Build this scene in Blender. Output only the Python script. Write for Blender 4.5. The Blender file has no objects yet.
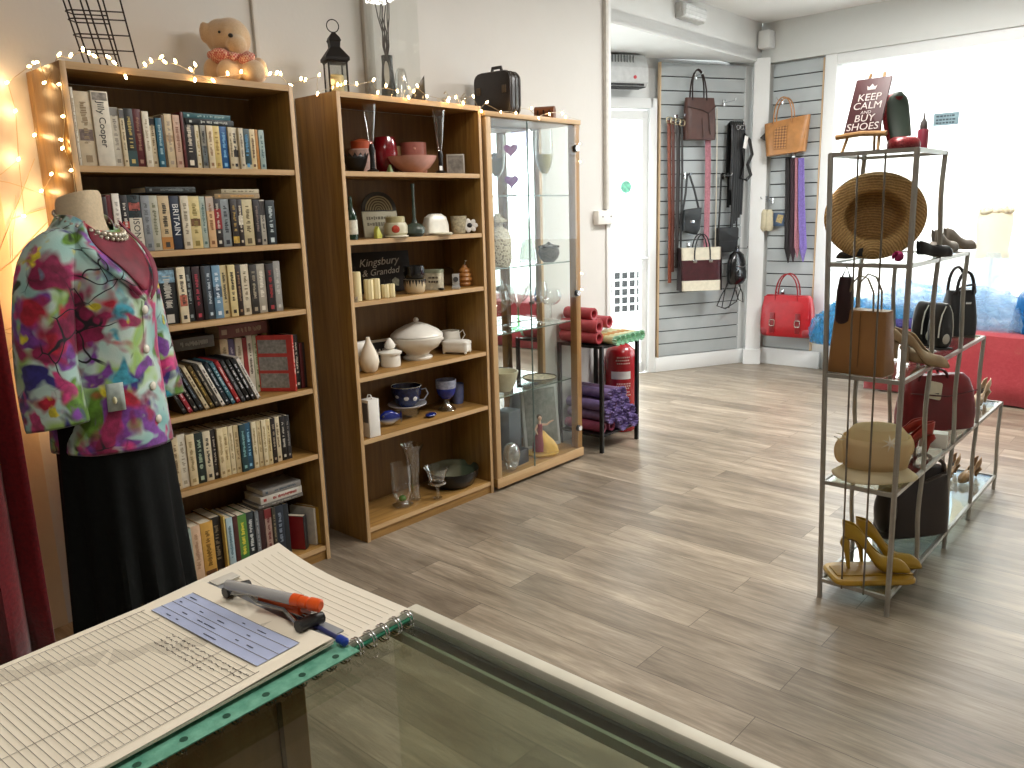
import bpy, bmesh, math, random
from mathutils import Vector, Matrix, Euler
sc = bpy.context.scene
COL = sc.collection
PI = math.pi
rnd = random.Random(7)

# ------------------------------------------------------------------ camera model (one lens, used to measure the room)
F = 800.0
_v1 = Vector((1245-512, 190-384, F)).normalized()
_v2 = -Vector((-405-512, 238-384, F)).normalized()
_v2 = (_v2 - _v1*_v2.dot(_v1)).normalized()
_v3 = _v2.cross(_v1)
R3 = Matrix((_v2, _v1, _v3))            # world = R3 @ camera(x right, y down, z forward)
CAM = Vector((3.075, 0.0, 1.45))
def ray(px, py): return R3 @ Vector(((px-512)/F, (py-384)/F, 1.0))
def onx(px, py, x):
    d = ray(px, py); return CAM + d*((x-CAM.x)/d.x)
def ony(px, py, y):
    d = ray(px, py); return CAM + d*((y-CAM.y)/d.y)
def onz(px, py, z=0.0):
    d = ray(px, py); return CAM + d*((z-CAM.z)/d.z)
def dep(p): return (R3.transposed() @ (Vector(p)-CAM)).z
def pxm(p): return dep(p)/F             # metres per pixel at p
FWD = R3 @ Vector((0, 0, 1))
FACE = math.atan2(-FWD.y, -FWD.x)       # heading that looks back at the camera

# ------------------------------------------------------------------ colour and materials
def lin(h):
    if not isinstance(h, str): return tuple(h)+(1.0,) if len(h) == 3 else tuple(h)
    h = h.lstrip('#'); o = []
    if len(h) == 3: h = ''.join(q*2 for q in h)
    for i in (0, 2, 4):
        c = int(h[i:i+2], 16)/255
        o.append(c/12.92 if c <= .04045 else ((c+.055)/1.055)**2.4)
    return tuple(o)+(1.0,)
MATS = {}
class NT:
    def __init__(s, name):
        s.m = bpy.data.materials.new(name); s.m.use_nodes = True
        s.t = s.m.node_tree; s.t.nodes.clear()
        s.out = s.t.nodes.new('ShaderNodeOutputMaterial')
    def n(s, kind, **kw):
        nd = s.t.nodes.new('ShaderNode'+kind)
        for k, v in kw.items():
            if k in nd.inputs.keys(): 
                if hasattr(v, 'is_output') or isinstance(v, bpy.types.NodeSocket): s.t.links.new(v, nd.inputs[k])
                else: nd.inputs[k].default_value = v
            else: setattr(nd, k, v)
        return nd
    def l(s, a, b): s.t.links.new(a, b)
    def coord(s, scale=(1, 1, 1), rot=(0, 0, 0), loc=(0, 0, 0), kind='Object'):
        tc = s.n('TexCoord'); mp = s.n('Mapping')
        mp.inputs['Scale'].default_value = scale; mp.inputs['Rotation'].default_value = rot; mp.inputs['Location'].default_value = loc
        s.l(tc.outputs[kind], mp.inputs['Vector']); return mp.outputs['Vector']
    def noise(s, vec, scale, detail=3, rough=.5, dist=0):
        nd = s.n('TexNoise'); nd.inputs['Scale'].default_value = scale; nd.inputs['Detail'].default_value = detail
        nd.inputs['Roughness'].default_value = rough; nd.inputs['Distortion'].default_value = dist
        s.l(vec, nd.inputs['Vector']); return nd.outputs['Fac']
    def ramp(s, fac, stops, interp='LINEAR'):
        nd = s.n('ValToRGB'); cr = nd.color_ramp; cr.interpolation = interp
        while len(cr.elements) < len(stops): cr.elements.new(.5)
        for e, (p, c) in zip(cr.elements, stops): e.position = p; e.color = lin(c)
        s.l(fac, nd.inputs['Fac']); return nd.outputs['Color']
    def mix(s, fac, a, b, blend='MIX'):
        nd = s.n('MixRGB'); nd.blend_type = blend
        for k, v in (('Fac', fac), ('Color1', a), ('Color2', b)):
            if isinstance(v, bpy.types.NodeSocket): s.l(v, nd.inputs[k])
            else: nd.inputs[k].default_value = v if k == 'Fac' else lin(v)
        return nd.outputs['Color']
    def bsdf(s, col, rough=.5, metal=0, bump=None, bstr=.2, spec=.5, sheen=0, coat=0, trans=0, bdist=.01, sss=0):
        b = s.n('BsdfPrincipled')
        for k, v in (('Base Color', col), ('Roughness', rough), ('Metallic', metal)):
            if isinstance(v, bpy.types.NodeSocket): s.l(v, b.inputs[k])
            else: b.inputs[k].default_value = lin(v) if k == 'Base Color' else v
        b.inputs['Specular IOR Level'].default_value = spec
        if sheen: b.inputs['Sheen Weight'].default_value = sheen
        if coat: b.inputs['Coat Weight'].default_value = coat; b.inputs['Coat Roughness'].default_value = .1
        if trans: b.inputs['Transmission Weight'].default_value = trans
        if bump is not None:
            bp = s.n('Bump'); bp.inputs['Strength'].default_value = bstr; bp.inputs['Distance'].default_value = bdist
            s.l(bump, bp.inputs['Height']); s.l(bp.outputs['Normal'], b.inputs['Normal'])
        s.l(b.outputs['BSDF'], s.out.inputs['Surface']); return b
def plain(col, rough=.5, metal=0, var=.08, scale=30, bump=0, spec=.5, sheen=0, coat=0):
    """one-colour procedural material with a slight natural variation"""
    key = ('p', str(col), rough, metal, var, scale, bump, spec, sheen, coat)
    if key in MATS: return MATS[key]
    t = NT('material_%d' % len(MATS)); c = lin(col); v = t.coord()
    nz = t.noise(v, scale, 3)
    a = tuple(max(0, x*(1-var)) for x in c[:3]); b = tuple(min(1, x*(1+var)) for x in c[:3])
    t.bsdf(t.ramp(nz, [(.3, a), (.7, b)]), rough, metal, nz if bump else None, bump, spec, sheen, coat)
    MATS[key] = t.m; return t.m
def wood(dark, light, axis='z', rough=.42, scale=1.0, name=None):
    key = ('w', dark, light, axis, rough, scale)
    if key in MATS: return MATS[key]
    t = NT('wood_%d' % len(MATS))
    s = {'x': (1.2, 22, 22), 'y': (22, 1.2, 22), 'z': (22, 22, 1.2)}[axis]
    v = t.coord(tuple(q*scale for q in s))
    nz = t.noise(v, 2.2, 5, .6, .4); n2 = t.noise(v, 14, 3, .6)
    c = t.ramp(nz, [(.3, dark), (.68, light)])
    c = t.mix(.22, c, t.ramp(n2, [(.35, dark), (.6, light)]), 'MULTIPLY')
    t.bsdf(c, rough, 0, n2, .04)
    MATS[key] = t.m; return t.m
def glass(tint=(1, 1, 1), refl=.5, rough=0.0, ior=1.5, base=0.0, rim=5.0):
    """thin pane: lets light straight through, mirrors by the Fresnel law"""
    key = ('g', tint, refl, rough, ior, base, rim)
    if key in MATS: return MATS[key]
    t = NT('glass_%d' % len(MATS))
    tr = t.n('BsdfTransparent'); tr.inputs['Color'].default_value = tint+(1,)
    gl = t.n('BsdfGlossy'); gl.inputs['Roughness'].default_value = rough; gl.inputs['Color'].default_value = (1, 1, 1, 1)
    lw = t.n('LayerWeight'); lw.inputs['Blend'].default_value = .5
    pw = t.n('Math', operation='POWER'); t.l(lw.outputs['Facing'], pw.inputs[0]); pw.inputs[1].default_value = rim
    f0 = ((ior-1)/(ior+1))**2*2*refl
    mul = t.n('Math', operation='MULTIPLY_ADD'); mul.inputs[1].default_value = 1-f0-base; mul.inputs[2].default_value = f0+base; mul.use_clamp = True
    t.l(pw.outputs[0], mul.inputs[0])
    mx = t.n('MixShader'); t.l(mul.outputs[0], mx.inputs['Fac']); t.l(tr.outputs[0], mx.inputs[1]); t.l(gl.outputs[0], mx.inputs[2])
    t.l(mx.outputs[0], t.out.inputs['Surface']); MATS[key] = t.m; return t.m
def glow(col, strength):
    key = ('e', str(col), strength)
    if key in MATS: return MATS[key]
    t = NT('lamp_glow_%d' % len(MATS)); e = t.n('Emission'); e.inputs['Color'].default_value = lin(col); e.inputs['Strength'].default_value = strength
    t.l(e.outputs[0], t.out.inputs['Surface']); MATS[key] = t.m; return t.m
def sheer(col, alpha, rough=.8):
    """gauze: part cloth, part see-through"""
    key = ('s', str(col), alpha)
    if key in MATS: return MATS[key]
    t = NT('gauze_%d' % len(MATS)); v = t.coord(); nz = t.noise(v, 9, 4, .6, .6)
    d = t.n('BsdfDiffuse'); d.inputs['Color'].default_value = lin(col)
    tl = t.n('BsdfTranslucent'); tl.inputs['Color'].default_value = lin(col)
    m0 = t.n('MixShader', Fac=.5); t.l(d.outputs[0], m0.inputs[1]); t.l(tl.outputs[0], m0.inputs[2])
    tr = t.n('BsdfTransparent'); mx = t.n('MixShader')
    mr = t.n('MapRange'); t.l(nz, mr.inputs['Value']); mr.inputs['From Min'].default_value = .3; mr.inputs['From Max'].default_value = .7
    mr.inputs['To Min'].default_value = max(0, alpha-.25); mr.inputs['To Max'].default_value = min(1, alpha+.25)
    t.l(mr.outputs[0], mx.inputs['Fac']); t.l(tr.outputs[0], mx.inputs[1]); t.l(m0.outputs[0], mx.inputs[2])
    t.l(mx.outputs[0], t.out.inputs['Surface']); MATS[key] = t.m; return t.m

# ------------------------------------------------------------------ mesh builder
class MB:
    def __init__(s): s.bm = bmesh.new(); s.mi = 0
    def _mi(s, faces):
        for f in faces: f.material_index = s.mi
        return s
    def m(s, i): s.mi = i; return s
    def box(s, c, d, b=0.0, rz=0.0, M=None, seg=2):
        r = bmesh.ops.create_cube(s.bm, size=1.0); vs = r['verts']
        T = Matrix.Translation(c) @ Matrix.Rotation(rz, 4, 'Z') if M is None else M @ Matrix.Translation(c)
        bmesh.ops.transform(s.bm, matrix=T @ Matrix.Diagonal((d[0], d[1], d[2], 1)), verts=vs)
        fs = list({f for v in vs for f in v.link_faces}); s._mi(fs)
        if b > 0:
            es = list({e for v in vs for e in v.link_edges})
            q = bmesh.ops.bevel(s.bm, geom=es, offset=min(b, min(d)*.45), segments=seg, affect='EDGES', profile=.5)
            s._mi(q['faces'])
        return s
    def loft(s, rings, cap=True, closed=True):
        """rings: list of lists of points with the same count"""
        vr = [[s.bm.verts.new(p) for p in r] for r in rings]; fs = []
        n = len(vr[0])
        for a, b in zip(vr, vr[1:]):
            for i in range(n if closed else n-1):
                j = (i+1) % n
                try: fs.append(s.bm.faces.new((a[i], a[j], b[j], b[i])))
                except ValueError: pass
        if cap and closed:
            for r in (list(reversed(vr[0])), vr[-1]):
                try: fs.append(s.bm.faces.new(r))
                except ValueError: pass
        return s._mi(fs)
    def lathe(s, prof, n=24, c=(0, 0, 0), M=None, ell=1.0, cap=False):
        c = Vector(c); rings = []
        for r, z in prof:
            ring = [Vector((r*math.cos(2*PI*i/n), r*ell*math.sin(2*PI*i/n), z)) for i in range(n)]
            rings.append([(M @ p if M is not None else p)+c for p in ring])
        return s.loft(rings, cap=cap)
    def cyl(s, p0, p1, r0, r1=None, n=12, cap=True):
        return s.tube([p0, p1], r0 if r1 is None else [r0, r1], n, cap)
    def tube(s, pts, r, n=8, cap=True, closed=False, flat=1.0, up=None):
        pts = [Vector(p) for p in pts]; k = len(pts)
        rr = [r]*k if not isinstance(r, (list, tuple)) else r
        tang = []
        for i in range(k):
            a = pts[i-1] if (i > 0 or closed) else pts[i]; b = pts[(i+1) % k] if (i < k-1 or closed) else pts[i]
            t = (b-a); tang.append(t.normalized() if t.length > 1e-9 else Vector((0, 0, 1)))
        u = Vector(up) if up is not None else (Vector((0, 0, 1)) if abs(tang[0].z) < .9 else Vector((1, 0, 0)))
        rings = []
        for i in range(k):
            t = tang[i]; u = (Vector(up) if up is not None else u); u = (u-t*u.dot(t))
            if u.length < 1e-6: u = t.orthogonal()
            u.normalize(); w = t.cross(u)
            rings.append([pts[i]+u*(rr[i]*math.cos(2*PI*j/n))+w*(rr[i]*flat*math.sin(2*PI*j/n)) for j in range(n)])
        if closed: rings.append(rings[0]); return s.loft(rings, cap=False)
        return s.loft(rings, cap=cap)
    def ball(s, c, r, M=None, nu=16, nv=10):
        r = (r, r, r) if not isinstance(r, (list, tuple)) else r
        q = bmesh.ops.create_uvsphere(s.bm, u_segments=nu, v_segments=nv, radius=1.0)
        T = Matrix.Translation(c) @ (M.to_4x4() if M is not None else Matrix.Identity(4)) @ Matrix.Diagonal((r[0], r[1], r[2], 1))
        bmesh.ops.transform(s.bm, matrix=T, verts=q['verts'])
        return s._mi({f for v in q['verts'] for f in v.link_faces})
    def prism(s, pts, th, M=None, b=0.0):
        """closed outline in local XY, thickness along local Z (centred), placed by M"""
        M = M or Matrix.Identity(4)
        A = [s.bm.verts.new(M @ Vector((p[0], p[1], -th/2))) for p in pts]
        B = [s.bm.verts.new(M @ Vector((p[0], p[1], th/2))) for p in pts]
        fs = [s.bm.faces.new(list(reversed(A))), s.bm.faces.new(B)]
        n = len(pts)
        for i in range(n): fs.append(s.bm.faces.new((A[i], A[(i+1) % n], B[(i+1) % n], B[i])))
        s._mi(fs)
        if b > 0:
            es = [e for e in fs[0].edges]+[e for e in fs[1].edges]
            q = bmesh.ops.bevel(s.bm, geom=es, offset=b, segments=2, affect='EDGES', profile=.5); s._mi(q['faces'])
        return s
    def grid(s, P, closed=False):
        """open sheet from a 2-D array of points"""
        return s.loft(P, cap=False, closed=closed)
    def build(s, name, mat, parent=None, loc=None, rz=None, smooth=True, angle=38, kind=None, recalc=True):
        if recalc: bmesh.ops.recalc_face_normals(s.bm, faces=s.bm.faces[:])
        me = bpy.data.meshes.new(name); s.bm.to_mesh(me); s.bm.free()
        for mm in (mat if isinstance(mat, (list, tuple)) else [mat]): me.materials.append(mm)
        if smooth:
            me.polygons.foreach_set('use_smooth', [True]*len(me.polygons)); me.set_sharp_from_angle(angle=math.radians(angle))
        o = bpy.data.objects.new(name, me); COL.objects.link(o)
        if parent is not None: o.parent = parent
        if loc is not None: o.location = loc
        if rz is not None: o.rotation_euler = (0, 0, rz)
        if kind: o['kind'] = kind
        return o
def tag(o, label, cat, group=None):
    o['label'] = label; o['category'] = cat
    if group: o['group'] = group
    return o
def thing(name, label, cat, loc=(0, 0, 0), rz=0.0, group=None, tilt=None):
    o = bpy.data.objects.new(name, None); COL.objects.link(o); o.location = loc
    o.rotation_euler = tilt if tilt is not None else (0, 0, rz); o.empty_display_size = .05
    return tag(o, label, cat, group)
def mod(o, kind, **kw):
    m = o.modifiers.new(kind.lower(), kind)
    for k, v in kw.items(): setattr(m, k, v)
    return o
def copy_tree(o, parent=None):
    c = o.copy(); COL.objects.link(c)
    if parent is not None: c.parent = parent
    for ch in [q for q in bpy.data.objects if q.parent == o]: copy_tree(ch, c)
    return c
def text_obj(body, size, mat, name='lettering', parent=None, M=None, extrude=.0006, align='CENTER', shear=0, spacing=1.0):
    """lettering as one mesh; local X = reading direction, local Y = up, local Z = out of the surface"""
    cu = bpy.data.curves.new('lettering', 'FONT'); cu.body = body; cu.size = size; cu.extrude = extrude
    cu.align_x = align; cu.align_y = 'CENTER'; cu.shear = shear; cu.resolution_u = 3; cu.space_character = spacing
    tmp = bpy.data.objects.new('tmp', cu); COL.objects.link(tmp)
    dg = bpy.context.evaluated_depsgraph_get(); me = bpy.data.meshes.new_from_object(tmp.evaluated_get(dg))
    bpy.data.objects.remove(tmp); bpy.data.curves.remove(cu)
    me.materials.clear(); me.materials.append(mat)
    if M is not None: me.transform(M)
    o = bpy.data.objects.new(name, me); COL.objects.link(o)
    if parent is not None: o.parent = parent
    return o
def arc(c, r, a0, a1, n=10, plane='xz', ry=None):
    ry = ry or r; o = []
    for i in range(n+1):
        a = a0+(a1-a0)*i/n; u, v = r*math.cos(a), ry*math.sin(a)
        o.append(Vector(c)+(Vector((u, 0, v)) if plane == 'xz' else Vector((0, u, v)) if plane == 'yz' else Vector((u, v, 0))))
    return o
def rrect(w, h, r, n=4):
    o = []
    for cx, cy, a in ((w/2-r, h/2-r, 0), (-w/2+r, h/2-r, PI/2), (-w/2+r, -h/2+r, PI), (w/2-r, -h/2+r, 1.5*PI)):
        for i in range(n+1): o.append((cx+r*math.cos(a+PI/2*i/n), cy+r*math.sin(a+PI/2*i/n)))
    return o
def superell(a, b, n=24, e=2.5):
    o = []
    for i in range(n):
        t = 2*PI*i/n; c, s_ = math.cos(t), math.sin(t)
        o.append((a*math.copysign(abs(c)**(2/e), c), b*math.copysign(abs(s_)**(2/e), s_)))
    return o
def frame(o, x, y, z=None):
    """matrix whose columns are x, y, z (= x cross y) at origin o"""
    x = Vector(x).normalized(); y = Vector(y).normalized(); z = x.cross(y) if z is None else Vector(z)
    return Matrix(((x.x, y.x, z.x, o[0]), (x.y, y.y, z.y, o[1]), (x.z, y.z, z.z, o[2]), (0, 0, 0, 1)))
YZ = frame((0, 0, 0), (0, 1, 0), (0, 0, 1))      # local XY outline -> YZ plane, facing +X
XZ = frame((0, 0, 0), (1, 0, 0), (0, 0, 1))      # local XY outline -> XZ plane, facing -Y
# ================================================================== THE SETTING
CEIL = 2.97
def st(o): o['kind'] = 'structure'; return o
def wallmat(name, col, rough=.75):
    t = NT(name); v = t.coord(); nz = t.noise(v, 3, 4, .6); n2 = t.noise(v, 60, 3)
    c = lin(col); t.bsdf(t.ramp(nz, [(.3, tuple(x*.96 for x in c[:3])), (.7, c)]), rough, 0, n2, .05); return t.m
M_WALL = wallmat('painted_wall', '#d8d6d1'); M_WHITE = wallmat('white_paint', '#e9ebea', .55); M_CEIL = wallmat('ceiling_paint', '#efefec', .85)
M_FASC = wallmat('grey_white_paint', '#d5d7d4', .7)
def floor_mat():
    t = NT('vinyl_planks'); v = t.coord()
    sp = t.n('SeparateXYZ'); t.l(v, sp.inputs[0])
    br = t.n('TexBrick'); t.l(v, br.inputs['Vector'])
    br.offset = .37; br.offset_frequency = 2; br.squash = 1
    for k, q in (('Scale', 1.0), ('Mortar Size', .0012), ('Mortar Smooth', .2), ('Bias', 0.0), ('Brick Width', 1.1), ('Row Height', .165)): br.inputs[k].default_value = q
    br.inputs['Color1'].default_value = (0, 0, 0, 1); br.inputs['Color2'].default_value = (1, 1, 1, 1); br.inputs['Mortar'].default_value = (.5, .5, .5, 1)
    rv = t.n('VectorMath', operation='MULTIPLY_ADD'); t.l(br.outputs['Color'], rv.inputs[0]); rv.inputs[1].default_value = (7.3, 3.1, 0); t.l(v, rv.inputs[2])
    mp = t.n('Mapping'); mp.inputs['Scale'].default_value = (1.3, 9, 1); t.l(rv.outputs[0], mp.inputs['Vector'])
    g1 = t.noise(mp.outputs[0], 1.6, 6, .65, .35)
    mp2 = t.n('Mapping'); mp2.inputs['Scale'].default_value = (4, 45, 1); t.l(rv.outputs[0], mp2.inputs['Vector'])
    g2 = t.noise(mp2.outputs[0], 2.0, 4, .6)
    c = t.ramp(g1, [(.27, '#6f685e'), (.43, '#877f74'), (.57, '#9a9287'), (.74, '#b2aa9f')])
    c = t.mix(.4, c, t.ramp(g2, [(.3, '#70665a'), (.7, '#ffffff')]), 'MULTIPLY')
    tone = t.ramp(br.outputs['Color'], [(0, '#b8b0a6'), (.5, '#d4cdc3'), (1, '#efe8de')])
    c = t.mix(.85, c, tone, 'MULTIPLY')
    c = t.mix(br.outputs['Fac'], c, '#463e35')
    c = t.mix(1.0, c, (1.65, 1.62, 1.56, 1), 'MULTIPLY')
    rr = t.n('MapRange'); t.l(g2, rr.inputs['Value']); rr.inputs['To Min'].default_value = .26; rr.inputs['To Max'].default_value = .40
    t.bsdf(c, rr.outputs[0], 0, g2, .05, .45); return t.m
M_FLOOR = floor_mat()
TD = Vector((.45131, .89237, 0)); ND = Vector((.89237, -.45131, 0)); AD = Vector((-.69, 6.10, 0))   # the angled entrance wall
def dg(s, off=0, z=0): return AD+TD*s+ND*off+Vector((0, 0, z))
MD = Matrix(((TD.x, ND.x, 0, AD.x), (TD.y, ND.y, 0, AD.y), (0, 0, 1, 0), (0, 0, 0, 1)))          # local (s, off, z)
def ondiag(px, py, off=0.0):
    d = ray(px, py); k = ((AD-CAM).dot(ND)+off)/d.dot(ND); return CAM+d*k
def poly(pts, z, th, name, mat):
    mb = MB(); mb.prism(pts, th, Matrix.Translation((0, 0, z))); return st(mb.build(name, mat, smooth=False))
e_ = dg(-1.25)
poly([(-.2, -2.5), (6.2, -2.5), (6.2, 7.1), (-.25, 7.1), (e_.x, e_.y), (e_.x, 4.3), (-.2, 4.3)], -.02, .04, 'floor', M_FLOOR)
poly([(-.2, -2.5), (6.2, -2.5), (6.2, 7.1), (-.2, 7.1)], CEIL+.03, .06, 'ceiling', M_CEIL)
st(MB().box((-.1, .95, CEIL/2), (.2, 6.9, CEIL)).build('wall_left', M_WALL, smooth=False))
st(MB().box((-.75, 4.3, 1.4), (1.1, .2, 2.8)).build('wall_porch', M_WHITE, smooth=False))
st(MB().box((6.3, 2.3, CEIL/2), (.2, 9.8, CEIL)).build('wall_right', M_WALL, smooth=False))
st(MB().box((3.0, -2.6, CEIL/2), (6.6, .2, CEIL)).build('wall_back', M_WALL, smooth=False))
# beam over the entrance recess, its soffit, and the angled wall
st(MB().box((-.3, 5.68, 2.812), (.2, 2.6, .316)).build('beam_porch', M_WHITE, smooth=False))
poly([(-.2, 4.38), (-.2, 7.05), (-.25, 7.05), (e_.x-.1, e_.y), (e_.x-.1, 4.38)], 2.708, .08, 'ceiling_porch', M_WHITE)
mb = MB()
mb.box((.5, -.11, 1.34), (1.1, .1, 2.68), M=MD); mb.box((-.6, -.11, 2.51), (1.3, .1, .34), M=MD)
st(mb.build('wall_diagonal', M_WHITE, smooth=False))
def slatwall(name, u0, u1, M, zs, mat):
    mb = MB(); zz = zs
    for a, b in zip(zz, zz[1:]):
        mb.box(((u0+u1)/2, -.012, (a+b)/2), (u1-u0, .018, (b-a)-.009), M=M, b=.002)
    mb.m(1).box(((u0+u1)/2, -.03, (zz[0]+zz[-1])/2), (u1-u0, .018, zz[-1]-zz[0]), M=M)
    return st(mb.build(name, mat, smooth=False))
t_ = NT('slat_grey'); v_ = t_.coord(); t_.bsdf(t_.ramp(t_.noise(v_, 5, 3), [(.3, '#a9b0b2'), (.7, '#b4babb')]), .38); M_SLAT = t_.m
M_GROOVE = plain('#3a3f42', .7)
zs_d = [.135+.1135*i for i in range(23)]
slatwall('wall_slats_diagonal', .03, .885, MD, zs_d, [M_SLAT, M_GROOVE])
st(MB().box((.022, -.01, 1.38), (.012, .042, 2.5), M=MD, b=.002).build('trim_1', wood('#c4a886', '#dcc6a6')))
st(MB().box((.47, -.005, .066), (.95, .03, .132), M=MD, b=.004).build('baseboard_diagonal', M_WHITE))
MW = Matrix(((1, 0, 0, 0), (0, -1, 0, 7.02), (0, 0, 1, 0), (0, 0, 0, 1)))
slatwall('wall_slats_window', -.10, .335, MW, [.155+.1125*i for i in range(23)], [M_SLAT, M_GROOVE])
st(MB().box((.342, -.01, 1.39), (.012, .04, 2.47), M=MW, b=.002).build('trim_2', wood('#c4a886', '#dcc6a6')))
st(MB().box((.15, .0, .075), (.56, .03, .15), M=MW, b=.004).build('baseboard_window', M_WHITE))
st(MB().box((-.19, 6.985, 1.34), (.13, .13, 2.68), rz=.5).box((-.19, 6.97, .07), (.155, .155, .14), rz=.5, b=.004).build('pillar_corner', M_WHITE, smooth=False))
st(MB().box((-.13, 6.93, 2.82), (.1, .12, .14), b=.004).build('trim_3', M_WHITE))
# window wall
WX0, WX1 = .43, 4.35
mb = MB(); mb.box((.09, 7.13, CEIL/2), (.68, .16, CEIL)); mb.box(((WX0+WX1)/2, 7.13, .2), (WX1-WX0, .16, .4)); mb.box(((WX1+6.3)/2, 7.13, CEIL/2), (6.3-WX1, .16, CEIL))
st(mb.build('wall_front', M_FASC, smooth=False))
st(MB().box((3.0, 7.13, 2.81), (6.6, .28, .34)).build('wall_fascia', M_FASC, smooth=False))
wf = MB()
wf.box((WX0-.03, 7.07, 1.5), (.1, .12, 2.3), b=.006); wf.box((WX1, 7.07, 1.5), (.08, .1, 2.2), b=.006)
wf.box(((WX0+WX1)/2, 7.08, 2.60), (WX1-WX0, .12, .09), b=.006); wf.box(((WX0+WX1)/2, 7.08, .42), (WX1-WX0, .1, .06), b=.006)
wf.box((2.75, 7.09, 1.5), (.06, .07, 2.2), b=.006)
win = st(wf.build('window_1', M_WHITE))
MB().box(((WX0+WX1)/2, 7.09, 1.51), (WX1-WX0-.06, .006, 2.12)).build('window_glass', glass((.97, .99, .99), .8), win, smooth=False)
# glazed entrance door in the angled wall
df = MB(); df.box((-.035, -.06, 1.17), (.07, .12, 2.34), M=MD, b=.006); df.box((-1.0, -.06, 1.17), (.07, .12, 2.34), M=MD, b=.006); df.box((-.52, -.06, 2.30), (.97, .12, .08), M=MD, b=.006)
door = st(df.build('door_1', M_WHITE))
dl = MB(); dl.box((-.098, -.06, 1.13), (.055, .05, 2.22), M=MD, b=.004); dl.box((-.94, -.06, 1.13), (.055, .05, 2.22), M=MD, b=.004)
dl.box((-.52, -.06, 2.21), (.85, .05, .07), M=MD, b=.004); dl.box((-.52, -.06, .05), (.85, .05, .09), M=MD, b=.004)
dl.build('door_leaf', M_WHITE, door)
MB().box((-.52, -.06, 1.13), (.8, .006, 2.16), M=MD).build('door_glass', glass((.98, 1, .99), .8), door, smooth=False)
hb = MB(); hb.cyl(MD @ Vector((-.1, -.03, 1.02)), MD @ Vector((-.1, .03, 1.02)), .012).tube([MD @ Vector((-.1, .03, 1.02)), MD @ Vector((-.2, .035, 1.02))], .01); hb.box((-.1, -.03, 1.0), (.03, .01, .16), M=MD, b=.004)
hb.build('door_handle', plain('#e2e4e4', .35), door)
st(MB().box((-.52, -.08, 2.225), (.012, .012, .012), M=MD).build('trim_4', M_WHITE))
# corner trim and pipe lines of the left wall
st(MB().box((.006, 4.385, CEIL/2), (.012, .05, CEIL), b=.003).build('trim_5', M_WHITE))
y_ = onx(256, 30, .01).y
st(MB().box((.008, y_, 2.46), (.016, .022, .9), b=.004).build('trim_6', M_WALL))
y0_, y1_ = onx(362, 40, .0).y, onx(371, 40, .0).y
st(MB().box((.012, (y0_+y1_)/2, 2.47), (.024, (y1_-y0_), 1.0), b=.004).build('trim_7', wallmat('grey_board', '#c2beb6')))  # upright band in a darker grey than the wall paint
st(MB().box((.01, -1.1, .06), (.02, 2.6, .12), b=.004).build('baseboard_left', M_WHITE))
# outside: pavement, road and the white houses opposite
M_PAVE = plain('#c9c7c2', .9, scale=4)
st(MB().box((-1, 13, -.08), (60, 40, .1)).build('ground', M_PAVE, smooth=False))
# ================================================================== BOOKCASES AND BOOKS
BEECH = wood('#80602e', '#ad884a', 'z', .34); BEECH_Y = wood('#886634', '#b48c50', 'y'); EDGE = wood('#bf9d70', '#d6b78c', 'y'); EDGE_Z = wood('#bf9d70', '#d6b78c', 'z')
BACKP = wood('#725028', '#8b6634', 'z', .6)
SH1 = [1.632, 1.350, 1.088, .758, .476]; SHB = .064
def bookcase(y0, y1, top, label, zs):
    t = thing('bookcase', label, 'bookcase', (0, (y0+y1)/2, 0)); w_ = y1-y0; h = w_/2
    for s in (-1, 1):
        mb = MB().box((.155, s*(h-.009), top/2), (.288, .018, top), b=.001); mb.m(1).box((.300, s*(h-.009), top/2), (.003, .018, top), b=.0005)
        mb.build('side_panel', [BEECH, EDGE_Z], t)
    MB().box((.155, 0, top-.011), (.288, w_-.037, .022), b=.001).m(1).box((.300, 0, top-.011), (.003, w_-.037, .022)).build('top_panel', [BEECH_Y, EDGE], t)
    MB().box((.013, 0, top/2), (.005, w_-.037, top-.05)).build('back_panel', BACKP, t)
    for z in zs+[SHB]:
        MB().box((.157, 0, z-.010), (.276, w_-.038, .020), b=.001).m(1).box((.2965, 0, z-.010), (.003, w_-.038, .020)).build('shelf', [BEECH_Y, EDGE], t)
    MB().box((.285, 0, .021), (.012, w_-.038, .042)).build('plinth', BEECH_Y, t)
    return t
B1 = (1.035, 1.867); B2 = (2.070, 2.908); TOP = 1.945
bookcase(*B1, TOP, 'tall beech bookcase packed with paperbacks, behind the dressed mannequin', SH1)
bookcase(*B2, TOP, 'tall beech bookcase displaying china and glass, beside the glass cabinet', SH1)

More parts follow.
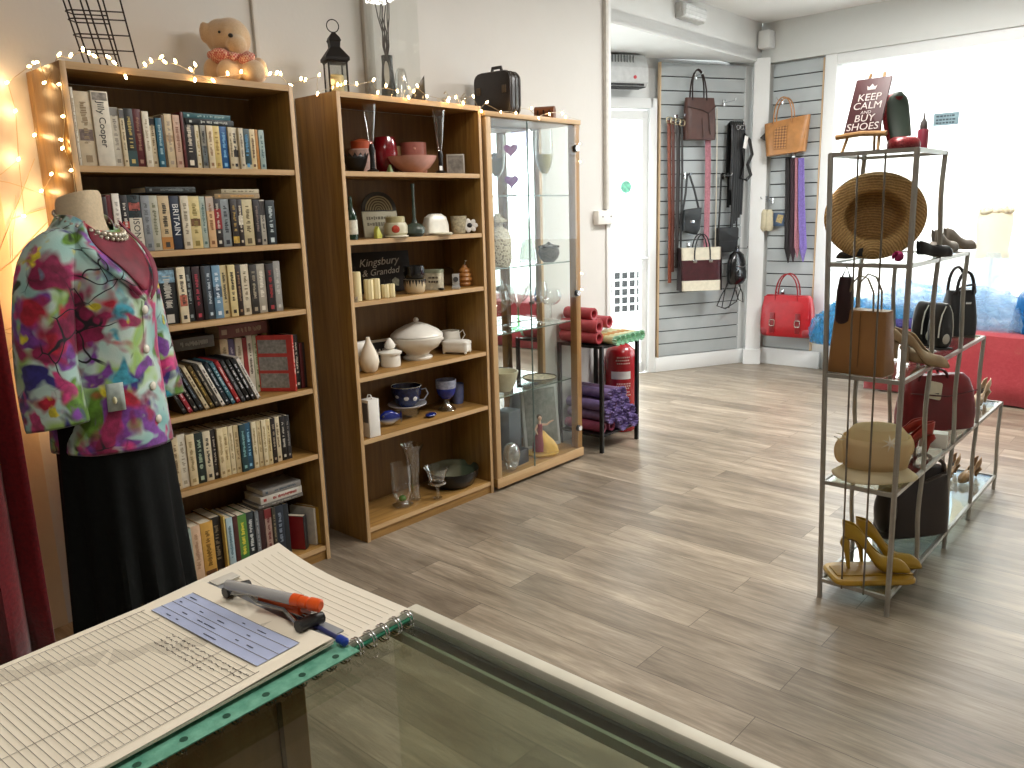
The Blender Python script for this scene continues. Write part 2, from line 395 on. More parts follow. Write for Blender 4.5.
# ---- glass display cabinet
C0, C1, CT = 2.925, 3.668, 1.925
def cabinet():
    t = thing('display_cabinet', 'narrow beech display cabinet with glass doors and glass shelves', 'cabinet', (0, 0, 0))
    w_ = C1-C0; yc = (C0+C1)/2
    MB().box((.165, yc, CT-.012), (.31, w_+.02, .024), b=.003).build('top_panel', EDGE, t)
    MB().box((.165, yc, .045), (.30, w_, .05), b=.003).m(1).box((.319, yc, .045), (.006, w_+.01, .052), b=.002).build('base_panel', [BEECH_Y, EDGE], t)
    for y, wd, dp in ((C0+.02, .04, .03), (C1-.025, .05, .055), (C0+.018, .036, .03), (C1-.018, .036, .03)):
        pass
    MB().box((.295, C0+.018, (CT+.02)/2), (.04, .036, CT-.07), b=.002).build('post', EDGE_Z, t)
    MB().box((.292, C1-.021, (CT+.02)/2), (.046, .042, CT-.07), b=.002).build('post', wood('#94703e', '#b58c54', 'z'), t)
    for y in (C0+.012, C1-.012): MB().box((.03, y, (CT+.02)/2), (.03, .024, CT-.07), b=.002).build('post', EDGE_Z, t)
    MB().box((.15, C0+.006, (CT+.02)/2), (.23, .010, CT-.07)).build('side_panel', BEECH, t)
    MB().box((.15, C1-.008, (CT+.02)/2), (.23, .004, CT-.07)).build('side_glass', glass((.96, .985, .975), .25), t, smooth=False)
    mm = NT('mirror'); mm.bsdf('#dfe3e2', .02, 1)
    MB().box((.021, yc, (CT+.02)/2), (.004, w_-.05, CT-.09)).build('mirror_back', mm.m, t, smooth=False)
    gs = glass((.90, .95, .93), .5)
    for z in (1.527, 1.163, .822, .487): MB().box((.155, yc, z), (.225, w_-.05, .006), b=.001).build('glass_shelf', gs, t, smooth=False); MB().box((.2685, yc, z), (.002, w_-.05, .006)).build('shelf_edge', plain('#5c6e62', .25), t)
    split = onx(531, 300, .322).y
    ch = plain('#d6d6d4', .2, 1); bk = plain('#1d1b1a', .4)
    for a, b, hy in ((C0+.028, split-.0015, C0+.02), (split+.0015, C1-.040, C1-.03)):
        d = MB().box((.322, (a+b)/2, (CT+.035)/2), (.004, b-a, CT-.10)).build('glass_door', glass((.975, .99, .985), .2), t, smooth=False)
        MB().box((.322, a+.001 if a > split else b-.001, (CT+.035)/2), (.0045, .0025, CT-.10)).build('door_edge', plain('#55685f', .3), d)
        if a > split:
            for pz in ((569, 148), (571, 294), (573, 430)):
                z = onx(*pz, .325).z; yb_ = b-.008; MB().cyl((.319, yb_, z), (.331, yb_, z), .018, n=24).m(1).cyl((.3245, yb_+.004, z), (.337, yb_+.004, z), .0155, n=24).build('hinge_cap', [bk, ch], d)
    z = onx(531, 303, .325).z
    MB().box((.327, split, z), (.008, .034, .016), b=.002).build('catch_plate', plain('#4a4038', .35, .6), t)
    return t
cabinet()

# ---- books
PAGES = plain('#d9cdb4', .9, scale=300, var=.15)
ORD = ['', 'first', 'second', 'third', 'fourth', 'fifth', 'sixth', 'seventh', 'eighth', 'ninth', 'tenth', 'eleventh', 'twelfth', 'thirteenth', 'fourteenth', 'fifteenth', 'sixteenth', 'seventeenth', 'eighteenth', 'nineteenth', 'twentieth', 'twenty-first', 'twenty-second', 'twenty-third', 'twenty-fourth', 'twenty-fifth', 'twenty-sixth', 'twenty-seventh', 'twenty-eighth']
SPINE_F = lambda z: frame((.0008, 0, z), (0, 0, -1), (0, 1, 0))        # text runs down the spine, facing +X
def marks(mb, y, z0, z1, w, r):
    """unreadable rows of print: short strokes of varied height along the spine"""
    z = z1
    while z > z0:
        l = r.uniform(.0018, .0048); k = r.uniform(.45, 1)*w
        mb.box((.0004, y+(w-k)*r.uniform(-.4, .4), z-l/2), (.0009, k, l)); z -= l+r.uniform(.0008, .0022)
        if r.random() < .16: z -= .007
def book(w_, h, d, col, acc=None, title=None, tcol=None, label='', group='', kind='book', pic=None, band=None):
    """spine faces local +X at x = 0; thickness along Y, origin at the middle of the base"""
    rough = .32 if kind == 'dvd' else .45
    c = plain(col, rough, 0, .1, 40); mb = MB(); t_ = .0016 if kind != 'dvd' else .002; r = random.Random(label)
    mb.box((-.0015, 0, h/2), (.003, w_, h), b=.0009)
    for s in (-1, 1): mb.box((-d/2-.001, s*(w_-t_)/2, h/2), (d-.002, t_, h))
    if kind == 'dvd':
        mb.box((-d/2, 0, .002), (d, w_, .004)); mb.box((-d/2, 0, h-.002), (d, w_, .004))
    ms = [c]
    if band:
        ms.append(plain(band[2], .45)); mb.m(1).box((-.0012, 0, h*(band[0]+band[1])/2), (.0034, w_+.0004, h*(band[1]-band[0])))
    o = mb.build('dvd_case' if kind == 'dvd' else 'book', ms, None); tag(o, label, 'DVD' if kind == 'dvd' else 'book', group)
    MB().box((-d/2-.003, 0, h/2), (d-.008, w_-.0034, h-.005)).build('pages' if kind != 'dvd' else 'disc_tray', PAGES if kind != 'dvd' else plain('#131313', .4), o, smooth=False)
    tc = plain(tcol or acc or '#2a2622', .5)
    if title:
        text_obj(title, min(w_*.95, .03), tc, 'spine_title', o, SPINE_F(h*.56), .0004)
    elif acc:
        mb = MB(); marks(mb, 0, h*.30, h*.86, w_*.42, r); mb.build('spine_lettering', tc, o, smooth=False); MB().box((.0004, 0, h*.1), (.0009, w_*.4, w_*.45)).build('publisher_mark', tc, o, smooth=False)
    if pic: MB().box((.0003, 0, h*pic[1]), (.0009, w_*.86, h*pic[2])).build('spine_picture', plain(pic[0], .5, 0, .5, 70), o)
    return o
def row(z, yL, yR, items, shelf, xf=.262, group=None, count='right', d=.13):
    tot = sum(i[0] for i in items); y = yL; n = len(items)
    for k, it in enumerate(items):
        w_ = (yR-yL)*it[0]/tot; h = it[1]; col = it[2]; opt = it[4] if len(it) > 4 else {}
        pos = ORD[k+1]+' from left' if count == 'left' else ORD[n-k]+' from right'
        lab = '%s, %s %s' % (it[3], pos, shelf)
        o = book(w_-.0012, h, opt.get('d', d), col, opt.get('acc'), opt.get('title'), opt.get('tcol'), lab, group, pic=opt.get('pic'), band=opt.get('band'))
        o.location = (xf+rnd.uniform(-.006, .006)+opt.get('dx', 0), y+w_/2, z+.0008); y += w_
K = '#2b2622'; Wt = '#e8e2d2'
def A(c=K, **k): return dict(acc=c, **k)
def T(s, c, **k): return dict(title=s, tcol=c, **k)
def yy(px, py, x=.262): return onx(px, py, x).y
# top shelf
row(SH1[0], yy(80, 166), yy(267, 166), [
 (20, .242, '#e6e0d0', 'slim white hardback', A('#b9a88c')), (102, .232, '#dccdb0', 'thick cream hardback with a small face on the spine', A('#a08a6a', pic=('#7a6a62', .42, .15))),
 (112, .236, '#e3dccb', 'thick white hardback lettered JILLY COOPER', T('Jilly Cooper', '#26221f', pic=('#8e8880', .93, .1))),
 (60, .190, '#d6cfbe', 'pale cream paperback with grey top', A('#9a9284', band=(.86, .99, '#8f8d88'))), (32, .186, '#dccfae', 'thin cream paperback with dark top', A('#8d7b5c', band=(.84, .99, '#6a6a6c'))),
 (64, .189, '#25292a', 'black paperback with gold and white lettering', A('#c9b46a', band=(.0, .28, '#2c4a4c'))), (58, .190, '#5e1f22', 'maroon paperback', A('#a77c66')),
 (48, .184, '#e6dfcc', 'plain white paperback', A('#bdb096')), (42, .165, '#d5c6a4', 'short cream paperback with black top', A('#80694a', band=(.84, .99, '#1f1c1c'))),
 (48, .165, '#1f6078', 'teal blue paperback', A('#a8c8cf')), (22, .176, '#5a4424', 'thin brown-gold paperback'), (58, .181, '#dcc9a4', 'cream paperback with a round mark', A('#a98', pic=('#c4a57e', .55, .12))),
 (54, .179, '#d8b8a0', 'pinkish cream paperback', A('#9b6b56')), (22, .190, '#5c1a18', 'thin dark red paperback'), (84, .192, '#221a18', 'thick black paperback with white lettering', A('#e8dcc8')),
 (36, .150, '#eee4c4', 'ivory paperback under the stack', A('#c2a860')), (46, .150, '#8d8c80', 'grey paperback printed with dark letters', A('#1c1b1a', pic=('#5c6668', .3, .45))),
 (52, .150, '#dccba8', 'cream paperback with dotted print', A('#94704e')), (56, .150, '#d4bc74', 'straw yellow paperback', A('#a08040')), (62, .150, '#1d5a94', 'bright blue paperback', A('#7ab8e0')),
 (36, .149, '#cdbf9d', 'thin beige paperback', A('#77664a')), (52, .149, '#e3dac2', 'white paperback with black title and dark box', A('#151413', pic=('#2c2422', .38, .17))),
 (40, .148, '#ccc3ac', 'greyish cream paperback', A('#7a7060')), (62, .147, '#274246', 'dark green-blue paperback with pale foot', A('#5c9ac4', band=(0, .12, '#b8b294'))),
 (48, .147, '#dcc79a', 'sandy cream paperback', A('#5a3c24')), (26, .147, '#b8803e', 'thin tan orange paperback'), (50, .146, '#9fb4ae', 'pale grey-green paperback at the end', A('#4c6a70'))],
 'on top bookshelf', group='paperbacks on the top bookshelf', count='left')
def flat_book(x, y, z, w_, L, d, col, acc, label, group, rz=0, pic=None):
    o = book(w_, L, d, col, acc, None, None, label, group, pic=pic)
    o.rotation_euler = (-PI/2, 0, 0) if rz == 0 else Euler((-PI/2, 0, rz)); o.location = (x, y, z+w_/2); return o
ya = yy(184, 108); yb = yy(230, 112)
flat_book(.262, ya, SH1[0]+.1515, .021, yb-ya+.01, .12, '#1b2426', '#c8ccc6', 'black paperback lying flat on the top row, under the teal one', 'paperbacks on the top bookshelf')
flat_book(.258, ya-.004, SH1[0]+.173, .018, yb-ya+.005, .12, '#3a6870', '#a9c8c8', 'teal paperback lying flat, topmost on the top row', 'paperbacks on the top bookshelf')
# second shelf
row(SH1[1], yy(106, 250), yy(277, 243), [
 (40, .185, '#2c1b1a', 'dark brown paperback'), (34, .19, '#6a1c24', 'dark red hardback beside the mannequin neck', dict(d=.14)), (46, .195, '#efeae0', 'bright white paperback with grey specks', A('#b7b2ac')),
 (48, .19, '#1d1a1b', 'black paperback with white title and red cross', A('#e2ddd2', pic=('#b03a2e', .48, .12))), (82, .19, '#1f3338', 'thick dark teal paperback with white lower half', T('P.I. PRISONA', '#1d1c1c', band=(.06, .6, '#d9d3c2'), pic=('#a8584e', .8, .14))),
 (58, .188, '#8b9094', 'grey paperback', A('#5d6266')), (58, .188, '#b9b7a4', 'pale grey-green paperback', A('#77785f')), (76, .187, '#cfb890', 'cream paperback with orange foot', A('#33302a', band=(.02, .24, '#b77e3c'))),
 (68, .186, '#1f2c42', 'navy paperback lettered BRITAIN', T('BRITAIN', '#eef0ee')), (58, .186, '#d9cfb8', 'off-white paperback', A('#8d836e')), (78, .185, '#d9c68c', 'buttery yellow paperback with a brown picture', A('#8a7a3c', pic=('#6d4d2c', .5, .14))),
 (44, .184, '#a9b7ac', 'pale sage paperback', A('#50706c')), (56, .184, '#d7b184', 'peach paperback', A('#8a5c36', band=(.72, .98, '#c0b0a0'))), (52, .183, '#251d1c', 'black paperback with a red middle', A('#cfc8b8', band=(.36, .76, '#8e1c22'))),
 (66, .174, '#8f979a', 'grey-blue paperback with dark capitals', A('#232a33')), (54, .174, '#2a211d', 'dark brown paperback with gold letters', A('#b8984e', pic=('#c8a23c', .14, .14))), (40, .173, '#302724', 'dark paperback with a pale picture', A('#d8cbb4', pic=('#d8cfbc', .55, .2))),
 (86, .172, '#cdbf96', 'cream paperback with brown lettering', A('#5c4d2c')), (52, .171, '#1c1718', 'black paperback with a small pale mark', A('#7c6c64')), (42, .17, '#b7b2a4', 'thin grey and white paperback', A('#3c3a38', band=(.66, .97, '#3c3634'))),
 (76, .168, '#17242a', 'dark teal paperback at the end', A('#c8d4d4'))], 'on second bookshelf', group='paperbacks on the second bookshelf')
ya, yb = yy(146, 188), yy(196, 186)
flat_book(.255, ya, SH1[1]+.198, .02, yb-ya, .12, '#24292a', '#788080', 'black book lying flat over the left of the second row', 'paperbacks on the second bookshelf')
ya, yb = yy(214, 192), yy(259, 190)
flat_book(.262, ya, SH1[1]+.176, .018, yb-ya, .12, '#a08a68', '#d6a45c', 'tan paperback lying flat on the second row, under the beige one', 'paperbacks on the second bookshelf')
flat_book(.26, ya+.03, SH1[1]+.195, .015, yb-ya-.03, .12, '#bfb497', '#8b8068', 'beige paperback lying flat, topmost of the right pair on the second row', 'paperbacks on the second bookshelf')
# third shelf
row(SH1[2], yy(156, 316), yy(283, 305), [
 (24, .205, '#14181a', 'black cased book', A('#b8b8b0')), (86, .2, '#171c1e', 'wide black book with a pale blue picture', dict(acc='#c8c4b8', pic=('#7fa3b8', .85, .22), d=.14)), (40, .2, '#e0d3b4', 'cream paperback with a red patch', A('#2a2724', pic=('#b0604a', .4, .2))),
 (34, .198, '#1d2022', 'black paperback with grey print', A('#8c9494')), (40, .198, '#2a1218', 'black-red paperback', A('#b03c4c')), (22, .197, '#14161a', 'thin black paperback'), (34, .197, '#3f4c58', 'slate blue paperback with pale capitals', A('#c4d0d8')),
 (42, .197, '#6d92ac', 'light blue paperback', A('#d6e2ea', band=(.4, .6, '#3f566a'))), (36, .195, '#d2bf8e', 'straw cream paperback with black print', A('#34302a')), (38, .195, '#d8c68f', 'pale yellow paperback with black print', A('#29251f')),
 (28, .194, '#2c1d17', 'dark brown paperback', A('#907050')), (42, .193, '#d8ccb2', 'off-white paperback with brown print', A('#77694c')), (42, .19, '#2f2a26', 'charcoal paperback', A('#a89c84')), (48, .19, '#a9a191', 'stone grey paperback with white letters', A('#e6e0d0')),
 (44, .188, '#1a1315', 'black paperback with a red flash', A('#a02a2c')), (38, .196, '#9c9a94', 'pale grey tall paperback at the end', A('#c4c0b8'))], 'on third bookshelf', group='paperbacks on the third bookshelf')
# fourth shelf: back row of books, stacks on it, leaning DVDs in front
row(SH1[3], yy(226, 400, .17), yy(272, 386, .17), [(50, .235, '#cbb38c', 'beige paperback', A('#7c6a4a')), (40, .23, '#5b4f70', 'muted violet paperback', A('#c0b8c8')), (44, .232, '#d0c5b0', 'cream paperback', A('#8a7a5e')), (28, .23, '#8c2c2a', 'thin red book'),
 (38, .236, '#ddd6c6', 'white paperback', A('#5c5346')), (36, .235, '#bfc2a4', 'pale green paperback', A('#5c7040')), (30, .232, '#2c2522', 'black paperback', A('#cfc6b4')), (30, .236, '#b79c5c', 'ochre slim book', A('#5a4420'))],
 'in back row of fourth bookshelf', xf=.165, group='books behind the DVDs on the fourth bookshelf', d=.125)
G4 = 'books behind the DVDs on the fourth bookshelf'
ya, yb = yy(166, 352, .165), yy(214, 345, .165); MBK = plain('#6c6258', .7, 0, .6, 60)
flat_book(.17, ya, SH1[3]+.215, .045, yb-ya, .12, '#5f574c', '#9c9484', 'grey patterned thick book lying flat at left above the DVD cases', G4)
ya, yb = yy(219, 345, .165), yy(267, 338, .165)
flat_book(.175, ya, SH1[3]+.238, .05, yb-ya, .12, '#7c4a42', '#b9a084', 'red-brown patterned thick book lying flat above the upright back row', G4)
cols = ['#1c1a1b', '#a3303c', '#201d1e', '#1a1b1d', '#cfbf9c', '#5b4720', '#33302c', '#ddd6c8', '#1e2a33', '#3d6a78', '#a42a2e', '#37383a', '#141415', '#191a1d', '#d9d4cb']
acs = ['#8c8c8c', '#e8c8c8', '#c8bfae', '#7c8c9a', '#4c4434', '#d8bc64', '#b7aa90', '#222020', '#c8d2d8', '#d6ecf0', '#f0d8d0', '#a0a4a8', '#ececea', '#e4e4e4', '#6a6a6a']
nms = ['black DVD case', 'red DVD case', 'black DVD case with beige print', 'black DVD case with blue print', 'cream DVD case', 'dark gold DVD case', 'brown-black DVD case', 'white DVD case with black letters', 'navy DVD case', 'teal DVD case', 'scarlet DVD case', 'grey DVD case', 'black DVD case with bold white letters', 'glossy black DVD case', 'white DVD case']
y0, y1 = yy(186, 418, .285), yy(259, 399, .285)
for k in range(15):
    o = book(.0145, .19, .135, cols[k], acs[k], None, acs[k], '%s leaning left on fourth bookshelf, %s from right' % (nms[k], ORD[15-k]), 'leaning DVD cases on the fourth bookshelf', 'dvd')
    a = math.radians(24); o.rotation_euler = (a, 0, 0)
    o.location = (.284, y0+(y1-y0)*k/14+.002, SH1[3]+.0072*math.sin(a)+.001)
# right end of the fourth shelf
yA, yB = yy(274, 392, .27), yy(296, 390, .27)
o = book(.016, .23, .16, '#b8362e', '#e8d8cc', None, '#f0e6d8', 'scarlet hardback showing its grey back cover, right of the DVD cases', G4); o.rotation_euler = (0, 0, .62); o.location = (.285, yB-.006, SH1[3]+.001)
for i_, (cz, hh) in enumerate(((.045, .06), (.115, .055), (.185, .055))):
    MB().box((-.085, -.0088, cz), (.12, .0008, hh)).build('cover_panel', plain('#8d8b86', .6, 0, .3, 80), o)
row(SH1[3], yy(297, 389), yy(315, 384), [(26, .225, '#221d1c', 'black book', A('#c9c2b2')), (18, .19, '#5c1e20', 'dark red slim book'), (18, .19, '#2c2422', 'charcoal slim book'), (16, .185, '#6d2824', 'brick red slim book'), (18, .19, '#b99a62', 'tan slim book')],
    'at right end of fourth bookshelf', xf=.258, group=G4)
# fifth shelf
row(SH1[4], yy(174, 476), yy(292, 448), [
 (40, .20, '#cdbb97', 'cream paperback with mottled foot', A('#80684a')), (46, .205, '#ddd6c4', 'tall white paperback', A('#a39880')), (46, .198, '#d6c49c', 'pale buff paperback', A('#a08c64')), (50, .196, '#1d2a26', 'dark green paperback', A('#a4b89c')),
 (44, .195, '#d3c6a8', 'cream paperback with dark title', A('#3a3530')), (32, .195, '#26211f', 'black paperback', A('#b8ad9c')), (36, .195, '#d8c79f', 'plain cream paperback', A('#a58f66')), (34, .194, '#d5c498', 'buff paperback', A('#947c52')),
 (30, .193, '#d9cba6', 'ivory paperback', A('#9f8a62')), (32, .192, '#cfbc90', 'straw paperback', A('#8a744c')), (40, .191, '#1d3f46', 'deep teal paperback', A('#7fb0ae')), (38, .19, '#24506a', 'petrol blue paperback', A('#8cc0d8')),
 (32, .19, '#d8cba9', 'cream paperback', A('#a18c63')), (28, .189, '#d2c196', 'thin buff paperback', A('#998258')), (30, .189, '#d9cca8', 'pale cream paperback', A('#a99468')), (28, .188, '#cfbd8f', 'thin straw paperback', A('#846d45')),
 (32, .188, '#261f1c', 'black paperback', A('#9a8a74')), (34, .187, '#cfc0a0', 'beige paperback', A('#77664a')), (36, .186, '#1a1818', 'glossy black paperback', A('#bdb6a8')), (30, .185, '#232122', 'charcoal paperback at the end', A('#8c8680'))],
 'on fifth bookshelf', group='paperbacks on the fifth bookshelf')
# bottom shelf
row(SHB, yy(186, 585), yy(293, 545), [
 (24, .245, '#1f1d1c', 'black book'), (42, .25, '#8d9a90', 'grey-green hardback', A('#2c302c')), (56, .25, '#d2b294', 'pinkish cream hardback', A('#b08a6c')), (72, .25, '#c99a48', 'thick yellow hardback with a dark disc', A('#7c5a20', pic=('#5a3818', .18, .07))),
 (60, .252, '#23201d', 'thick black book showing a pale cover edge', dict(acc='#8a7c60', dx=-.02)), (12, .25, '#d8bc6a', 'thin yellow board book'), (40, .24, '#a7bec4', 'pale blue hardback', A('#5c7a84')), (30, .24, '#4a201c', 'dark red-brown hardback'),
 (54, .235, '#3f7a3c', 'green hardback with yellow lettering', A('#e6d64a', band=(.3, .98, '#5b8a3e'))), (50, .235, '#2b3338', 'slate hardback with pale capitals', A('#c9ccca')), (26, .232, '#6d7276', 'grey hardback', A('#aaa')), (34, .23, '#33191a', 'dark maroon hardback'),
 (44, .228, '#a98d80', 'dusty pink hardback with red top', A('#6a2a2a', band=(.82, .99, '#7c2a2c'))), (24, .226, '#3a342c', 'dark olive hardback', A('#8a8060')), (54, .225, '#1d2733', 'navy hardback', A('#7c8894')), (34, .222, '#20272c', 'dark slate hardback')],
 'on bottom bookshelf', xf=.25, group='hardbacks on the bottom bookshelf', d=.15)
G6 = 'hardbacks on the bottom bookshelf'
for k, (px, py, wd, h, c, lab, rz) in enumerate(((307, 541, .03, .15, '#2c2b2c', 'charcoal small hardback showing a red cover at right end of bottom bookshelf', .55), (317, 540, .012, .165, '#d8d2c6', 'thin white book near the right end of bottom bookshelf', .3), (322, 540, .016, .165, '#c49a3e', 'mustard book last at right on bottom bookshelf', .3))):
    p = onz(px, 546, SHB); o = book(wd, h, .13, c, None, None, None, lab, G6); o.rotation_euler = (0, 0, rz); o.location = (.262, onx(px, py, .262).y, SHB+.001)
    if k == 0: MB().box((-.066, -wd/2-.0006, h/2), (.126, .0012, h-.004)).build('front_cover', plain('#8c1f24', .45), o)
ya, yb = yy(258, 492), yy(303, 484)
for k, (th, c, ac, lab) in enumerate(((.014, '#6d6a64', '#a8a49a', 'grey flat book lowest of the pile on the bottom row'), (.03, '#d0ccc2', '#a03c34', 'white book with red bands lying flat in the pile on the bottom row'), (.024, '#8d8a86', '#4a5a66', 'grey boxed book topmost of the pile on the bottom row'))):
    z = SHB+.236+(0, .016, .048)[k]
    flat_book(.255, ya+.012*k, z, th, yb-ya-.015*k, .13, c, ac, lab, G6)
# ================================================================== CHINA, GLASS AND ORNAMENTS
CL = glass((.955, .97, .965), 1.2, rim=2.2); CLG = glass((.55, .85, .62), 1.0, rim=2.5)
BLACK = plain('#141313', .35); CREAM = plain('#e6dcc4', .5); WHITE = plain('#ebe7dc', .3, 0, .03); WHITEM = plain('#e9e6df', .6, 0, .03)
def sx(px, py, x, z):
    p = onx(px, py, x); return Vector((x, p.y, z+.001)), pxm(p)
def sz(px, py, z):
    p = onz(px, py, z); return Vector((p.x, p.y, z+.001)), pxm(p)
def one(mb, name, mat, label, cat, loc, rz=0, group=None, **k):
    o = mb.build(name, mat, None, loc, rz, **k); return tag(o, label, cat, group)
def scaled(prof, w, h): return [(r*w/2, z*h) for r, z in prof]
ZA, ZB, ZC, ZD, ZE, ZF = SH1[0], SH1[1], SH1[2], SH1[3], SH1[4], SHB
# --- shelf A
p, s = sx(356, 168, .20, ZA); p.z += .002
mb = MB(); n = 14; rings = []
for r, z in ((.55, 0), (.75, .35), (.9, .7)): rings.append([Vector((r*13*s*math.cos(2*PI*i/28), r*13*s*math.sin(2*PI*i/28), z*17*s)) for i in range(28)])
rings.append([Vector(((1.05 if i % 2 else .9)*13*s*math.cos(2*PI*i/28), (1.05 if i % 2 else .9)*13*s*math.sin(2*PI*i/28), (1.0 if i % 2 else .78)*18*s)) for i in range(28)])
mb.loft(rings, cap=False); mb.lathe([(0, .001), (.55*13*s, .001)], 28)
o = one(mb, 'bowl', BLACK, 'small black bowl with a jagged rim at left on the china bookcase top shelf', 'bowl', p); mod(o, 'SOLIDIFY', thickness=.003)
p, s = sx(363, 166, .10, ZA)
t = thing('candle_jar', 'pink and orange candle jar behind the tall flute on the top china shelf', 'candle', p)
MB().lathe(scaled([(0, 0), (.9, 0), (1, .05), (1, .95), (.9, 1), (0, 1)], 26*s, 24*s)).build('jar', plain('#c9a79c', .4, 0, .25, 50), t)
MB().lathe(scaled([(0, 1), (.95, 1), (.95, 1.3), (.3, 1.4), (0, 1.4)], 23*s, 24*s)).build('lid', plain('#b9512c', .45), t)
def flute(px, py, x, label, hpx, hs):
    p, s = sx(px, py, x, ZA); t = thing('champagne_flute', label, 'glass', p, group='black-stemmed flutes'); h = hpx*s
    MB().lathe([(.0, .001), (.030*.8, .001), (.026, .006), (.012, .012), (.010, hs*h*.55), (.014, hs*h*.8), (.008, hs*h), (.0, hs*h)], 20).build('stem', BLACK, t)
    MB().lathe([(.006, hs*h), (.012, (hs+.08)*h), (.030, h)], 24).build('glass_cone', CL, t)
    if hs > .3: pass
    return t, s, h
flute(373, 170, .26, 'tall clear flute with black stem, in front of the red vase', 64, .42)
f2, s2, h2 = flute(441, 171, .27, 'tall clear flute with black stem, right of the pink bowl', 60, .36)
MB().box((.0112, -.010, .022), (.001, .018, .02)).build('price_sticker', WHITEM, f2)
p, s = sx(386, 167, .078, ZA)
o = one(MB().lathe(scaled([(0, 0), (.62, 0), (.7, .05), (.96, .4), (1, .6), (.9, .85), (.78, 1), (.72, .97), (.8, .7), (.6, .1), (0, .08)], 25*s, 36*s)), 'vase', plain('#780d1a', .12, coat=.5), 'dark red glass vase on the top shelf of the china bookcase', 'vase', p)
p, s = sx(390, 171, .275, ZA)
t = thing('ornament', 'tiny green and white ornament in front of the red vase', 'ornament', p)
MB().lathe(scaled([(0, 0), (.8, 0), (.6, .2), (.3, .5), (0, .6)], 9*s, 12*s), 12).build('body', plain('#6c7c4c', .35), t)
MB().ball((0, 0, .011), (.006, .005, .007)).build('tip', WHITE, t)
p, s = sx(400, 160, .05, ZA)
one(MB().box((0, 0, 14*s), (.02, 11*s, 28*s), b=.002), 'card_box', plain('#8a6a40', .6), 'small tan card box behind the pink pot', 'box', p)
p, s = sx(414, 166, .08, ZA)
t = thing('plant_pot', 'pink spotted pot behind the pink bowl', 'pot', p)
MB().lathe(scaled([(0, 0), (.85, 0), (1, .1), (1, 1), (.93, 1), (.9, .2), (0, .15)], 26*s, 31*s)).build('pot', plain('#b06f62', .35), t)
for a, zz in ((.2, .8), (-.6, .5), (.8, .55), (-.15, .35)):
    r = 12.5*s; MB().ball((r*math.cos(a+FACE), r*math.sin(a+FACE), zz*31*s), (.007, .007, .007), nu=10, nv=6).build('spot', plain('#d8a08a', .4), t)
p, s = sx(413, 171, .215, ZA); p.z += .001
o = one(MB().lathe(scaled([(0, .02), (.42, 0), (.45, .05), (.7, .3), (.93, .75), (1, 1), (.96, 1), (.66, .36), (.3, .12), (0, .1)], 49*s, 16*s), 32), 'bowl', plain('#d8a296', .22, coat=.3), 'wide pink bowl on the top shelf between the two flutes', 'bowl', p)
p, s = sx(456, 171, .20, ZA)
t = thing('picture_tile', 'small grey picture tile leaning at right of the top china shelf', 'tile', p, FACE+.15, tilt=(0, -.15, FACE+.15))
MB().box((0, 0, 10*s), (.008, 18*s, 20*s), b=.001).build('tile', plain('#a39d90', .4), t)
MB().box((.0045, 0, 10*s), (.001, 15*s, 17*s)).build('picture', plain('#7d766c', .5, 0, .45, 45), t)
# --- shelf B
p, s = sx(352.5, 239, .24, ZB)
t = thing('bottle', 'dark green bottle with white label at left end of the plate shelf', 'bottle', p)
MB().lathe(scaled([(0, 0), (1, 0), (1, .5), (.8, .62), (.35, .75), (.3, 1), (0, 1)], 12*s, 42*s), 16).build('glass_body', plain('#1d3324', .12), t)
MB().lathe([(6.05*s, 5*s), (6.05*s, 19*s)], 16).build('label', plain('#dedac8', .6, 0, .2, 60), t)
p, s = sx(380, 236, .085, ZB); p.z += .008
t = thing('decorative_plate', 'brown patterned plate standing upright at the back of the shelf', 'plate', p, 0, tilt=(0, -.14, -.42))
MB().lathe([(0, .004), (9*s, .004), (12*s, .008), (17.5*s, .014), (18*s, .012), (12*s, .002), (0, 0)], 36, M=frame((0, 0, 0), (0, 1, 0), (0, 0, 1))).build('rim', plain('#3b2f1e', .3), t).location = (.012, 0, 24*s)
pm = NT('plate_pattern'); v = pm.coord(); wv = pm.n('TexWave'); wv.wave_type = 'RINGS'; wv.rings_direction = 'X'; wv.inputs['Scale'].default_value = 28; wv.inputs['Distortion'].default_value = 3; pm.l(v, wv.inputs['Vector'])
pm.bsdf(pm.ramp(wv.outputs['Fac'], [(.2, '#5c4a2c'), (.8, '#b5a174')]), .3)
MB().lathe([(0, .006), (14*s, .011)], 32, M=frame((0, 0, 0), (0, 1, 0), (0, 0, 1))).build('painted_centre', pm.m, t).location = (.014, 0, 24*s)
MB().tube([(.03, -.03, .0), (.0, -.03, .05), (-.03, -.03, .0)], .003).tube([(.03, .03, .0), (.0, .03, .05), (-.03, .03, .0)], .003).tube([(.0, -.03, .05), (0, .03, .05)], .003).build('plate_stand', BLACK, t)
p, s = sx(382, 236, .155, ZB)
t = thing('greeting_board', 'pale lettered board leaning under the brown plate', 'board', p, 0, tilt=(0, -.2, -.36))
MB().box((0, 0, 13*s), (.012, 36*s, 26*s), b=.001).build('board', plain('#9d967c', .55), t)
mb = MB(); r = random.Random(3)
for k in range(2):
    y = -14*s
    while y < 13*s: l = r.uniform(1.2, 2.6)*s; mb.box((.0064, y+l/2, (19-6*k)*s), (.0008, l, r.uniform(2, 4)*s)); y += l+.7*s
mb.build('lettering', plain('#5d5540', .6), t, smooth=False); MB().box((0, 0, 26.3*s), (.02, 33*s, .6*s)).build('edge_strip', BLACK, t)
p, s = sx(396, 236, .25, ZB)
t = thing('trinket_tin', 'round cream tin painted with a red rose', 'tin', p)
MB().lathe(scaled([(0, .05), (.8, .05), (1, .2), (1, .55), (.85, .72), (0, .72)], 24*s, 20*s)).build('tin', plain('#c6c0a4', .35), t)
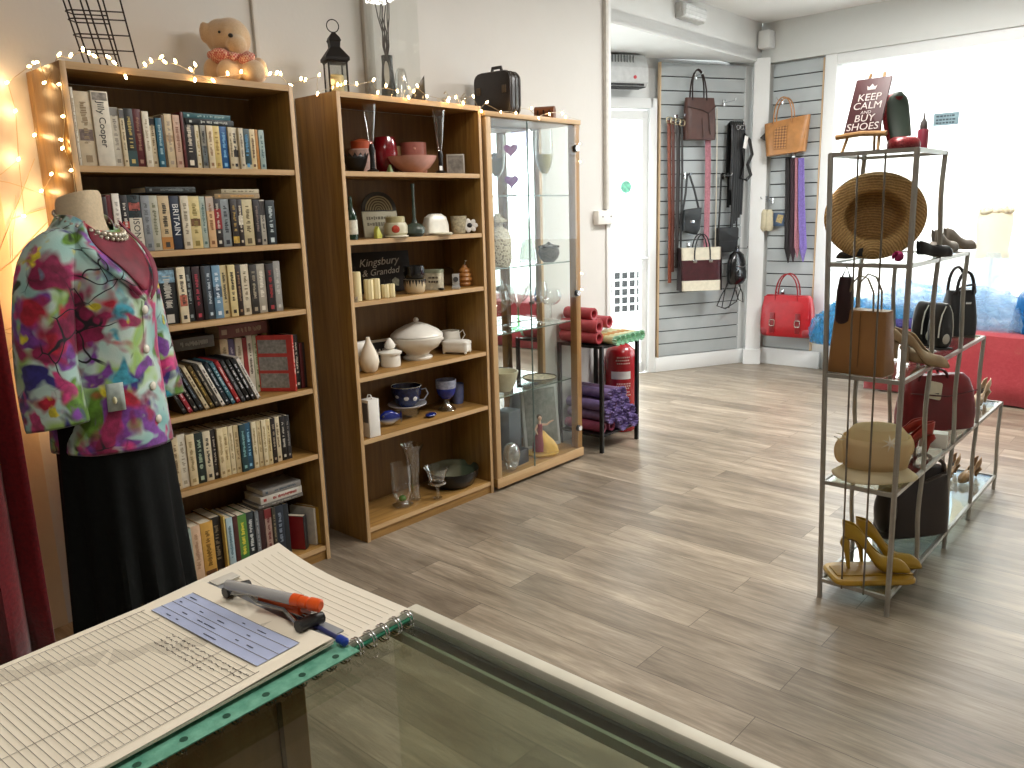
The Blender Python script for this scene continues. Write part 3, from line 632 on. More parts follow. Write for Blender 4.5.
MB().lathe(scaled([(0, .72), (.78, .72), (.8, .78), (.8, .98), (.7, 1.02), (0, 1.02)], 24*s, 20*s)).build('lid', plain('#b8ae84', .35), t)
MB().ball((11.4*s*math.cos(FACE+.15), 11.4*s*math.sin(FACE+.15), 8*s), (.006, 4*s, 4*s), Matrix.Rotation(FACE+.15, 3, 'Z')).build('rose', plain('#b8402c', .4, 0, .3, 90), t)
p, s = sx(397, 238, .272, ZB)
one(MB().lathe(scaled([(0, 0), (.9, 0), (1, .5), (.95, 1), (0, .8)], 24*s, 2*s), 24), 'saucer', plain('#d8d3c0', .3), 'flat cream dish at the shelf edge below the rose tin', 'dish', p)
p, s = sx(378, 238, .28, ZB)
one(MB().prism([(-4*s, 0), (4*s, 0), (5*s, 3*s), (-1*s, 12*s), (-4*s, 8*s)], .02, YZ, b=.003), 'figurine', plain('#b9b84c', .4), 'small lime green figurine at the front of the plate shelf', 'figurine', p, .3)
p, s = sx(415, 236.5, .265, ZB)
one(MB().lathe(scaled([(0, 0), (.75, 0), (1, .06), (1, .15), (.75, .22), (.3, .26), (.16, .34), (.12, .7), (.14, .9), (.2, 1), (.13, 1), (.08, .8), (0, .4)], 21*s, 51*s)), 'bud_vase', plain('#3f4a42', .25), 'dark green bud vase with a long thin neck', 'vase', p)
p, s = sx(436, 233, .20, ZB)
t = thing('butter_dish', 'white lidded butter dish right of the bud vase', 'butter dish', p, .1)
MB().loft([[Vector((x*8*s, y*17*s, z)) for x, y in rrect(2, 2, .3)] for z in (0, 2*s)]).build('tray', WHITE, t)
mb = MB(); mb.loft([[Vector((x*k*6*s, y*k*15.5*s, z)) for x, y in rrect(2, 2, .4)] for z, k in ((2*s, 1), (10*s, .97), (17*s, .82), (20*s, .5), (20.5*s, .2))]); mb.build('lid', plain('#d9d4c6', .3), t)
p, s = sx(441, 236, .275, ZB)
one(MB().lathe(scaled([(0, 0), (.9, 0), (1, .5), (.9, .8), (0, .6)], 27*s, 3*s), 24, ell=.8), 'dish', plain('#e2dcc4', .3), 'shallow cream dish in front of the butter dish', 'dish', p)
p, s = sx(459, 233, .20, ZB)
o = one(MB().lathe(scaled([(0, .02), (.8, 0), (.9, .1), (1, .9), (1.03, 1), (.92, 1), (.8, .12), (0, .1)], 16*s, 17*s), 20), 'beaker', plain('#c2bba0', .4, 0, .35, 70), 'mottled cream beaker lying behind the daisy ornament', 'beaker', p)
p, s = sx(470, 234, .25, ZB); p.z += .006
t = thing('daisy_ornament', 'white daisy ornament with black centre at right of the plate shelf', 'ornament', p, FACE+.1, tilt=(0, -.25, FACE+.1))
mb = MB()
for i in range(7):
    a = 2*PI*i/7; mb.ball((0, 5.2*s*math.cos(a), 6.5*s+4*s*math.sin(a)), (.004, 3.4*s, 2.6*s), Matrix.Rotation(a, 3, 'X'), 10, 6)
mb.build('petals', WHITEM, t); MB().ball((.003, 0, 6.5*s), (.005, 2.6*s, 2.4*s)).build('flower_centre', BLACK, t)
# --- shelf C
WAX = plain('#e3d3a2', .5, 0, .04); WICK = plain('#3a3128', .8)
def candle(px, py, w, h, label, group, flut=0, x=.26):
    p, s = sx(px, py, x, ZC); t = thing('candle', label, 'candle', p, group=group)
    n = 32; rr = lambda i, r: r*(1+.06*math.cos(flut*2*PI*i/n)) if flut else r
    MB().loft([[Vector((rr(i, r*w*s/2)*math.cos(2*PI*i/n), rr(i, r*w*s/2)*math.sin(2*PI*i/n), z*h*s)) for i in range(n)] for r, z in ((.97, 0), (1, .04), (1, .95), (.93, 1), (.5, .985))]).build('wax', WAX, t)
    MB().tube([(0, 0, h*s*.98), (0, 0, h*s+.012), (-.003, .002, h*s+.022)], .0012, 5).build('wick', WICK, t)
candle(357, 297.5, 10, 29, 'tallest cream pillar candle, at the left end of the candle shelf', 'cream candles')
candle(369, 294, 9, 20, 'cream candle of middle height, left of the pair', 'cream candles', 9)
candle(376, 295.5, 9, 20, 'cream candle of middle height, right of the pair', 'cream candles', 9)
candle(385, 293, 8, 13, 'short cream candle, left of the two shortest', 'cream candles', 9)
candle(391, 293.5, 8, 13, 'short cream candle, right of the two shortest', 'cream candles', 9)
p = onx(356, 298, .292); one(MB().box((0, 0, .011), (.004, .016, .022), b=.001), 'price_tag', plain('#8a7a60', .5, 0, .5, 120), 'tiny dark tag at the foot of the tallest candle', 'tag', (.292, p.y, ZC+.001))
p, s = sx(384, 290, .085, ZC)
t = thing('chalk_sign', 'black board with white handwritten lettering behind the candles', 'sign', p, 0, tilt=(0, -.12, -.30))
MB().box((0, 0, 21*s), (.012, 60*s, 40*s), b=.002).build('board', plain('#1d1814', .7), t)
CH = plain('#cfc8ba', .8)
for k, (tx, y, z, sz_) in enumerate((('Kingsbury', -3*s, 31*s, 10.5*s), ('& Grandad', -2*s, 21*s, 9*s))):
    text_obj(tx, sz_, CH, 'lettering', t, frame((.0066, y, z), (0, 1, .06), (0, -.06, 1)), .0003, shear=.3)
MB().prism([(-3*s, -3*s), (3*s, -4*s), (4*s, 2*s), (0, 5*s), (-4*s, 2*s)], .001, YZ).build('painted_leaf', plain('#8c8a74', .7, 0, .3, 80), t).location = (.0068, 13*s, 10*s)
p, s = sx(415, 290, .235, ZC); 
t = thing('bowl', 'cream bowl with a black zigzag edge on the candle shelf', 'bowl', p)
MB().lathe(scaled([(0, 0), (.7, 0), (.85, .1), (1, .6), (1, 1), (.94, 1), (.9, .6), (0, .2)], 22*s, 14*s)).build('bowl', plain('#d8c6a4', .3), t)
mb = MB(); R_ = 11.2*s
for i in range(22):
    a = 2*PI*i/22; mb.prism([(-1.5*s, 0), (1.5*s, 0), (0, -4.5*s if i % 2 else -7*s)], .001, frame((R_*math.cos(a), R_*math.sin(a), 14*s), (-math.sin(a), math.cos(a), 0), (0, 0, 1)))
mb.build('zigzag_print', BLACK, t, smooth=False)
p2 = p+Vector((0, 0, 14*s+.001))
one(MB().lathe(scaled([(0, 0), (.8, 0), (.95, .12), (1, .4), (1, 1), (.94, 1), (.9, .3), (0, .15)], 21*s, 13*s)), 'bowl', plain('#101214', .12, coat=.4), 'glossy black bowl stacked on the zigzag bowl', 'bowl', p2)
p, s = sx(433, 288, .17, ZC)
t = thing('tin_box', 'cream tin box printed with flowers and lettering', 'tin', p, FACE-.25)
MB().loft([[Vector((x*7*s, y*10*s, z)) for x, y in rrect(2, 2, .35)] for z in (0, 18*s)]).build('box', plain('#c9c3ac', .4, 0, .28, 55), t)
MB().loft([[Vector((x*7.3*s, y*10.3*s, z)) for x, y in rrect(2, 2, .35)] for z in (16.5*s, 19.5*s)]).build('lid', plain('#8c927c', .35), t)
mb = MB(); r = random.Random(9)
for k in range(2):
    y = -1*s
    while y < 8*s: l = r.uniform(.8, 1.8)*s; mb.box((7.05*s, y, (12-4*k)*s), (.0008, l, 1.9*s)); y += l+.5*s
mb.build('lettering', plain('#4a4238', .6), t, smooth=False)
p, s = sx(448, 283, .08, ZC)
one(MB().lathe([(0, 0), (8*s, .004), (9*s, .006), (0, .008)], 24, M=frame((0, 0, 0), (0, 1, 0), (0, 0, 1))), 'plate', plain('#4c3722', .4), 'small brown plate leaning at the back, behind the glass clock', 'plate', p+Vector((0, 0, 9*s)))
p, s = sx(441, 286, .25, ZC)
one(MB().ball((0, 0, .006), (.02, .012, .006)), 'pebble', BLACK, 'small black pebble in front of the tin box', 'pebble', p)
p, s = sx(456, 286, .265, ZC)
t = thing('glass_clock', 'tiny clear glass clock beside the honey pot', 'clock', p, FACE)
MB().box((0, 0, 1.5*s), (.03, 8*s, 3*s), b=.002).box((0, 0, 9*s), (.012, 7*s, 12*s), b=.002).build('glass_block', plain('#b9b8b4', .1), t)
MB().lathe([(0, 0), (2.4*s, 0), (2.6*s, .002), (0, .002)], 18, M=frame((0, 0, 0), (0, 1, 0), (0, 0, 1))).build('dial', plain('#4c4d50', .4), t).location = (.0065, 0, 9.5*s)
p, s = sx(465, 284, .19, ZC)
t = thing('honey_pot', 'turned wooden honey pot with a bee on its lid', 'pot', p)
prof = [(0, 0), (.7, 0)]
for i in range(4):
    z0 = i*.2; R0 = (.9, 1, .95, .8)[i]; prof += [(R0*.9, z0+.02), (R0, z0+.1), (R0*.9, z0+.18)]
prof += [(.55, .82), (.35, .9), (.3, .97), (.0, 1)]
MB().lathe(scaled(prof, 15*s, 21*s), 24).build('pot', wood('#9a6430', '#bd8548', 'z'), t)
MB().tube([(0, 0, 20*s), (-.006, .016, 24*s)], .0008, 5).ball((-.007, .018, 24.5*s), (.004, .005, .003), nu=8, nv=6).build('bee', plain('#cfc8b0', .5), t)
# --- shelf D
p, s = sz(370, 372, ZD)
one(MB().lathe(scaled([(0, 0), (.55, 0), (.75, .05), (1, .28), (.93, .45), (.6, .68), (.3, .86), (.18, 1), (.12, .98), (.2, .8), (0, .5)], 20*s, 35*s)), 'vase', plain('#ece0cc', .3, 0, .03), 'white teardrop vase at the left of the tureen shelf', 'vase', p)
p, s = sx(362, 362, .17, ZD)
one(MB().box((0, 0, 15*s), (.02, 17*s, 29*s), b=.002), 'card', WHITEM, 'white card standing behind the teardrop vase', 'card', p, .2)
p, s = sx(381, 358, .05, ZD)
t = thing('word_sign', 'long black sign with white letters behind the lidded pot', 'sign', p, 0, tilt=(0, -.1, -.12))
MB().box((0, 0, 10*s), (.014, 40*s, 20*s), b=.001).build('board', plain('#1d1b19', .6), t)
MB().box((0, 0, 20.5*s), (.02, 41*s, 2.5*s), b=.001).build('frame', plain('#c9c0ae', .5), t)
text_obj('SWEET', 9*s, plain('#d6d0c2', .6), 'lettering', t, frame((.0075, 4*s, 9*s), (0, 1, 0), (0, 0, 1)), .0004)
p, s = sz(391, 366, ZD)
t = thing('lidded_pot', 'white lidded pot with a bud shaped knob, left of the tureen', 'pot', p)
MB().lathe(scaled([(0, 0), (.92, 0), (.95, .1), (.92, .75), (1, .8), (0, .8)], 21*s, 15*s), 28).build('pot', WHITE, t)
MB().lathe(scaled([(0, .8), (1.08, .82), (1.12, .95), (.6, 1.08), (.25, 1.12), (.5, 1.25), (.52, 1.45), (.3, 1.7), (.12, 1.85), (0, 1.9)], 21*s, 15*s), 28).build('lid', WHITE, t)
p, s = sz(417, 357.5, ZD); p += Vector((.018, -.010, 0))
t = thing('tureen', 'large white china soup tureen with a pointed lid', 'tureen', p)
W2 = 52*s; H2 = 41*s
MB().lathe(scaled([(0, .01), (.55, 0), (.57, .04), (.42, .1), (.48, .16), (.8, .28), (.98, .44), (1, .53), (.96, .56), (0, .55)], W2, H2), 36).build('bowl', WHITE, t)
MB().lathe(scaled([(0, .55), (1.0, .57), (.98, .6), (.8, .7), (.45, .81), (.18, .87), (.08, .89), (.11, .93), (.07, .98), (0, 1)], W2, H2), 36).build('lid', WHITE, t)
for sg in (-1, 1):
    a = -.45 if sg < 0 else PI-.45
    c = Vector((W2/2*.93*math.cos(a-PI/2+.2), W2/2*.93*math.sin(a-PI/2+.2), H2*.42)); u = c.copy(); u.z = 0; u.normalize(); q = Vector((-u.y, u.x, 0))
    MB().tube([c-q*.022-u*.006, c-q*.020+u*.014, c+u*.02, c+q*.020+u*.014, c+q*.022-u*.006], .0065, 8).build('handle', WHITE, t)
p, s = sx(451, 349, .12, ZD)
t = thing('cream_jug', 'small white jug with a looped handle behind the box', 'jug', p)
MB().lathe(scaled([(0, 0), (.6, 0), (.9, .3), (1, .6), (.9, 1), (.84, 1), (.9, .5), (0, .1)], 20*s, 20*s)).build('jug', WHITE, t)
MB().tube([(9*s*.66, 9*s*.75, 17*s), (12*s*.66, 13*s*.75, 20*s), (14*s*.66, 15*s*.75, 15*s), (9*s*.66, 9*s*.75, 7*s)], .003, 7).build('handle', WHITE, t)
p, s = sz(457, 353.5, ZD)
t = thing('trinket_box', 'white china box on four small feet, right of the tureen', 'box', p, FACE-.35)
MB().loft([[Vector((x*k*7*s, y*k*13.5*s, z)) for x, y in rrect(2, 2, .3)] for z, k in ((2*s, .93), (3*s, 1), (9*s, 1), (10*s, .97))]).build('box', WHITE, t)
MB().loft([[Vector((x*k*7*s, y*k*13.5*s, z)) for x, y in rrect(2, 2, .3)] for z, k in ((10*s, 1.03), (12*s, 1.02), (13.5*s, .85), (14*s, .6))]).build('lid', WHITE, t)
for a in (-1, 1):
    for b in (-1, 1): MB().ball((a*5.5*s, b*11.5*s, 1.6*s), (1.5*s, 1.5*s, 1.6*s), nu=8, nv=6).build('foot', WHITE, t)
# --- shelf E
p, s = sz(372, 436, ZE)
t = thing('gift_box', 'white box with a grey window panel at left of the blue china shelf', 'box', p, FACE-.75)
MB().box((0, 0, 19*s), (13*s, 12*s, 38*s), b=.001).build('box', WHITEM, t)
MB().box((6.7*s, .5*s, 25*s), (.002, 8*s, 20*s)).build('window_panel', plain('#6d6e74', .3), t)
MB().tube([(0, -4*s, 38*s), (0, -2*s, 42*s), (0, 2*s, 42*s), (0, 4*s, 38*s)], .003, 6).build('loop', WHITEM, t)
p, s = sz(390, 426, ZE)
t = thing('fish_ornament', 'blue and white china fish behind the white box', 'ornament', p, FACE-1.2)
bl = NT('blue_white_glaze'); v = bl.coord(); sp_ = bl.n('SeparateXYZ'); bl.l(v, sp_.inputs[0]); mr = bl.n('MapRange'); bl.l(sp_.outputs[2], mr.inputs['Value']); mr.inputs['From Min'].default_value = .012; mr.inputs['From Max'].default_value = .05
bl.bsdf(bl.ramp(mr.outputs[0], [(.15, '#dcd9cf'), (.5, '#8290b4'), (.7, '#1b2b7c')]), .15, coat=.3)
MB().loft([[Vector((x, 4*s*k*math.cos(2*PI*i/16), 8.5*s+7.5*s*k*math.sin(2*PI*i/16))) for i in range(16)] for x, k in ((-12*s, .9), (-10.5*s, .35), (-7*s, .6), (-2*s, 1), (4*s, .95), (8*s, .6), (10*s, .25))]).build('body', bl.m, t)
MB().ball((7*s, 3.2*s, 11*s), (1.2*s, .8*s, 1.2*s), nu=10, nv=6).build('eye', BLACK, t)
p, s = sz(407, 413, ZE); p += Vector((.048, -.036, 0))
BLUEP = plain('#1f2c58', .2, 0, .5, 70, coat=.4)
t = thing('plastic_stand', 'low clear stand under the blue cup and saucer', 'stand', p, FACE)
MB().box((0, 0, 7.2*s), (.06, 20*s, .004)).box((-.028, 0, 3.6*s), (.004, 20*s, 7*s)).box((.028, 0, 3.6*s), (.004, 20*s, 7*s)).build('clear_plastic', glass((.9, .93, .92), 2.5), t, smooth=False)
pc = p+Vector((0, 0, 7.2*s+.004))
one(MB().lathe(scaled([(0, 0), (.5, 0), (.75, .3), (1, .8), (1, 1), (.7, .5), (0, .3)], 38*s, 5*s), 32), 'saucer', plain('#c4c6cc', .2, 0, .15, 40), 'pale saucer under the blue patterned cup', 'saucer', pc)
t = thing('cup', 'dark blue flowered cup on its saucer', 'cup', pc+Vector((0, 0, 2.2*s)))
MB().lathe(scaled([(0, 0), (.5, 0), (.52, .06), (.75, .2), (.95, .6), (1, 1), (.95, 1), (.88, .6), (.6, .2), (0, .12)], 30*s, 20*s), 32).build('cup', BLUEP, t)
MB().lathe(scaled([(1.0, .985), (.975, 1.02), (.95, .985)], 30*s, 20*s), 32).build('rim', WHITE, t)
d = R3 @ Vector((1, 0, 0)); d.z = 0; d.normalize()
MB().tube([d*14*s+Vector((0, 0, 16*s)), d*19*s+Vector((0, 0, 17*s)), d*21*s+Vector((0, 0, 12*s)), d*17*s+Vector((0, 0, 6*s)), d*12*s+Vector((0, 0, 5*s))], .0035, 7).build('handle', plain('#a9adba', .2), t)
for a, zz in ((.1, .5), (-.6, .6), (.75, .45)):
    r = 13.8*s; MB().ball((r*math.cos(FACE+a), r*math.sin(FACE+a), zz*20*s), (.003, 2.4*s, 2.2*s), Matrix.Rotation(FACE+a, 3, 'Z'), 10, 6).build('flower_print', plain('#d8d6d4', .3), t)
p, s = sz(431, 417, ZE)
one(MB().ball((0, 0, .011), (.024, .036, .010)), 'pill_box', plain('#16286e', .1, 0, .3, 60, coat=.6), 'small oval cobalt blue pill box', 'pill box', p, .3)
p, s = sz(447, 410, ZE)
t = thing('goblet', 'cobalt blue and clear cut glass goblet', 'glass', p)
MB().lathe(scaled([(0, 0), (.9, .02), (.7, .1), (.35, .2), (.25, .32), (.5, .4)], 21*s, 31*s), 12).build('foot', glass((.86, .88, .9), 3), t)
MB().lathe(scaled([(.0, .40), (.5, .4), (.85, .55), (.97, .75), (.8, .72), (0, .5)], 21*s, 31*s), 20).build('blue_band', plain('#1c2e8c', .1, 0, .3, 60), t)
MB().lathe(scaled([(.97, .74), (1, 1), (.95, 1), (.9, .74)], 21*s, 31*s), 20).build('rim', plain('#8f93a4', .15, 0, .3, 80), t)
p, s = sx(458, 402, .13, ZE)
one(MB().lathe(scaled([(0, 0), (.8, 0), (.95, .3), (1, 1), (.93, 1), (.85, .2), (0, .15)], 13*s, 20*s)), 'beaker', plain('#5d6890', .25, 0, .2), 'small blue-grey beaker behind the cut glass goblet', 'beaker', p)
# --- shelf F
p, s = sz(403, 506, ZF)
t = thing('hurricane_glass', 'clear footed glass with a green blob in its base', 'glass', p)
MB().lathe(scaled([(0, .02), (.95, .02), (1.0, .04), (.6, .09), (.5, .14), (.75, .2), (.95, .35), (1, .7), (.97, 1)], 21*s, 44*s), 28).build('glass_body', CL, t)
MB().ball((0, 0, 8*s), (4*s, 4*s, 3*s)).build('green_blob', plain('#2f7a34', .15), t)
p, s = sz(415, 499, ZF)
cg = NT('cut_crystal'); v = cg.coord((1, 1, 1)); vo = cg.n('TexVoronoi'); vo.feature = 'DISTANCE_TO_EDGE'; vo.inputs['Scale'].default_value = 70; cg.l(v, vo.inputs['Vector'])
trn = cg.n('BsdfTransparent'); trn.inputs['Color'].default_value = (.93, .94, .93, 1); gg = cg.n('BsdfGlossy', Roughness=.12); ms_ = cg.n('MixShader'); rmp = cg.n('MapRange'); cg.l(vo.outputs['Distance'], rmp.inputs['Value']); rmp.inputs['From Max'].default_value = .12; rmp.inputs['To Min'].default_value = .62; rmp.inputs['To Max'].default_value = .16
cg.l(rmp.outputs[0], ms_.inputs['Fac']); cg.l(trn.outputs[0], ms_.inputs[1]); cg.l(gg.outputs[0], ms_.inputs[2]); cg.l(ms_.outputs[0], cg.out.inputs['Surface']); CUT = cg.m
n = 32; mb = MB()
mb.loft([[Vector((r*(1+(.09*math.cos(8*2*PI*i/n) if z > .9 else 0))*9.5*s*math.cos(2*PI*i/n), r*(1+(.09*math.cos(8*2*PI*i/n) if z > .9 else 0))*9.5*s*math.sin(2*PI*i/n), z*57*s)) for i in range(n)] for r, z in ((.01, .0), (.6, 0), (.62, .04), (.5, .1), (.55, .3), (.7, .6), (.85, .85), (1.0, .95), (1.15, 1))], cap=False)
one(mb, 'crystal_vase', CUT, 'tall cut crystal vase with a flared wavy rim', 'vase', p)
p, s = sz(453, 483, ZF); p.x = .155
t = thing('serving_bowl', 'large oval black bowl with a grey-green glazed inside', 'bowl', p, FACE)
MB().lathe(scaled([(0, .02), (.7, 0), (.8, .08), (.97, .6), (1, 1), (.97, 1)], 58*s, 16*s), 40, ell=.9).build('bowl', plain('#0c0d0c', .3), t)
ig = NT('grey_green_glaze'); v = ig.coord(); nz_ = ig.noise(v, 8, 2); sp_ = ig.n('SeparateXYZ'); ig.l(v, sp_.inputs[0]); ad = ig.n('Math', operation='MULTIPLY_ADD'); ig.l(sp_.outputs[1], ad.inputs[0]); ad.inputs[1].default_value = 3.2; ad.inputs[2].default_value = .42
ig.bsdf(ig.ramp(ad.outputs[0], [(0, '#7f7d66'), (.5, '#767660'), (.55, '#54604c'), (.75, '#4c5846'), (.8, '#20241f')]), .3, coat=.4)
MB().lathe(scaled([(0, .12), (.6, .13), (.93, .62), (.965, .99)], 58*s, 16*s), 40, ell=.9).build('inner_glaze', ig.m, t)
p, s = sz(438, 499, ZF)
t = thing('tealight_holder', 'clear glass tealight holder on a wire stem in front of the black bowl', 'candle holder', p)
MB().lathe(scaled([(0, 0), (.35, 0), (.38, .05), (.12, .1), (.1, .35), (.28, .42), (.0, .43)], 25*s, 33*s), 16).build('stem', glass((.9, .9, .88), 2.5), t)
MB().lathe(scaled([(.3, .42), (.5, .45), (.75, .8), (1, 1)], 25*s, 33*s), 20).build('cup', CL, t)
MB().lathe(scaled([(.68, .5), (.74, .5), (.74, .55), (.68, .55), (.68, .5)], 25*s, 33*s), 20).build('ring', plain('#c9c9c6', .2, 1), t)
# ================================================================== ON TOP OF THE UNITS
WIRE = plain('#241a14', .5, .3)
U = R3 @ Vector((1, 0, 0)); U.z = 0; U.normalize()            # to the right as the shopkeeper stands
T_ = Vector((-FWD.x, -FWD.y, 0)).normalized()                 # towards the shopkeeper
def facing(o, deg=0):
    """matrix with local X to the right, Y up, Z towards the shopkeeper, turned by deg"""
    q = Matrix.Rotation(math.radians(deg), 3, 'Z'); return frame(o, q @ U, (0, 0, 1), q @ T_)
# wire basket
t = thing('wire_basket', 'black wire magazine basket standing on the book-filled bookcase', 'basket', onx(108, 64, .15)*1)
t.location.z = TOP+.003; o0 = Vector(t.location)
def bp(px, py, x): return onx(px, py, x)-o0
zoff = -(bp(137, 65, .22).z); Bf = lambda px, py: bp(px, py, .22)+Vector((0, 0, 0))
mb = MB()
fr = [[Bf(88+19*k/2.4+(c*(34-4*k/2.4*.9)), 0+24*k+c*2-1) for k in (-1.2, 0, .35, 1.0, 1.65, 2.4)] for c in (0, .34, 1)]
low = min(p.z for r in fr for p in r); sh = Vector((0, 0, -low+.004))
fr = [[p+sh for p in r] for r in fr]
for r in fr: mb.tube(r, .0028, 6)
for k in range(1, 6): mb.tube([r[k] for r in fr], .0022, 6)
bk = [[p+Vector((-.08, -.02, 0)) for p in r] for r in fr]
for r in bk: mb.tube(r, .0028, 6)
for k in range(1, 6): mb.tube([r[k] for r in bk], .0022, 6)
for a, b in zip(fr[0], bk[0]):
    m_ = (a+b)/2+Vector((0, -.045, 0)); mb.tube([a, a.lerp(m_, .6)+Vector((0, -.012, 0)), m_, b.lerp(m_, .6)+Vector((0, -.012, 0)), b], .0022, 6)
m0 = [(a+b)/2+Vector((0, -.045, 0)) for a, b in zip(fr[0], bk[0])]; mb.tube(m0, .0026, 6)
for a, b in ((fr[1], bk[1]), (fr[2], bk[2])): mb.tube([a[5], b[5]], .0024, 6)
mb.build('wire_frame', WIRE, t)
# teddy bear
p = onx(236, 76, .15); p.z = TOP+.002; s = pxm(p)
t = thing('teddy_bear', 'pale teddy bear with red checked bow sitting on the bookcase', 'teddy bear', p)
Mf = facing((0, 0, 0))
def V(u, v, w=0): return Mf @ Vector((u*s, v*s, w*s))
mb = MB()
mb.ball(V(-2, 44, 0), (21*s, 19*s, 20*s)); mb.ball(V(-12, 47, -2), (17*s, 15*s, 17*s))
mb.ball(V(8, 35, 15), (10*s, 10*s, 10*s)); mb.ball(V(-25, 50, 6), (6*s, 4.5*s, 10*s)) ; mb.ball(V(0, 16, 0), (21*s, 17*s, 18*s))
mb.ball(V(-20, 13, 8), (9*s, 9*s, 13*s)); mb.ball(V(25, 14, 4), (8*s, 8*s, 12*s)); mb.ball(V(-1, 10.5, 17), (12*s, 12*s, 12.5*s)); mb.ball(V(22, 10, 14), (12*s, 12*s, 12*s))
pl = NT('plush'); v = pl.coord(); n1 = pl.noise(v, 220, 3, .7); n2 = pl.noise(v, 14, 3)
pl.bsdf(pl.mix(.3, pl.ramp(n2, [(.3, '#cfae88'), (.7, '#e2c8a2')]), pl.ramp(n1, [(.3, '#a87c58'), (.7, '#e6c8a4')])), .95, 0, n1, .6, .2, .6, bdist=.004)
o = mb.build('body', pl.m, t); mod(o, 'REMESH', mode='VOXEL', voxel_size=.006, use_smooth_shade=True); mod(o, 'SMOOTH', factor=.6, iterations=4)
bw = NT('red_check'); v = bw.coord((1, 1, 1)); ck = bw.n('TexChecker'); ck.inputs['Scale'].default_value = 150; bw.l(v, ck.inputs['Vector']); ck.inputs['Color1'].default_value = lin('#b0343a'); ck.inputs['Color2'].default_value = lin('#e6c4ae'); bw.bsdf(ck.outputs['Color'], .8)
mb = MB(); mb.ball(V(-7, 25, 19), (11*s, 10*s, 5*s), Matrix.Rotation(-.5, 3, U)); mb.ball(V(17, 23, 16), (10*s, 8*s, 5*s), Matrix.Rotation(.3, 3, T_)); mb.ball(V(6, 24, 21), (4*s, 4*s, 4*s)); mb.tube([V(-21, 29, 6), V(-10, 26, 18), V(5, 25, 20), V(18, 27, 10)], 4*s, 8)
mb.build('bow', bw.m, t)
MB().ball(V(5.5, 43, 22.5), (2.3*s, 2.3*s, 2.0*s)).build('nose', BLACK, t); MB().ball(V(-6, 47, 19.5), (1.3*s, 1.3*s, 1.3*s)).build('eye', BLACK, t)
# lantern
p = onx(337, 88, .2); p.z = TOP+.002; s = pxm(p)
t = thing('lantern', 'black metal lantern holding a cream candle, on the china bookcase', 'lantern', p, FACE+.45)
IRON = plain('#1c1815', .55, .3)
hw = 10*s; mb = MB(); mb.box((0, 0, .004), (2*hw, 2*hw, .008), b=.002)
mb.box((0, 0, 30.5*s), (2*hw+.004, 2*hw+.004, .010), b=.002)
mb.build('base_and_rim', IRON, t)
for a in (-1, 1):
    for b in (-1, 1): MB().box((a*(hw-.004), b*(hw-.004), 15*s), (.007, .007, 30*s), b=.001).build('corner_post', IRON, t)
mb = MB()
mb.loft([[Vector((x*k*s, y*k*s, z*s)) for x, y in ((-1, -1), (1, -1), (1, 1), (-1, 1))] for z, k in ((31, 11.8), (34, 11.8), (44, 4.8), (49, 5.2), (50, 6), (53, 5), (57, 2.2), (58.5, .9))])
mb.build('roof', IRON, t, angle=20)
MB().tube(arc((0, 0, 64*s), 6*s, 0, 2*PI, 20, 'yz')[:-1], .0022, 7, closed=True).build('ring', IRON, t)
for a in range(4):
    q = Matrix.Rotation(a*PI/2, 4, 'Z'); MB().box((hw-.004, 0, 15*s), (.002, 2*hw-.014, 29*s), M=q).build('glass_pane', CL, t, smooth=False)
pc = p+Vector((0, 0, .0095))
tcn = thing('candle', 'cream candle inside the black lantern', 'candle', pc)
MB().lathe(scaled([(0, 0), (1, 0), (1, .97), (.9, 1), (0, .95)], 14.5*s, 16*s), 24).build('wax', WAX, tcn); MB().tube([(0, 0, 15*s), (0, 0, 18*s)], .001, 5).build('wick', WICK, tcn)
# square glass vase with twigs, bottle vase inside, cut glass and a dark wedge
p = onx(396, 95, .15); p.z = TOP+.002; s = pxm(p)
t = thing('glass_vase', 'tall square clear glass vase standing on the china bookcase', 'vase', p, FACE+.72)
hw = 18*s; H = .5
for a in range(4):
    q = Matrix.Rotation(a*PI/2, 4, 'Z'); MB().box((hw, 0, H/2), (.004, 2*hw, H), M=q, b=.001).build('glass_side', glass((.985, .99, .985), .5), t, smooth=False)
MB().box((0, 0, .005), (2*hw-.005, 2*hw-.005, .009)).build('glass_base', glass((.9, .92, .91), 2), t, smooth=False)
pb = p+Vector(U)*(-7*s)+Vector((0, 0, .0105))
tb = thing('bottle_vase', 'slim black bottle vase holding dark twigs, inside the square glass vase', 'vase', pb)
MB().lathe(scaled([(0, 0), (.9, 0), (1, .1), (.85, .5), (.7, .8), (.75, 1), (.6, 1), (0, .9)], 15*s, 42*s), 20).build('vase', plain('#23231f', .25), tb)
MB().prism([(2.6*s*math.cos(2*PI*i/20), 12*s*math.sin(2*PI*i/20)) for i in range(20)], .001, facing(T_*7.3*s+Vector((0, 0, 24*s)))).build('painted_oval', plain('#c9ccc6', .3), tb)
r = random.Random(5); mb = MB()
for k in range(7):
    a = r.uniform(-.25, .25); b = r.uniform(-.1, .1); pts = [Vector((0, 0, 38*s))]
    for j in range(1, 6): pts.append(U*(a*j*9*s+r.uniform(-2, 2)*s)+T_*(b*j*8*s)+Vector((0, 0, 38*s+j*13*s)))
    mb.tube(pts, [.0042*(1-.13*j) for j in range(6)], 5)
mb.build('twigs', plain('#2a211b', .8), tb)
pb = p+Vector(U)*(6*s)+Vector((0, 0, .0105))
one(MB().lathe(scaled([(0, 0), (1, 0), (.95, .5), (.8, .8), (.5, 1), (.45, 1)], 14*s, 30*s), 20), 'carafe', CUT, 'cut glass carafe inside the square glass vase', 'carafe', pb)
p = onx(417, 96, .24); p.z = TOP+.002
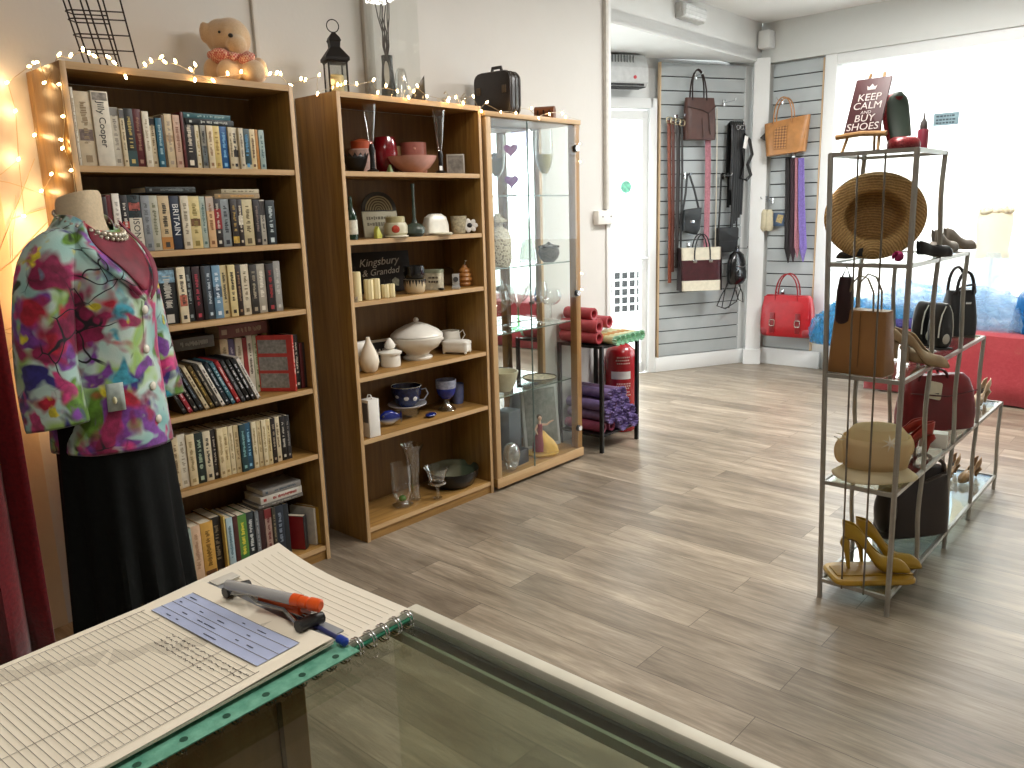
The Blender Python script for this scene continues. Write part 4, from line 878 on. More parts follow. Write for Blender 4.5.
one(MB().prism([(-9*s, 0), (8*s, 0), (8*s, 24*s)], .03, facing((0, 0, 0), 8), b=.001), 'wedge_ornament', plain('#4c4842', .15), 'dark triangular wedge ornament leaning beside the square glass vase', 'ornament', p)
for k, (px, h, w_, lab) in enumerate(((443, 12, 18, 'clear glass swan shaped dish beside the black case'), (461, 15, 15, 'pale glass shell ornament between the swan dish and the black case'))):
    p = onx(px, 101, .12); p.z = TOP+.002; mb = MB(); mb.lathe(scaled([(0, 0), (.6, 0), (.9, .3), (1, .7), (.8, .95)], w_*s, h*s), 14, ell=.6)
    mb.tube([Vector((6*s, 0, 6*s)), Vector((8*s, 0, 13*s)), Vector((5*s, 0, 17*s)), Vector((2*s, 0, 15*s))], .004, 7)
    one(mb, 'glass_ornament', glass((.93, .9, .82), 4, base=.05), lab, 'ornament', p)
# vanity case and little chest on the glass cabinet
p = onx(498, 110, .17); p.z = CT+.002; s = pxm(p)
t = thing('vanity_case', 'black leather vanity case with a top handle, on the glass cabinet', 'case', p, FACE-.62)
LEA = plain('#1e1511', .38, 0, .25, 60, coat=.2)
mb = MB(); mb.prism(rrect(44*s, 41*s, 8*s), .10, frame((0, 0, 20.5*s), (0, 1, 0), (0, 0, 1)), b=.004); mb.build('case', LEA, t)
for x in (-.034, 0, .034): MB().tube([Vector((x, y*1.005, 20.5*s+z*1.005)) for y, z in rrect(44*s, 41*s, 8*s)], .0035, 6, closed=True).build('strap', plain('#3c342e', .4), t)
MB().tube([(0, -6*s, 41*s), (0, -5*s, 46*s), (0, 5*s, 46*s), (0, 6*s, 41*s)], .009, 8).build('handle', LEA, t)
for y in (-16*s, 15*s): MB().box((.051, y, 24*s), (.006, 5*s, 7*s), b=.002).build('catch', plain('#5c4f40', .35, .7), t)
p = onx(545, 115, .17); p.z = CT+.002; s = pxm(p)
t = thing('wooden_chest', 'tiny wooden treasure chest with dark bands, on the glass cabinet', 'chest', p, FACE-.3)
MB().box((0, 0, 4.5*s), (.06, 20*s, 9*s), b=.002).build('box', wood('#5c3218', '#8c5630', 'y'), t)
MB().loft([[Vector((.03*math.cos(a), y, 9*s+5*s*math.sin(a))) for a in [PI*i/10 for i in range(11)]] for y in (-10*s, 10*s)]).build('lid', wood('#5c3218', '#8c5630', 'y'), t)
for y in (-6*s, 6*s, 0): MB().box((.031, y, 5*s), (.003, 1.8*s, 10*s)).build('band', plain('#2a1a10', .4), t)
# ---- fairy lights
BULB = glow((1, .66, .30), 38); CWIRE = plain('#b8a88a', .3, .2)
fl = thing('fairy_light_string', 'string of warm white fairy lights draped along the tops of the units', 'fairy lights', (0, 0, 0))
top_px = [(58, 56), (70, 57), (83, 51), (89, 54), (96, 57), (110, 58), (116, 64), (125, 75), (146, 66), (152, 62), (160, 58), (166, 63), (176, 63), (192, 71), (196, 66), (195, 78), (212, 79), (228, 75), (241, 73), (256, 75), (269, 75), (276, 74), (281, 75),
  (292, 86), (301, 80), (305, 81), (319, 76), (318, 92), (338, 86), (345, 84), (357, 85), (373, 81), (378, 91), (386, 87), (397, 90), (408, 96), (414, 90), (418, 87), (427, 95), (447, 100), (449, 97), (456, 96), (463, 102), (473, 95), (481, 110), (486, 103),
  (501, 111), (516, 112), (518, 108), (531, 109), (538, 117), (549, 113), (562, 112), (566, 116)]
side_px = [(578, 143, 3.712), (579, 161, 3.712), (578, 258, 3.712), (581, 273, 3.712), (581, 289, 3.712)]
left_px = [(8, 82, .02), (16, 110, .02), (19, 158, .02), (25, 216, .02), (35, 134, .06), (30, 66, .06), (35, 63, .1), (38, 62, .14), (45, 82, .2), (60, 84, .308), (64, 116, .308), (62, 140, .3), (63, 147, .3), (72, 170, .308), (52, 173, .24), (42, 190, .12), (57, 243, .16), (62, 300, .18), (70, 385, .2), (72, 480, .22), (78, 555, .24)]
def bulb(p, dirv, n=[0]):
    d = dirv.normalized(); q = d.to_track_quat('Z', 'Y').to_matrix()
    mb = MB(); mb.ball(p+d*.006, (.0042, .0042, .0085), q, 8, 6); o = mb.build('bulb', BULB, fl); return o
wire = []
for i, (px, py) in enumerate(top_px):
    x = .318 if py > (61 if px < 290 else 88 if px < 480 else 109)+(px-60)*.105*(px < 290) else .27
    p = onx(px, py, x)
    zt = TOP if px < 484 else CT
    if x < .3: p.z = max(p.z, zt+.006)
    if 286 < px < 330 and py < 90: p = onx(px, py, .20)
    wire.append(p+Vector((-.006, 0, -.002))); bulb(p, Vector((rnd.uniform(-.4, .6), rnd.uniform(-.6, .6), -1 if x > .3 else rnd.uniform(.3, 1))))
pts = []
for a, b in zip(wire, wire[1:]):
    pts.append(a)
    if abs(b.y-a.y) > .03: pts.append(a.lerp(b, .5)+Vector((-.004, 0, .003)))
pts.append(wire[-1])
MB().tube(pts, .0011, 5).build('wire', CWIRE, fl)
sw = []
for px, py, y in side_px:
    p = ony(px, py, y); sw.append(p+Vector((-.004, -.003, 0))); bulb(p, Vector((.3, 1, -.5)))
MB().tube([wire[-1], Vector((wire[-1].x-.02, 3.712, CT+.006))]+sw, .0011, 5).build('wire', CWIRE, fl)
lw = []
for px, py, x in left_px:
    p = onx(px, py, x)
    if x > .02:
        d = ray(px, py)
        if x < .305: p = ony(px, py, B1[0]-.012)
    lw.append(p); bulb(p, Vector((.5, -.6, rnd.uniform(-.8, .3))))
seq = [9, 8, 7, 6, 5, 0, 1, 4, 2, 3]
MB().tube([wire[0]]+[lw[i]+Vector((-.004, .004, 0)) for i in (9, 10, 11, 12, 13)]+[Vector((.30, B1[0]-.006, 1.45))]+[lw[i]+Vector((0, .004, 0)) for i in (16, 17, 18, 19, 20)], .0011, 5).build('wire', CWIRE, fl)
MB().tube([wire[0]]+[lw[i]+Vector((0, .004, 0)) for i in (8, 7, 6, 5, 4, 15, 14)], .0011, 5).build('wire', CWIRE, fl)
MB().tube([lw[5]]+[lw[i]+Vector((-.004, 0, 0)) for i in (0, 1, 2, 3)], .0011, 5).build('wire', CWIRE, fl)
def pt(p, e, r=.012):
    d = bpy.data.lights.new('fairy_light_glow', 'POINT'); d.energy = e; d.color = (1, .58, .25); d.shadow_soft_size = r
    o = bpy.data.objects.new('fairy_light_glow', d); COL.objects.link(o); o.location = p; return o
for i, e in ((0, .55), (1, .55), (2, .6), (3, .6), (4, .35), (14, .35), (15, .4), (16, .35), (17, .35), (18, .4), (19, .45), (20, .45), (10, .15)): pt(lw[i]+Vector((.015, -.02, 0)), e*(.25 if i < 16 else 5))
for i in (3, 9, 16, 21, 28, 34, 40, 46, 51): pt(wire[i]+Vector((.0, 0, .03)), .05)
# ---- socket with its cable cover, at the end of the left wall
y0, y1 = 4.268, 4.365
t = thing('wall_socket', 'white double socket box on the wall end, with a cable duct above', 'socket', (0, (y0+y1)/2, 1.395))
MB().box((.022, 0, 0), (.042, y1-y0+.09, .088), b=.006).build('box', WHITEM, t); MB().box((.013, .035, .80), (.026, .03, 1.5), b=.004).build('cable_duct', plain('#cfcbc3', .6), t)
for y in (-.045, .045): MB().cyl((.042, y, .005), (.0445, y, .005), .006, n=12).build('switch', plain('#6b6b6b', .4), t)
# ---- roll table with paper rolls
tx0, tx1, ty0, ty1, tz = .035, .352, 3.815, 4.195, .655
t = thing('rack_table', 'small black metal table with two shelves, right of the glass cabinet', 'table', (0, 0, 0))
BM = plain('#161616', .4, .3)
for x in (tx0, tx1):
    for y in (ty0, ty1): MB().box((x, y, tz/2), (.022, .022, tz), b=.002).build('leg', BM, t)
for nm, z in (('top_shelf', tz-.01), ('lower_shelf', .10)):
    MB().box(((tx0+tx1)/2, (ty0+ty1)/2, z), (tx1-tx0, ty1-ty0, .014), b=.002).build(nm, BM, t)
def roll(x0, x1, y, z, r, col, lab, grp, hollow=True, frill=None, dz=0, var=.12, band=True):
    o0 = Vector((x0, y, z)); L = x1-x0; t = thing('paper_roll', lab, 'roll', o0, group=grp)
    mb = MB(); n = 20
    Mx = frame((0, 0, 0), (0, 1, 0), (0, 0, 1))           # lathe axis -> X
    rr = random.Random(lab)
    prof = [(r*.25, .004), (r*.92, 0), (r, .01)]+[(r*rr.uniform(.96, 1.02), L*k/6) for k in range(1, 6)]+[(r, L-.004), (r*.93, L), (r*.62, L-.002), (r*.58, L-.05), (0, L-.055)]
    mb.lathe(prof, n, M=Mx); mb.build('roll', plain(col, .5, 0, var, 25, coat=.25), t)
    if frill:
        mb = MB()
        rings = []
        for k, (q, xx) in enumerate(((.7, L-.03), (.98, L), (1.06, L+.014), (1.08, L+.028))):
            rings.append([Mx @ Vector((r*q*(1+(.22 if i % 2 else -.18)*k/3)*math.cos(2*PI*i/24), r*q*(1+(.22 if i % 2 else -.18)*k/3)*math.sin(2*PI*i/24), xx)) for i in range(24)])
        mb.loft(rings, cap=False); mb.build('frilled_end', plain(frill, .6), t)
        if band: MB().lathe([(r*1.02, L*.45), (r*1.05, L*.5), (r*1.02, L*.7)], 20, M=Mx).build('paper_band', plain('#b98a50', .6), t)
    return t
RED = '#a63c44'
rolls = [(.03, .31, 3.855, 0, 'bottom layer, nearest the cabinet'), (.03, .31, 3.855, 1, 'second layer, nearest the cabinet'), (.02, .145, 3.94, 0, 'bottom layer, behind the green packs'), (.02, .145, 4.06, 0, 'bottom layer, farthest from the cabinet'),
         (.03, .25, 3.94, 1, 'second layer with its open end showing'), (.03, .24, 4.06, 1, 'second layer at the far side'), (.03, .24, 3.90, 2, 'topmost')]
for x0, x1, y, l, q in rolls: roll(x0, x1, y, tz+.0025+.039+l*.067, .038, RED, 'crimson paper roll on the black table, %s' % q, 'crimson rolls on the table')

for k in range(6):
    y = 3.925+.052*k; roll(.150, .372, y, tz-.003+.0275, .0255, '#c4c494', 'yellow-green paper pack with frilled mint end, %s along from the cabinet' % ORD[k+1], 'yellow-green packs on the table', frill='#b4e2c8')
lows = [(.0, 0), (.078, 0), (.156, 0), (.234, 0), (.0, 1), (.078, 1), (.156, 1), (.234, 1), (.284, 0), (.02, 2), (.1, 2), (.18, 2), (.05, 3), (.13, 3)]
for k, (dy, l) in enumerate(lows):
    col = '#8c3f58' if (l == 0 and k < 2) else ('#75628f', '#7d6489', '#6c5f92')[k % 3]
    roll(.045, .325+.012*((k*7) % 3), 3.872+dy*.95+(l % 2)*.03, .107+.0335+l*.0655, .033, col, '%s paper roll on the lower shelf, %s row up, %s from the cabinet' % ('plum' if col == '#8c3f58' else 'purple', ORD[l+1], ORD[1+[q for q, (d_, l_) in enumerate(lows) if l_ == l].index(k)]), 'purple rolls on the lower shelf', var=.25, frill='#8c7cae' if col != '#8c3f58' else None, band=False)
# fire extinguisher behind the table
t = thing('fire_extinguisher', 'red fire extinguisher behind the black table', 'fire extinguisher', (.13, 4.34, 0))
MB().lathe([(0, .002), (.095, .002), (.102, .02), (.102, .50), (.09, .545), (.055, .575), (.025, .59), (0, .59)], 28).build('cylinder', plain('#9c1620', .25, coat=.4), t)
MB().loft([[Vector((.1025*math.cos(a), .1025*math.sin(a), z)) for a in [FACE-.75+1.3*i/12 for i in range(13)]] for z in (.36, .41)], closed=False).build('label', plain('#d9d5d0', .5), t)
mb = MB(); r = random.Random(2)
for z in (.5, .48, .46, .325, .31, .295, .27, .25):
    a = FACE-.55+r.uniform(0, .2)
    while a < FACE+.45: d = r.uniform(.05, .12); mb.loft([[Vector((.1028*math.cos(a+d*i/3), .1028*math.sin(a+d*i/3), zz)) for i in range(4)] for zz in (z, z+.008)], closed=False); a += d+.04
mb.build('lettering', plain('#d8b8b0', .5), t)
MB().cyl((0, 0, .59), (0, 0, .63), .018).box((.02, 0, .64), (.09, .02, .018), b=.003).build('valve', BLACK, t)
# emergency light on the beam, heater above the entrance door
t = thing('emergency_light', 'white emergency light fitting on the entrance beam', 'light', (-.2, 5.70, 2.855))
MB().box((.03, 0, 0), (.06, .34, .11), b=.008).build('housing', plain('#b9b9b6', .5), t)
d_ = MB(); d_.loft([[Vector((x, y, z)) for x, z in ((.06, -.045), (.075, -.045), (.085, -.03), (.085, .03), (.075, .045), (.06, .045))] for y in (-.155, .155)]); d_.build('diffuser', plain('#eef1f2', .25), t, angle=15)
for z in (-.028, 0, .028): MB().box((.0855, 0, z), (.004, .31, .004)).build('diffuser_rib', plain('#cfd3d4', .3), t)
t = thing('air_curtain', 'pale grey heater box with a grille above the entrance door', 'heater', dg(-.53, 0, 2.53), math.atan2(ND.y, ND.x))
MB().loft([[Vector((x, y, z)) for x, z in ((0, -.125), (.13, -.125), (.16, -.09), (.16, .02), (.11, .12), (0, .12))] for y in (-.34, .34)]).build('case', plain('#c4c6c6', .45), t, angle=15)
mb = MB()
for k in range(16): mb.box((.138, -.19+.027*k, .072), (.006, .009, .085), M=Matrix.Translation((.0, 0, 0)))
mb.build('grille', plain('#6f7373', .5), t, smooth=False).rotation_euler = (0, 0, 0)
MB().box((.08, 0, -.1265), (.12, .66, .006)).build('outlet_slot', plain('#17181a', .6), t)
MB().box((.1465, 0, -.106), (.008, .62, .022), b=.002).build('outlet_slot', plain('#17181a', .6), t)
MB().cyl((.158, .22, -.055), (.164, .22, -.055), .014, n=16).build('switch', plain('#b3222e', .4), t)
# ---- contents of the glass cabinet
GZ = (1.531, 1.167, .826, .491, .071)
def cz(px, py, x, z): return sx(px, py, x, z)
p, s = cz(545, 198, .20, GZ[0])
t = thing('champagne_flute', 'large etched champagne flute half filled with gold, on the cabinet top shelf', 'glass', p)
MB().lathe(scaled([(0, .0), (.75, 0), (.7, .015), (.08, .03), (.06, .28), (.3, .33)], 18*s, 63*s), 24).build('stem', CL, t)
MB().lathe(scaled([(.3, .33), (.7, .42), (.92, .55), (1, .75), (.93, 1)], 18*s, 63*s), 28).build('glass_bowl', CL, t)
MB().lathe(scaled([(0, .335), (.29, .335), (.69, .425), (.9, .55), (.95, .62), (0, .62)], 17.6*s, 63*s), 28).build('gold_filling', plain('#a89c3a', .25), t)
def heart(r): return [(r*.062*16*math.sin(a)**3, r*.062*(13*math.cos(a)-5*math.cos(2*a)-2*math.cos(3*a)-math.cos(4*a))) for a in [2*PI*i/32 for i in range(32)]]
p, s = cz(512, 199, .16, GZ[0]); t = thing('heart_stand', 'clear stand with a magenta heart tag, at left on the cabinet top shelf', 'ornament', p, FACE)
MB().box((0, 0, .003), (.05, .05, .006), b=.001).cyl((0, 0, .006), (0, 0, 44*s), .003).build('stand', plain('#c9c6cf', .15), t)
MB().prism(heart(7*s), .006, frame((.004, 0, 44*s), (0, 1, 0), (0, 0, 1)), b=.001).build('heart', plain('#a3249c', .3), t); MB().prism(heart(7*s), .006, frame((.004, 0, 14*s), (0, 1, 0), (0, 0, 1)), b=.001).build('heart', plain('#7c2f94', .3), t)
p, s = cz(523, 199, .22, GZ[0]); o = one(MB().lathe(scaled([(0, 0), (.35, 0), (.3, .04), (.08, .1), (.08, .6), (.3, .7), (1, .97), (.95, 1)], 22*s, 62*s), 14), 'glass_bird_vase', glass((.74, .70, .82), 3), 'tall lilac glass vase with an opened flower mouth', 'vase', p)
p, s = cz(499, 265, .20, GZ[1])
t = thing('ornate_bottle', 'beige filigree bottle with a stopper, on the cabinet second shelf', 'bottle', p)
fl_m = NT('filigree'); v = fl_m.coord(); vo = fl_m.n('TexVoronoi'); vo.inputs['Scale'].default_value = 90; fl_m.l(v, vo.inputs['Vector']); fl_m.bsdf(fl_m.ramp(vo.outputs['Distance'], [(.2, '#6c6250'), (.5, '#c2b89c')]), .45, 0, vo.outputs['Distance'], .5)
MB().lathe(scaled([(0, 0), (.85, 0), (1, .1), (1, .55), (.8, .68), (.4, .75), (.4, .82), (.7, .84), (.7, .88), (.3, .93), (.2, 1), (0, 1)], 26*s, 52*s), 28).build('bottle', fl_m.m, t)
p, s = cz(529, 263, .17, GZ[1]); o = one(MB().lathe(scaled([(0, 0), (1, 0), (.9, .25), (.6, .5), (.75, .7), (.4, .9), (0, 1)], 20*s, 44*s), 14), 'glass_figurine', glass((.80, .84, .80), 3, base=.08), 'smoky clear glass figurine beside the black sugar bowl', 'figurine', p)
p, s = cz(549, 264, .22, GZ[1])
t = thing('sugar_bowl', 'black and silver lidded sugar bowl in the cabinet', 'bowl', p)
MB().lathe(scaled([(0, 0), (.5, 0), (.85, .25), (1, .55), (.9, .85), (.95, .9), (0, .9)], 22*s, 16*s), 24).build('bowl', plain('#4a443c', .3, .3, .6, 90), t)
MB().lathe(scaled([(0, .9), (1, .9), (.95, 1.0), (.3, 1.1), (.12, 1.2), (0, 1.25)], 22*s, 16*s), 24).build('lid', plain('#2c2926', .25, .4), t)
def wineglass(px, py, x, z, w_, h, lab, stem=CL, bowl='round'):
    p, s = cz(px, py, x, z); t = thing('wine_glass', lab, 'glass', p, group='stemmed glasses in the cabinet')
    MB().lathe(scaled([(0, 0), (.7, 0), (.65, .02), (.1, .06), (.08, .45), (.12, .48)], w_*s, h*s), 22).build('stem', stem, t)
    prof = [(.12, .48), (.6, .54), (.95, .68), (1, .8), (.82, 1)] if bowl == 'round' else [(.08, .48), (1, 1)]
    MB().lathe(scaled(prof, w_*s, h*s), 26).build('glass_bowl', CL, t)
wineglass(519, 333, .22, GZ[2], 24, 44, 'martini glass with a green stem', CLG, 'v')
wineglass(539, 331, .19, GZ[2], 20, 42, 'round clear wine glass right of the green-stemmed martini glass')
wineglass(551, 325, .15, GZ[2], 22, 30, 'broad clear brandy glass at the right end of its shelf')
wineglass(500, 335, .24, GZ[2], 20, 42, 'round clear wine glass at the left end of its shelf')
wineglass(509, 330, .11, GZ[2], 18, 42, 'clear wine glass behind the green-stemmed martini glass')
p, s = cz(540, 388, .18, GZ[3])
t = thing('platter', 'shallow floral platter with a lacy dark rim in the cabinet', 'plate', p)
MB().lathe([(0, .004), (.05, .002), (.08, .008), (.098, .02), (.095, .022), (.07, .012), (0, .008)], 36).build('platter', plain('#c9c2a8', .3, 0, .4, 60), t)
MB().lathe([(.0945, .0215), (.102, .026), (.098, .028), (.092, .023)], 36).build('rim', plain('#4c4434', .35, 0, .5, 90), t)
p, s = cz(504, 395, .18, GZ[3]); one(MB().lathe(scaled([(0, 0), (.5, 0), (.8, .4), (1, 1), (.95, 1), (.7, .35), (0, .15)], 30*s, 20*s), 28), 'bowl', plain('#c7bf9c', .3), 'cream bowl left of the floral platter in the cabinet', 'bowl', p)
p, s = cz(509, 455, .12, GZ[4]); one(MB().box((0, 0, 25*s), (.10, 20*s, 50*s), b=.002), 'storage_box', plain('#3f474c', .5), 'tall dark grey box at the back left of the cabinet floor', 'box', p, .1)
p, s = cz(543, 461, .13, GZ[4])
t = thing('presentation_case', 'open grey padded presentation case behind the lady figurine', 'case', p, 0, tilt=(0, -.12, -.30))
MB().box((0, 0, 31*s), (.02, 42*s, 62*s), b=.003).build('lid_panel', plain('#b0b2ac', .6), t); MB().box((.011, 0, 31*s), (.004, 36*s, 55*s), b=.001).build('lining', plain('#74766c', .35, 0, .3, 40), t)
p, s = cz(517, 462, .22, GZ[4]); one(MB().box((0, 0, 7*s), (.07, 24*s, 14*s), b=.002), 'black_box', plain('#1f2329', .4), 'low black box behind the clear glass skull', 'box', p, .1)
p, s = cz(543, 464, .225, GZ[4])
t = thing('lady_figurine', 'china lady figurine in a red and gold dress with one arm raised', 'figurine', p, FACE+.2)
MB().lathe(scaled([(0, 0), (.9, 0), (1, .06), (0, .08)], 28*s, 44*s), 24, ell=1.2).build('base', plain('#c29a3c', .35), t)
MB().loft([[Vector((k*9*s*math.cos(a)*(1+.1*math.cos(6*a)), dx*s+k*13*s*math.sin(a)*(1+.1*math.cos(5*a)), z*s)) for a in [2*PI*i/24 for i in range(24)]] for z, k, dx in ((3.4, 1, 2), (8, .95, 2), (14, .75, 1), (20, .45, -1), (24, .28, -2))]).build('gold_skirt', plain('#cda24a', .35), t)
MB().loft([[Vector((2*s+k*8*s*math.cos(a), -5*s+dx*s+k*8*s*math.sin(a), z*s)) for a in [2*PI*i/20 for i in range(20)]] for z, k, dx in ((5, .9, 1), (12, .8, 1), (20, .5, 1), (25, .33, 2), (30, .36, 2), (32, .3, 2))]).build('red_dress', plain('#7c1b2a', .35), t)
mb = MB(); mb.ball((2*s, -3*s, 38*s), (2.4*s, 2.2*s, 2.9*s)); mb.tube([(2*s, -3*s, 31*s), (2*s, -3*s, 36*s)], 1.3*s, 8); mb.tube([(2*s, -1*s, 31*s), (3*s, 4*s, 31*s), (3*s, 8*s, 34*s), (3*s, 11*s, 35*s)], [1.2*s, 1*s, .9*s, .6*s], 8); mb.tube([(2*s, -5*s, 31*s), (4*s, -8*s, 27*s), (5*s, -6*s, 22*s)], [1.2*s, 1*s, .7*s], 8)
mb.build('body', plain('#d8b294', .4), t); MB().ball((1*s, -3*s, 39*s), (2.8*s, 2.7*s, 2.6*s)).build('hair', plain('#2c1a12', .5), t)
p, s = cz(512, 477, .27, GZ[4])
o = one(MB().ball((0, 0, 16*s), (9*s, 9*s, 13*s)).ball((2*s, 0, 7*s), (7*s, 7*s, 7*s)), 'glass_skull', glass((.84, .86, .85), 4, base=.1), 'clear cut glass paperweight shaped like a skull', 'paperweight', p, FACE); mod(o, 'REMESH', mode='VOXEL', voxel_size=.005, use_smooth_shade=True)
# ================================================================== THE DRESSED MANNEQUIN, CURTAIN AND COUNTER
def floral():
    t = NT('floral_print'); v = t.coord()
    n0 = t.noise(v, 5.5, 2, .5, .3)
    c = t.ramp(n0, [(.30, '#74aeb0'), (.41, '#a4ccc6'), (.50, '#c4d8d0'), (.57, '#9cc266'), (.66, '#68a4b8')])
    spots = [('#5f8a2e', 8, 0, .60, .5), ('#2e3f24', 10, 4, .66, .4), ('#7c3f9a', 9, 8, .60, .5), ('#2f2a78', 7.5, 13, .645, .35), ('#c23a78', 8, 17, .605, .45), ('#8f1f4e', 7, 21, .60, .4), ('#b41f38', 6.5, 27, .635, .35), ('#e0d23c', 11, 33, .67, .4), ('#3f9cb4', 9, 39, .66, .4)]
    for col, sc_, off, th, ds in spots:
        mp = t.n('VectorMath', operation='ADD'); t.l(v, mp.inputs[0]); mp.inputs[1].default_value = (off*1.37, off*.71, off*.33)
        nz = t.noise(mp.outputs[0], sc_, 2.5, .55, ds)
        mr = t.n('MapRange'); t.l(nz, mr.inputs['Value']); mr.inputs['From Min'].default_value = th-.045; mr.inputs['From Max'].default_value = th+.005; mr.clamp = True
        dk = t.noise(mp.outputs[0], 40, 2); c2 = t.ramp(dk, [(.35, tuple(x*.62 for x in lin(col)[:3])), (.65, tuple(min(1, x*1.25) for x in lin(col)[:3]))])
        c = t.mix(mr.outputs[0], c, c2)
    vo = t.n('TexVoronoi'); vo.feature = 'DISTANCE_TO_EDGE'; vo.inputs['Scale'].default_value = 13; dv = t.n('VectorMath', operation='MULTIPLY_ADD')
    nzc = t.n('TexNoise'); nzc.inputs['Scale'].default_value = 6; t.l(v, nzc.inputs['Vector']); t.l(nzc.outputs['Color'], dv.inputs[0]); dv.inputs[1].default_value = (.12, .12, .12); t.l(v, dv.inputs[2]); t.l(dv.outputs[0], vo.inputs['Vector'])
    ln = t.n('MapRange'); t.l(vo.outputs['Distance'], ln.inputs['Value']); ln.inputs['From Min'].default_value = .012; ln.inputs['From Max'].default_value = .028; ln.inputs['To Min'].default_value = 1; ln.inputs['To Max'].default_value = 0
    mk = t.noise(v, 4.3, 2); mm = t.n('MapRange'); t.l(mk, mm.inputs['Value']); mm.inputs['From Min'].default_value = .5; mm.inputs['From Max'].default_value = .56
    mu = t.n('Math', operation='MULTIPLY'); t.l(ln.outputs[0], mu.inputs[0]); t.l(mm.outputs[0], mu.inputs[1])
    c = t.mix(mu.outputs[0], c, '#1b1a24')
    w1 = t.noise(v, 260, 2)
    t.bsdf(c, .6, 0, w1, .08, .35, .25); return t.m
FLORAL = floral()
MPOS = Vector((.724, .887, 0)); MROT = math.radians(32)
mq = thing('mannequin', 'headless cream mannequin wearing a bright floral jacket and long black skirt', 'mannequin', MPOS, MROT)
n = 40
def ring(z, a, b, cx=0, cy=0, e=2.3, tilt=0): return [Vector((cx+x, cy+y, z+tilt*x)) for x, y in superell(a, b, n, e)]
LINEN = plain('#d3bf9f', .8, 0, .08, 120, bump=.1)
MB().loft([ring(1.40, .07, .09, -.012), ring(1.44, .058, .066, -.012), ring(1.465, .054, .058, -.012), ring(1.515, .055, .056, -.012, tilt=.25), ring(1.526, .050, .051, -.012, tilt=.25), ring(1.530, .03, .03, -.012, tilt=.25)]).build('neck', LINEN, mq)
MB().cyl((0, 0, .03), (0, 0, .9), .016, n=14).build('pole', plain('#3a3a3c', .35, .8), mq)
MB().lathe([(0, .001), (.17, .001), (.17, .012), (.03, .03), (0, .03)], 32).build('base', plain('#3a3a3c', .35, .8), mq)
rings = []
for k in range(15):
    z = .26+(.93-.26)*k/14; f = 1-k/14; a = .128+.028*f; b = .160+.02*f
    rings.append([Vector((x*(1+f*.09*math.cos(13*i*2*PI/80)+f*.05*math.cos(7*i*2*PI/80+1)), y*(1+f*.09*math.cos(13*i*2*PI/80)+f*.05*math.cos(7*i*2*PI/80+1)), z)) for i, (x, y) in enumerate(superell(a, b, 80, 2.2))])
tb_ = NT('black_velvet'); v = tb_.coord(); nz = tb_.noise(v, 60, 3); tb_.bsdf(tb_.ramp(nz, [(.3, '#040606'), (.7, '#080c0b')]), .8, 0, nz, .1, .2)
o = MB().loft(rings, cap=False).build('skirt', tb_.m, mq); mod(o, 'SOLIDIFY', thickness=.003)
prof = [(.825, .148, .163, .0), (.90, .143, .157, 0), (1.0, .134, .148, .004), (1.10, .125, .141, .006), (1.20, .131, .145, .010), (1.28, .138, .150, .012), (1.34, .122, .155, .008), (1.385, .098, .155, .0), (1.415, .082, .130, -.004), (1.437, .072, .096, -.004), (1.455, .066, .078, -.002), (1.475, .062, .068, .0)]
rr = random.Random(4); rings = []
for q, (z, a, b, cx) in enumerate(prof):
    r_ = ring(z, a, b, cx, e=2.25)
    for i, p in enumerate(r_):
        an = 2*PI*i/n; w_ = .006*max(0, 1-(z-.845)/.5)
        p.x += w_*math.cos(5*an+q*.35); p.y += w_*math.sin(6*an+q*.2)
        if z > 1.44: p.z -= .055*max(0, math.cos(an))**2      # neckline dips at the front
        if z < .9: p.z += -.012*math.sin(an)
    rings.append(r_)
o = MB().loft(rings, cap=False).build('jacket', FLORAL, mq); mod(o, 'SOLIDIFY', thickness=.004, offset=1); mod(o, 'SUBSURF', levels=1, render_levels=1)
def sleeve(sgn, path, rad):
    mb = MB(); m = 28; pts = [Vector((x, sgn*y, z)) for x, y, z in path]; rg = []
    for k, (p, r) in enumerate(zip(pts, rad)):
        a = pts[max(0, k-1)]; b = pts[min(len(pts)-1, k+1)]; d = (b-a).normalized(); u = Vector((1, 0, 0)); u = (u-d*u.dot(d)).normalized(); w_ = d.cross(u)
        rg.append([p+u*(r*1.08*math.cos(2*PI*i/m)*(1+.05*math.sin(3*2*PI*i/m+k)))+w_*(r*.86*math.sin(2*PI*i/m)*(1+.05*math.cos(4*2*PI*i/m+k*1.3))) for i in range(m)])
    mb.loft(rg, cap=False); o = mb.build('sleeve', FLORAL, mq); mod(o, 'SOLIDIFY', thickness=.004); mod(o, 'SUBSURF', levels=1, render_levels=1); return o
sleeve(-1, [(-.005, .090, 1.405), (-.004, .128, 1.388), (-.012, .156, 1.345), (-.024, .166, 1.27), (-.034, .174, 1.17), (-.034, .180, 1.07), (-.026, .184, .99), (-.016, .186, .925)], [.050, .060, .068, .072, .075, .076, .077, .078])
sleeve(1, [(-.005, .090, 1.405), (-.004, .128, 1.388), (.0, .156, 1.345), (.006, .166, 1.27), (.014, .172, 1.17), (.026, .176, 1.07), (.038, .178, .99), (.046, .180, .925)], [.050, .060, .066, .066, .066, .066, .066, .066])
def onjacket(an, z, out=.006):
    for (z0, a0, b0, c0), (z1, a1, b1, c1) in zip(prof, prof[1:]):
        if z0 <= z <= z1:
            f = (z-z0)/(z1-z0); a, b, c = a0+(a1-a0)*f, b0+(b1-b0)*f, c0+(c1-c0)*f
            cs, sn = math.cos(an), math.sin(an); ex = 2/2.25
            return Vector((c+(a+out)*math.copysign(abs(cs)**ex, cs), (b+out)*math.copysign(abs(sn)**ex, sn), z))
    return Vector((.07*math.cos(an), .075*math.sin(an), z))
LAP = plain('#74102a', .6, 0, .35, 22)
P = []
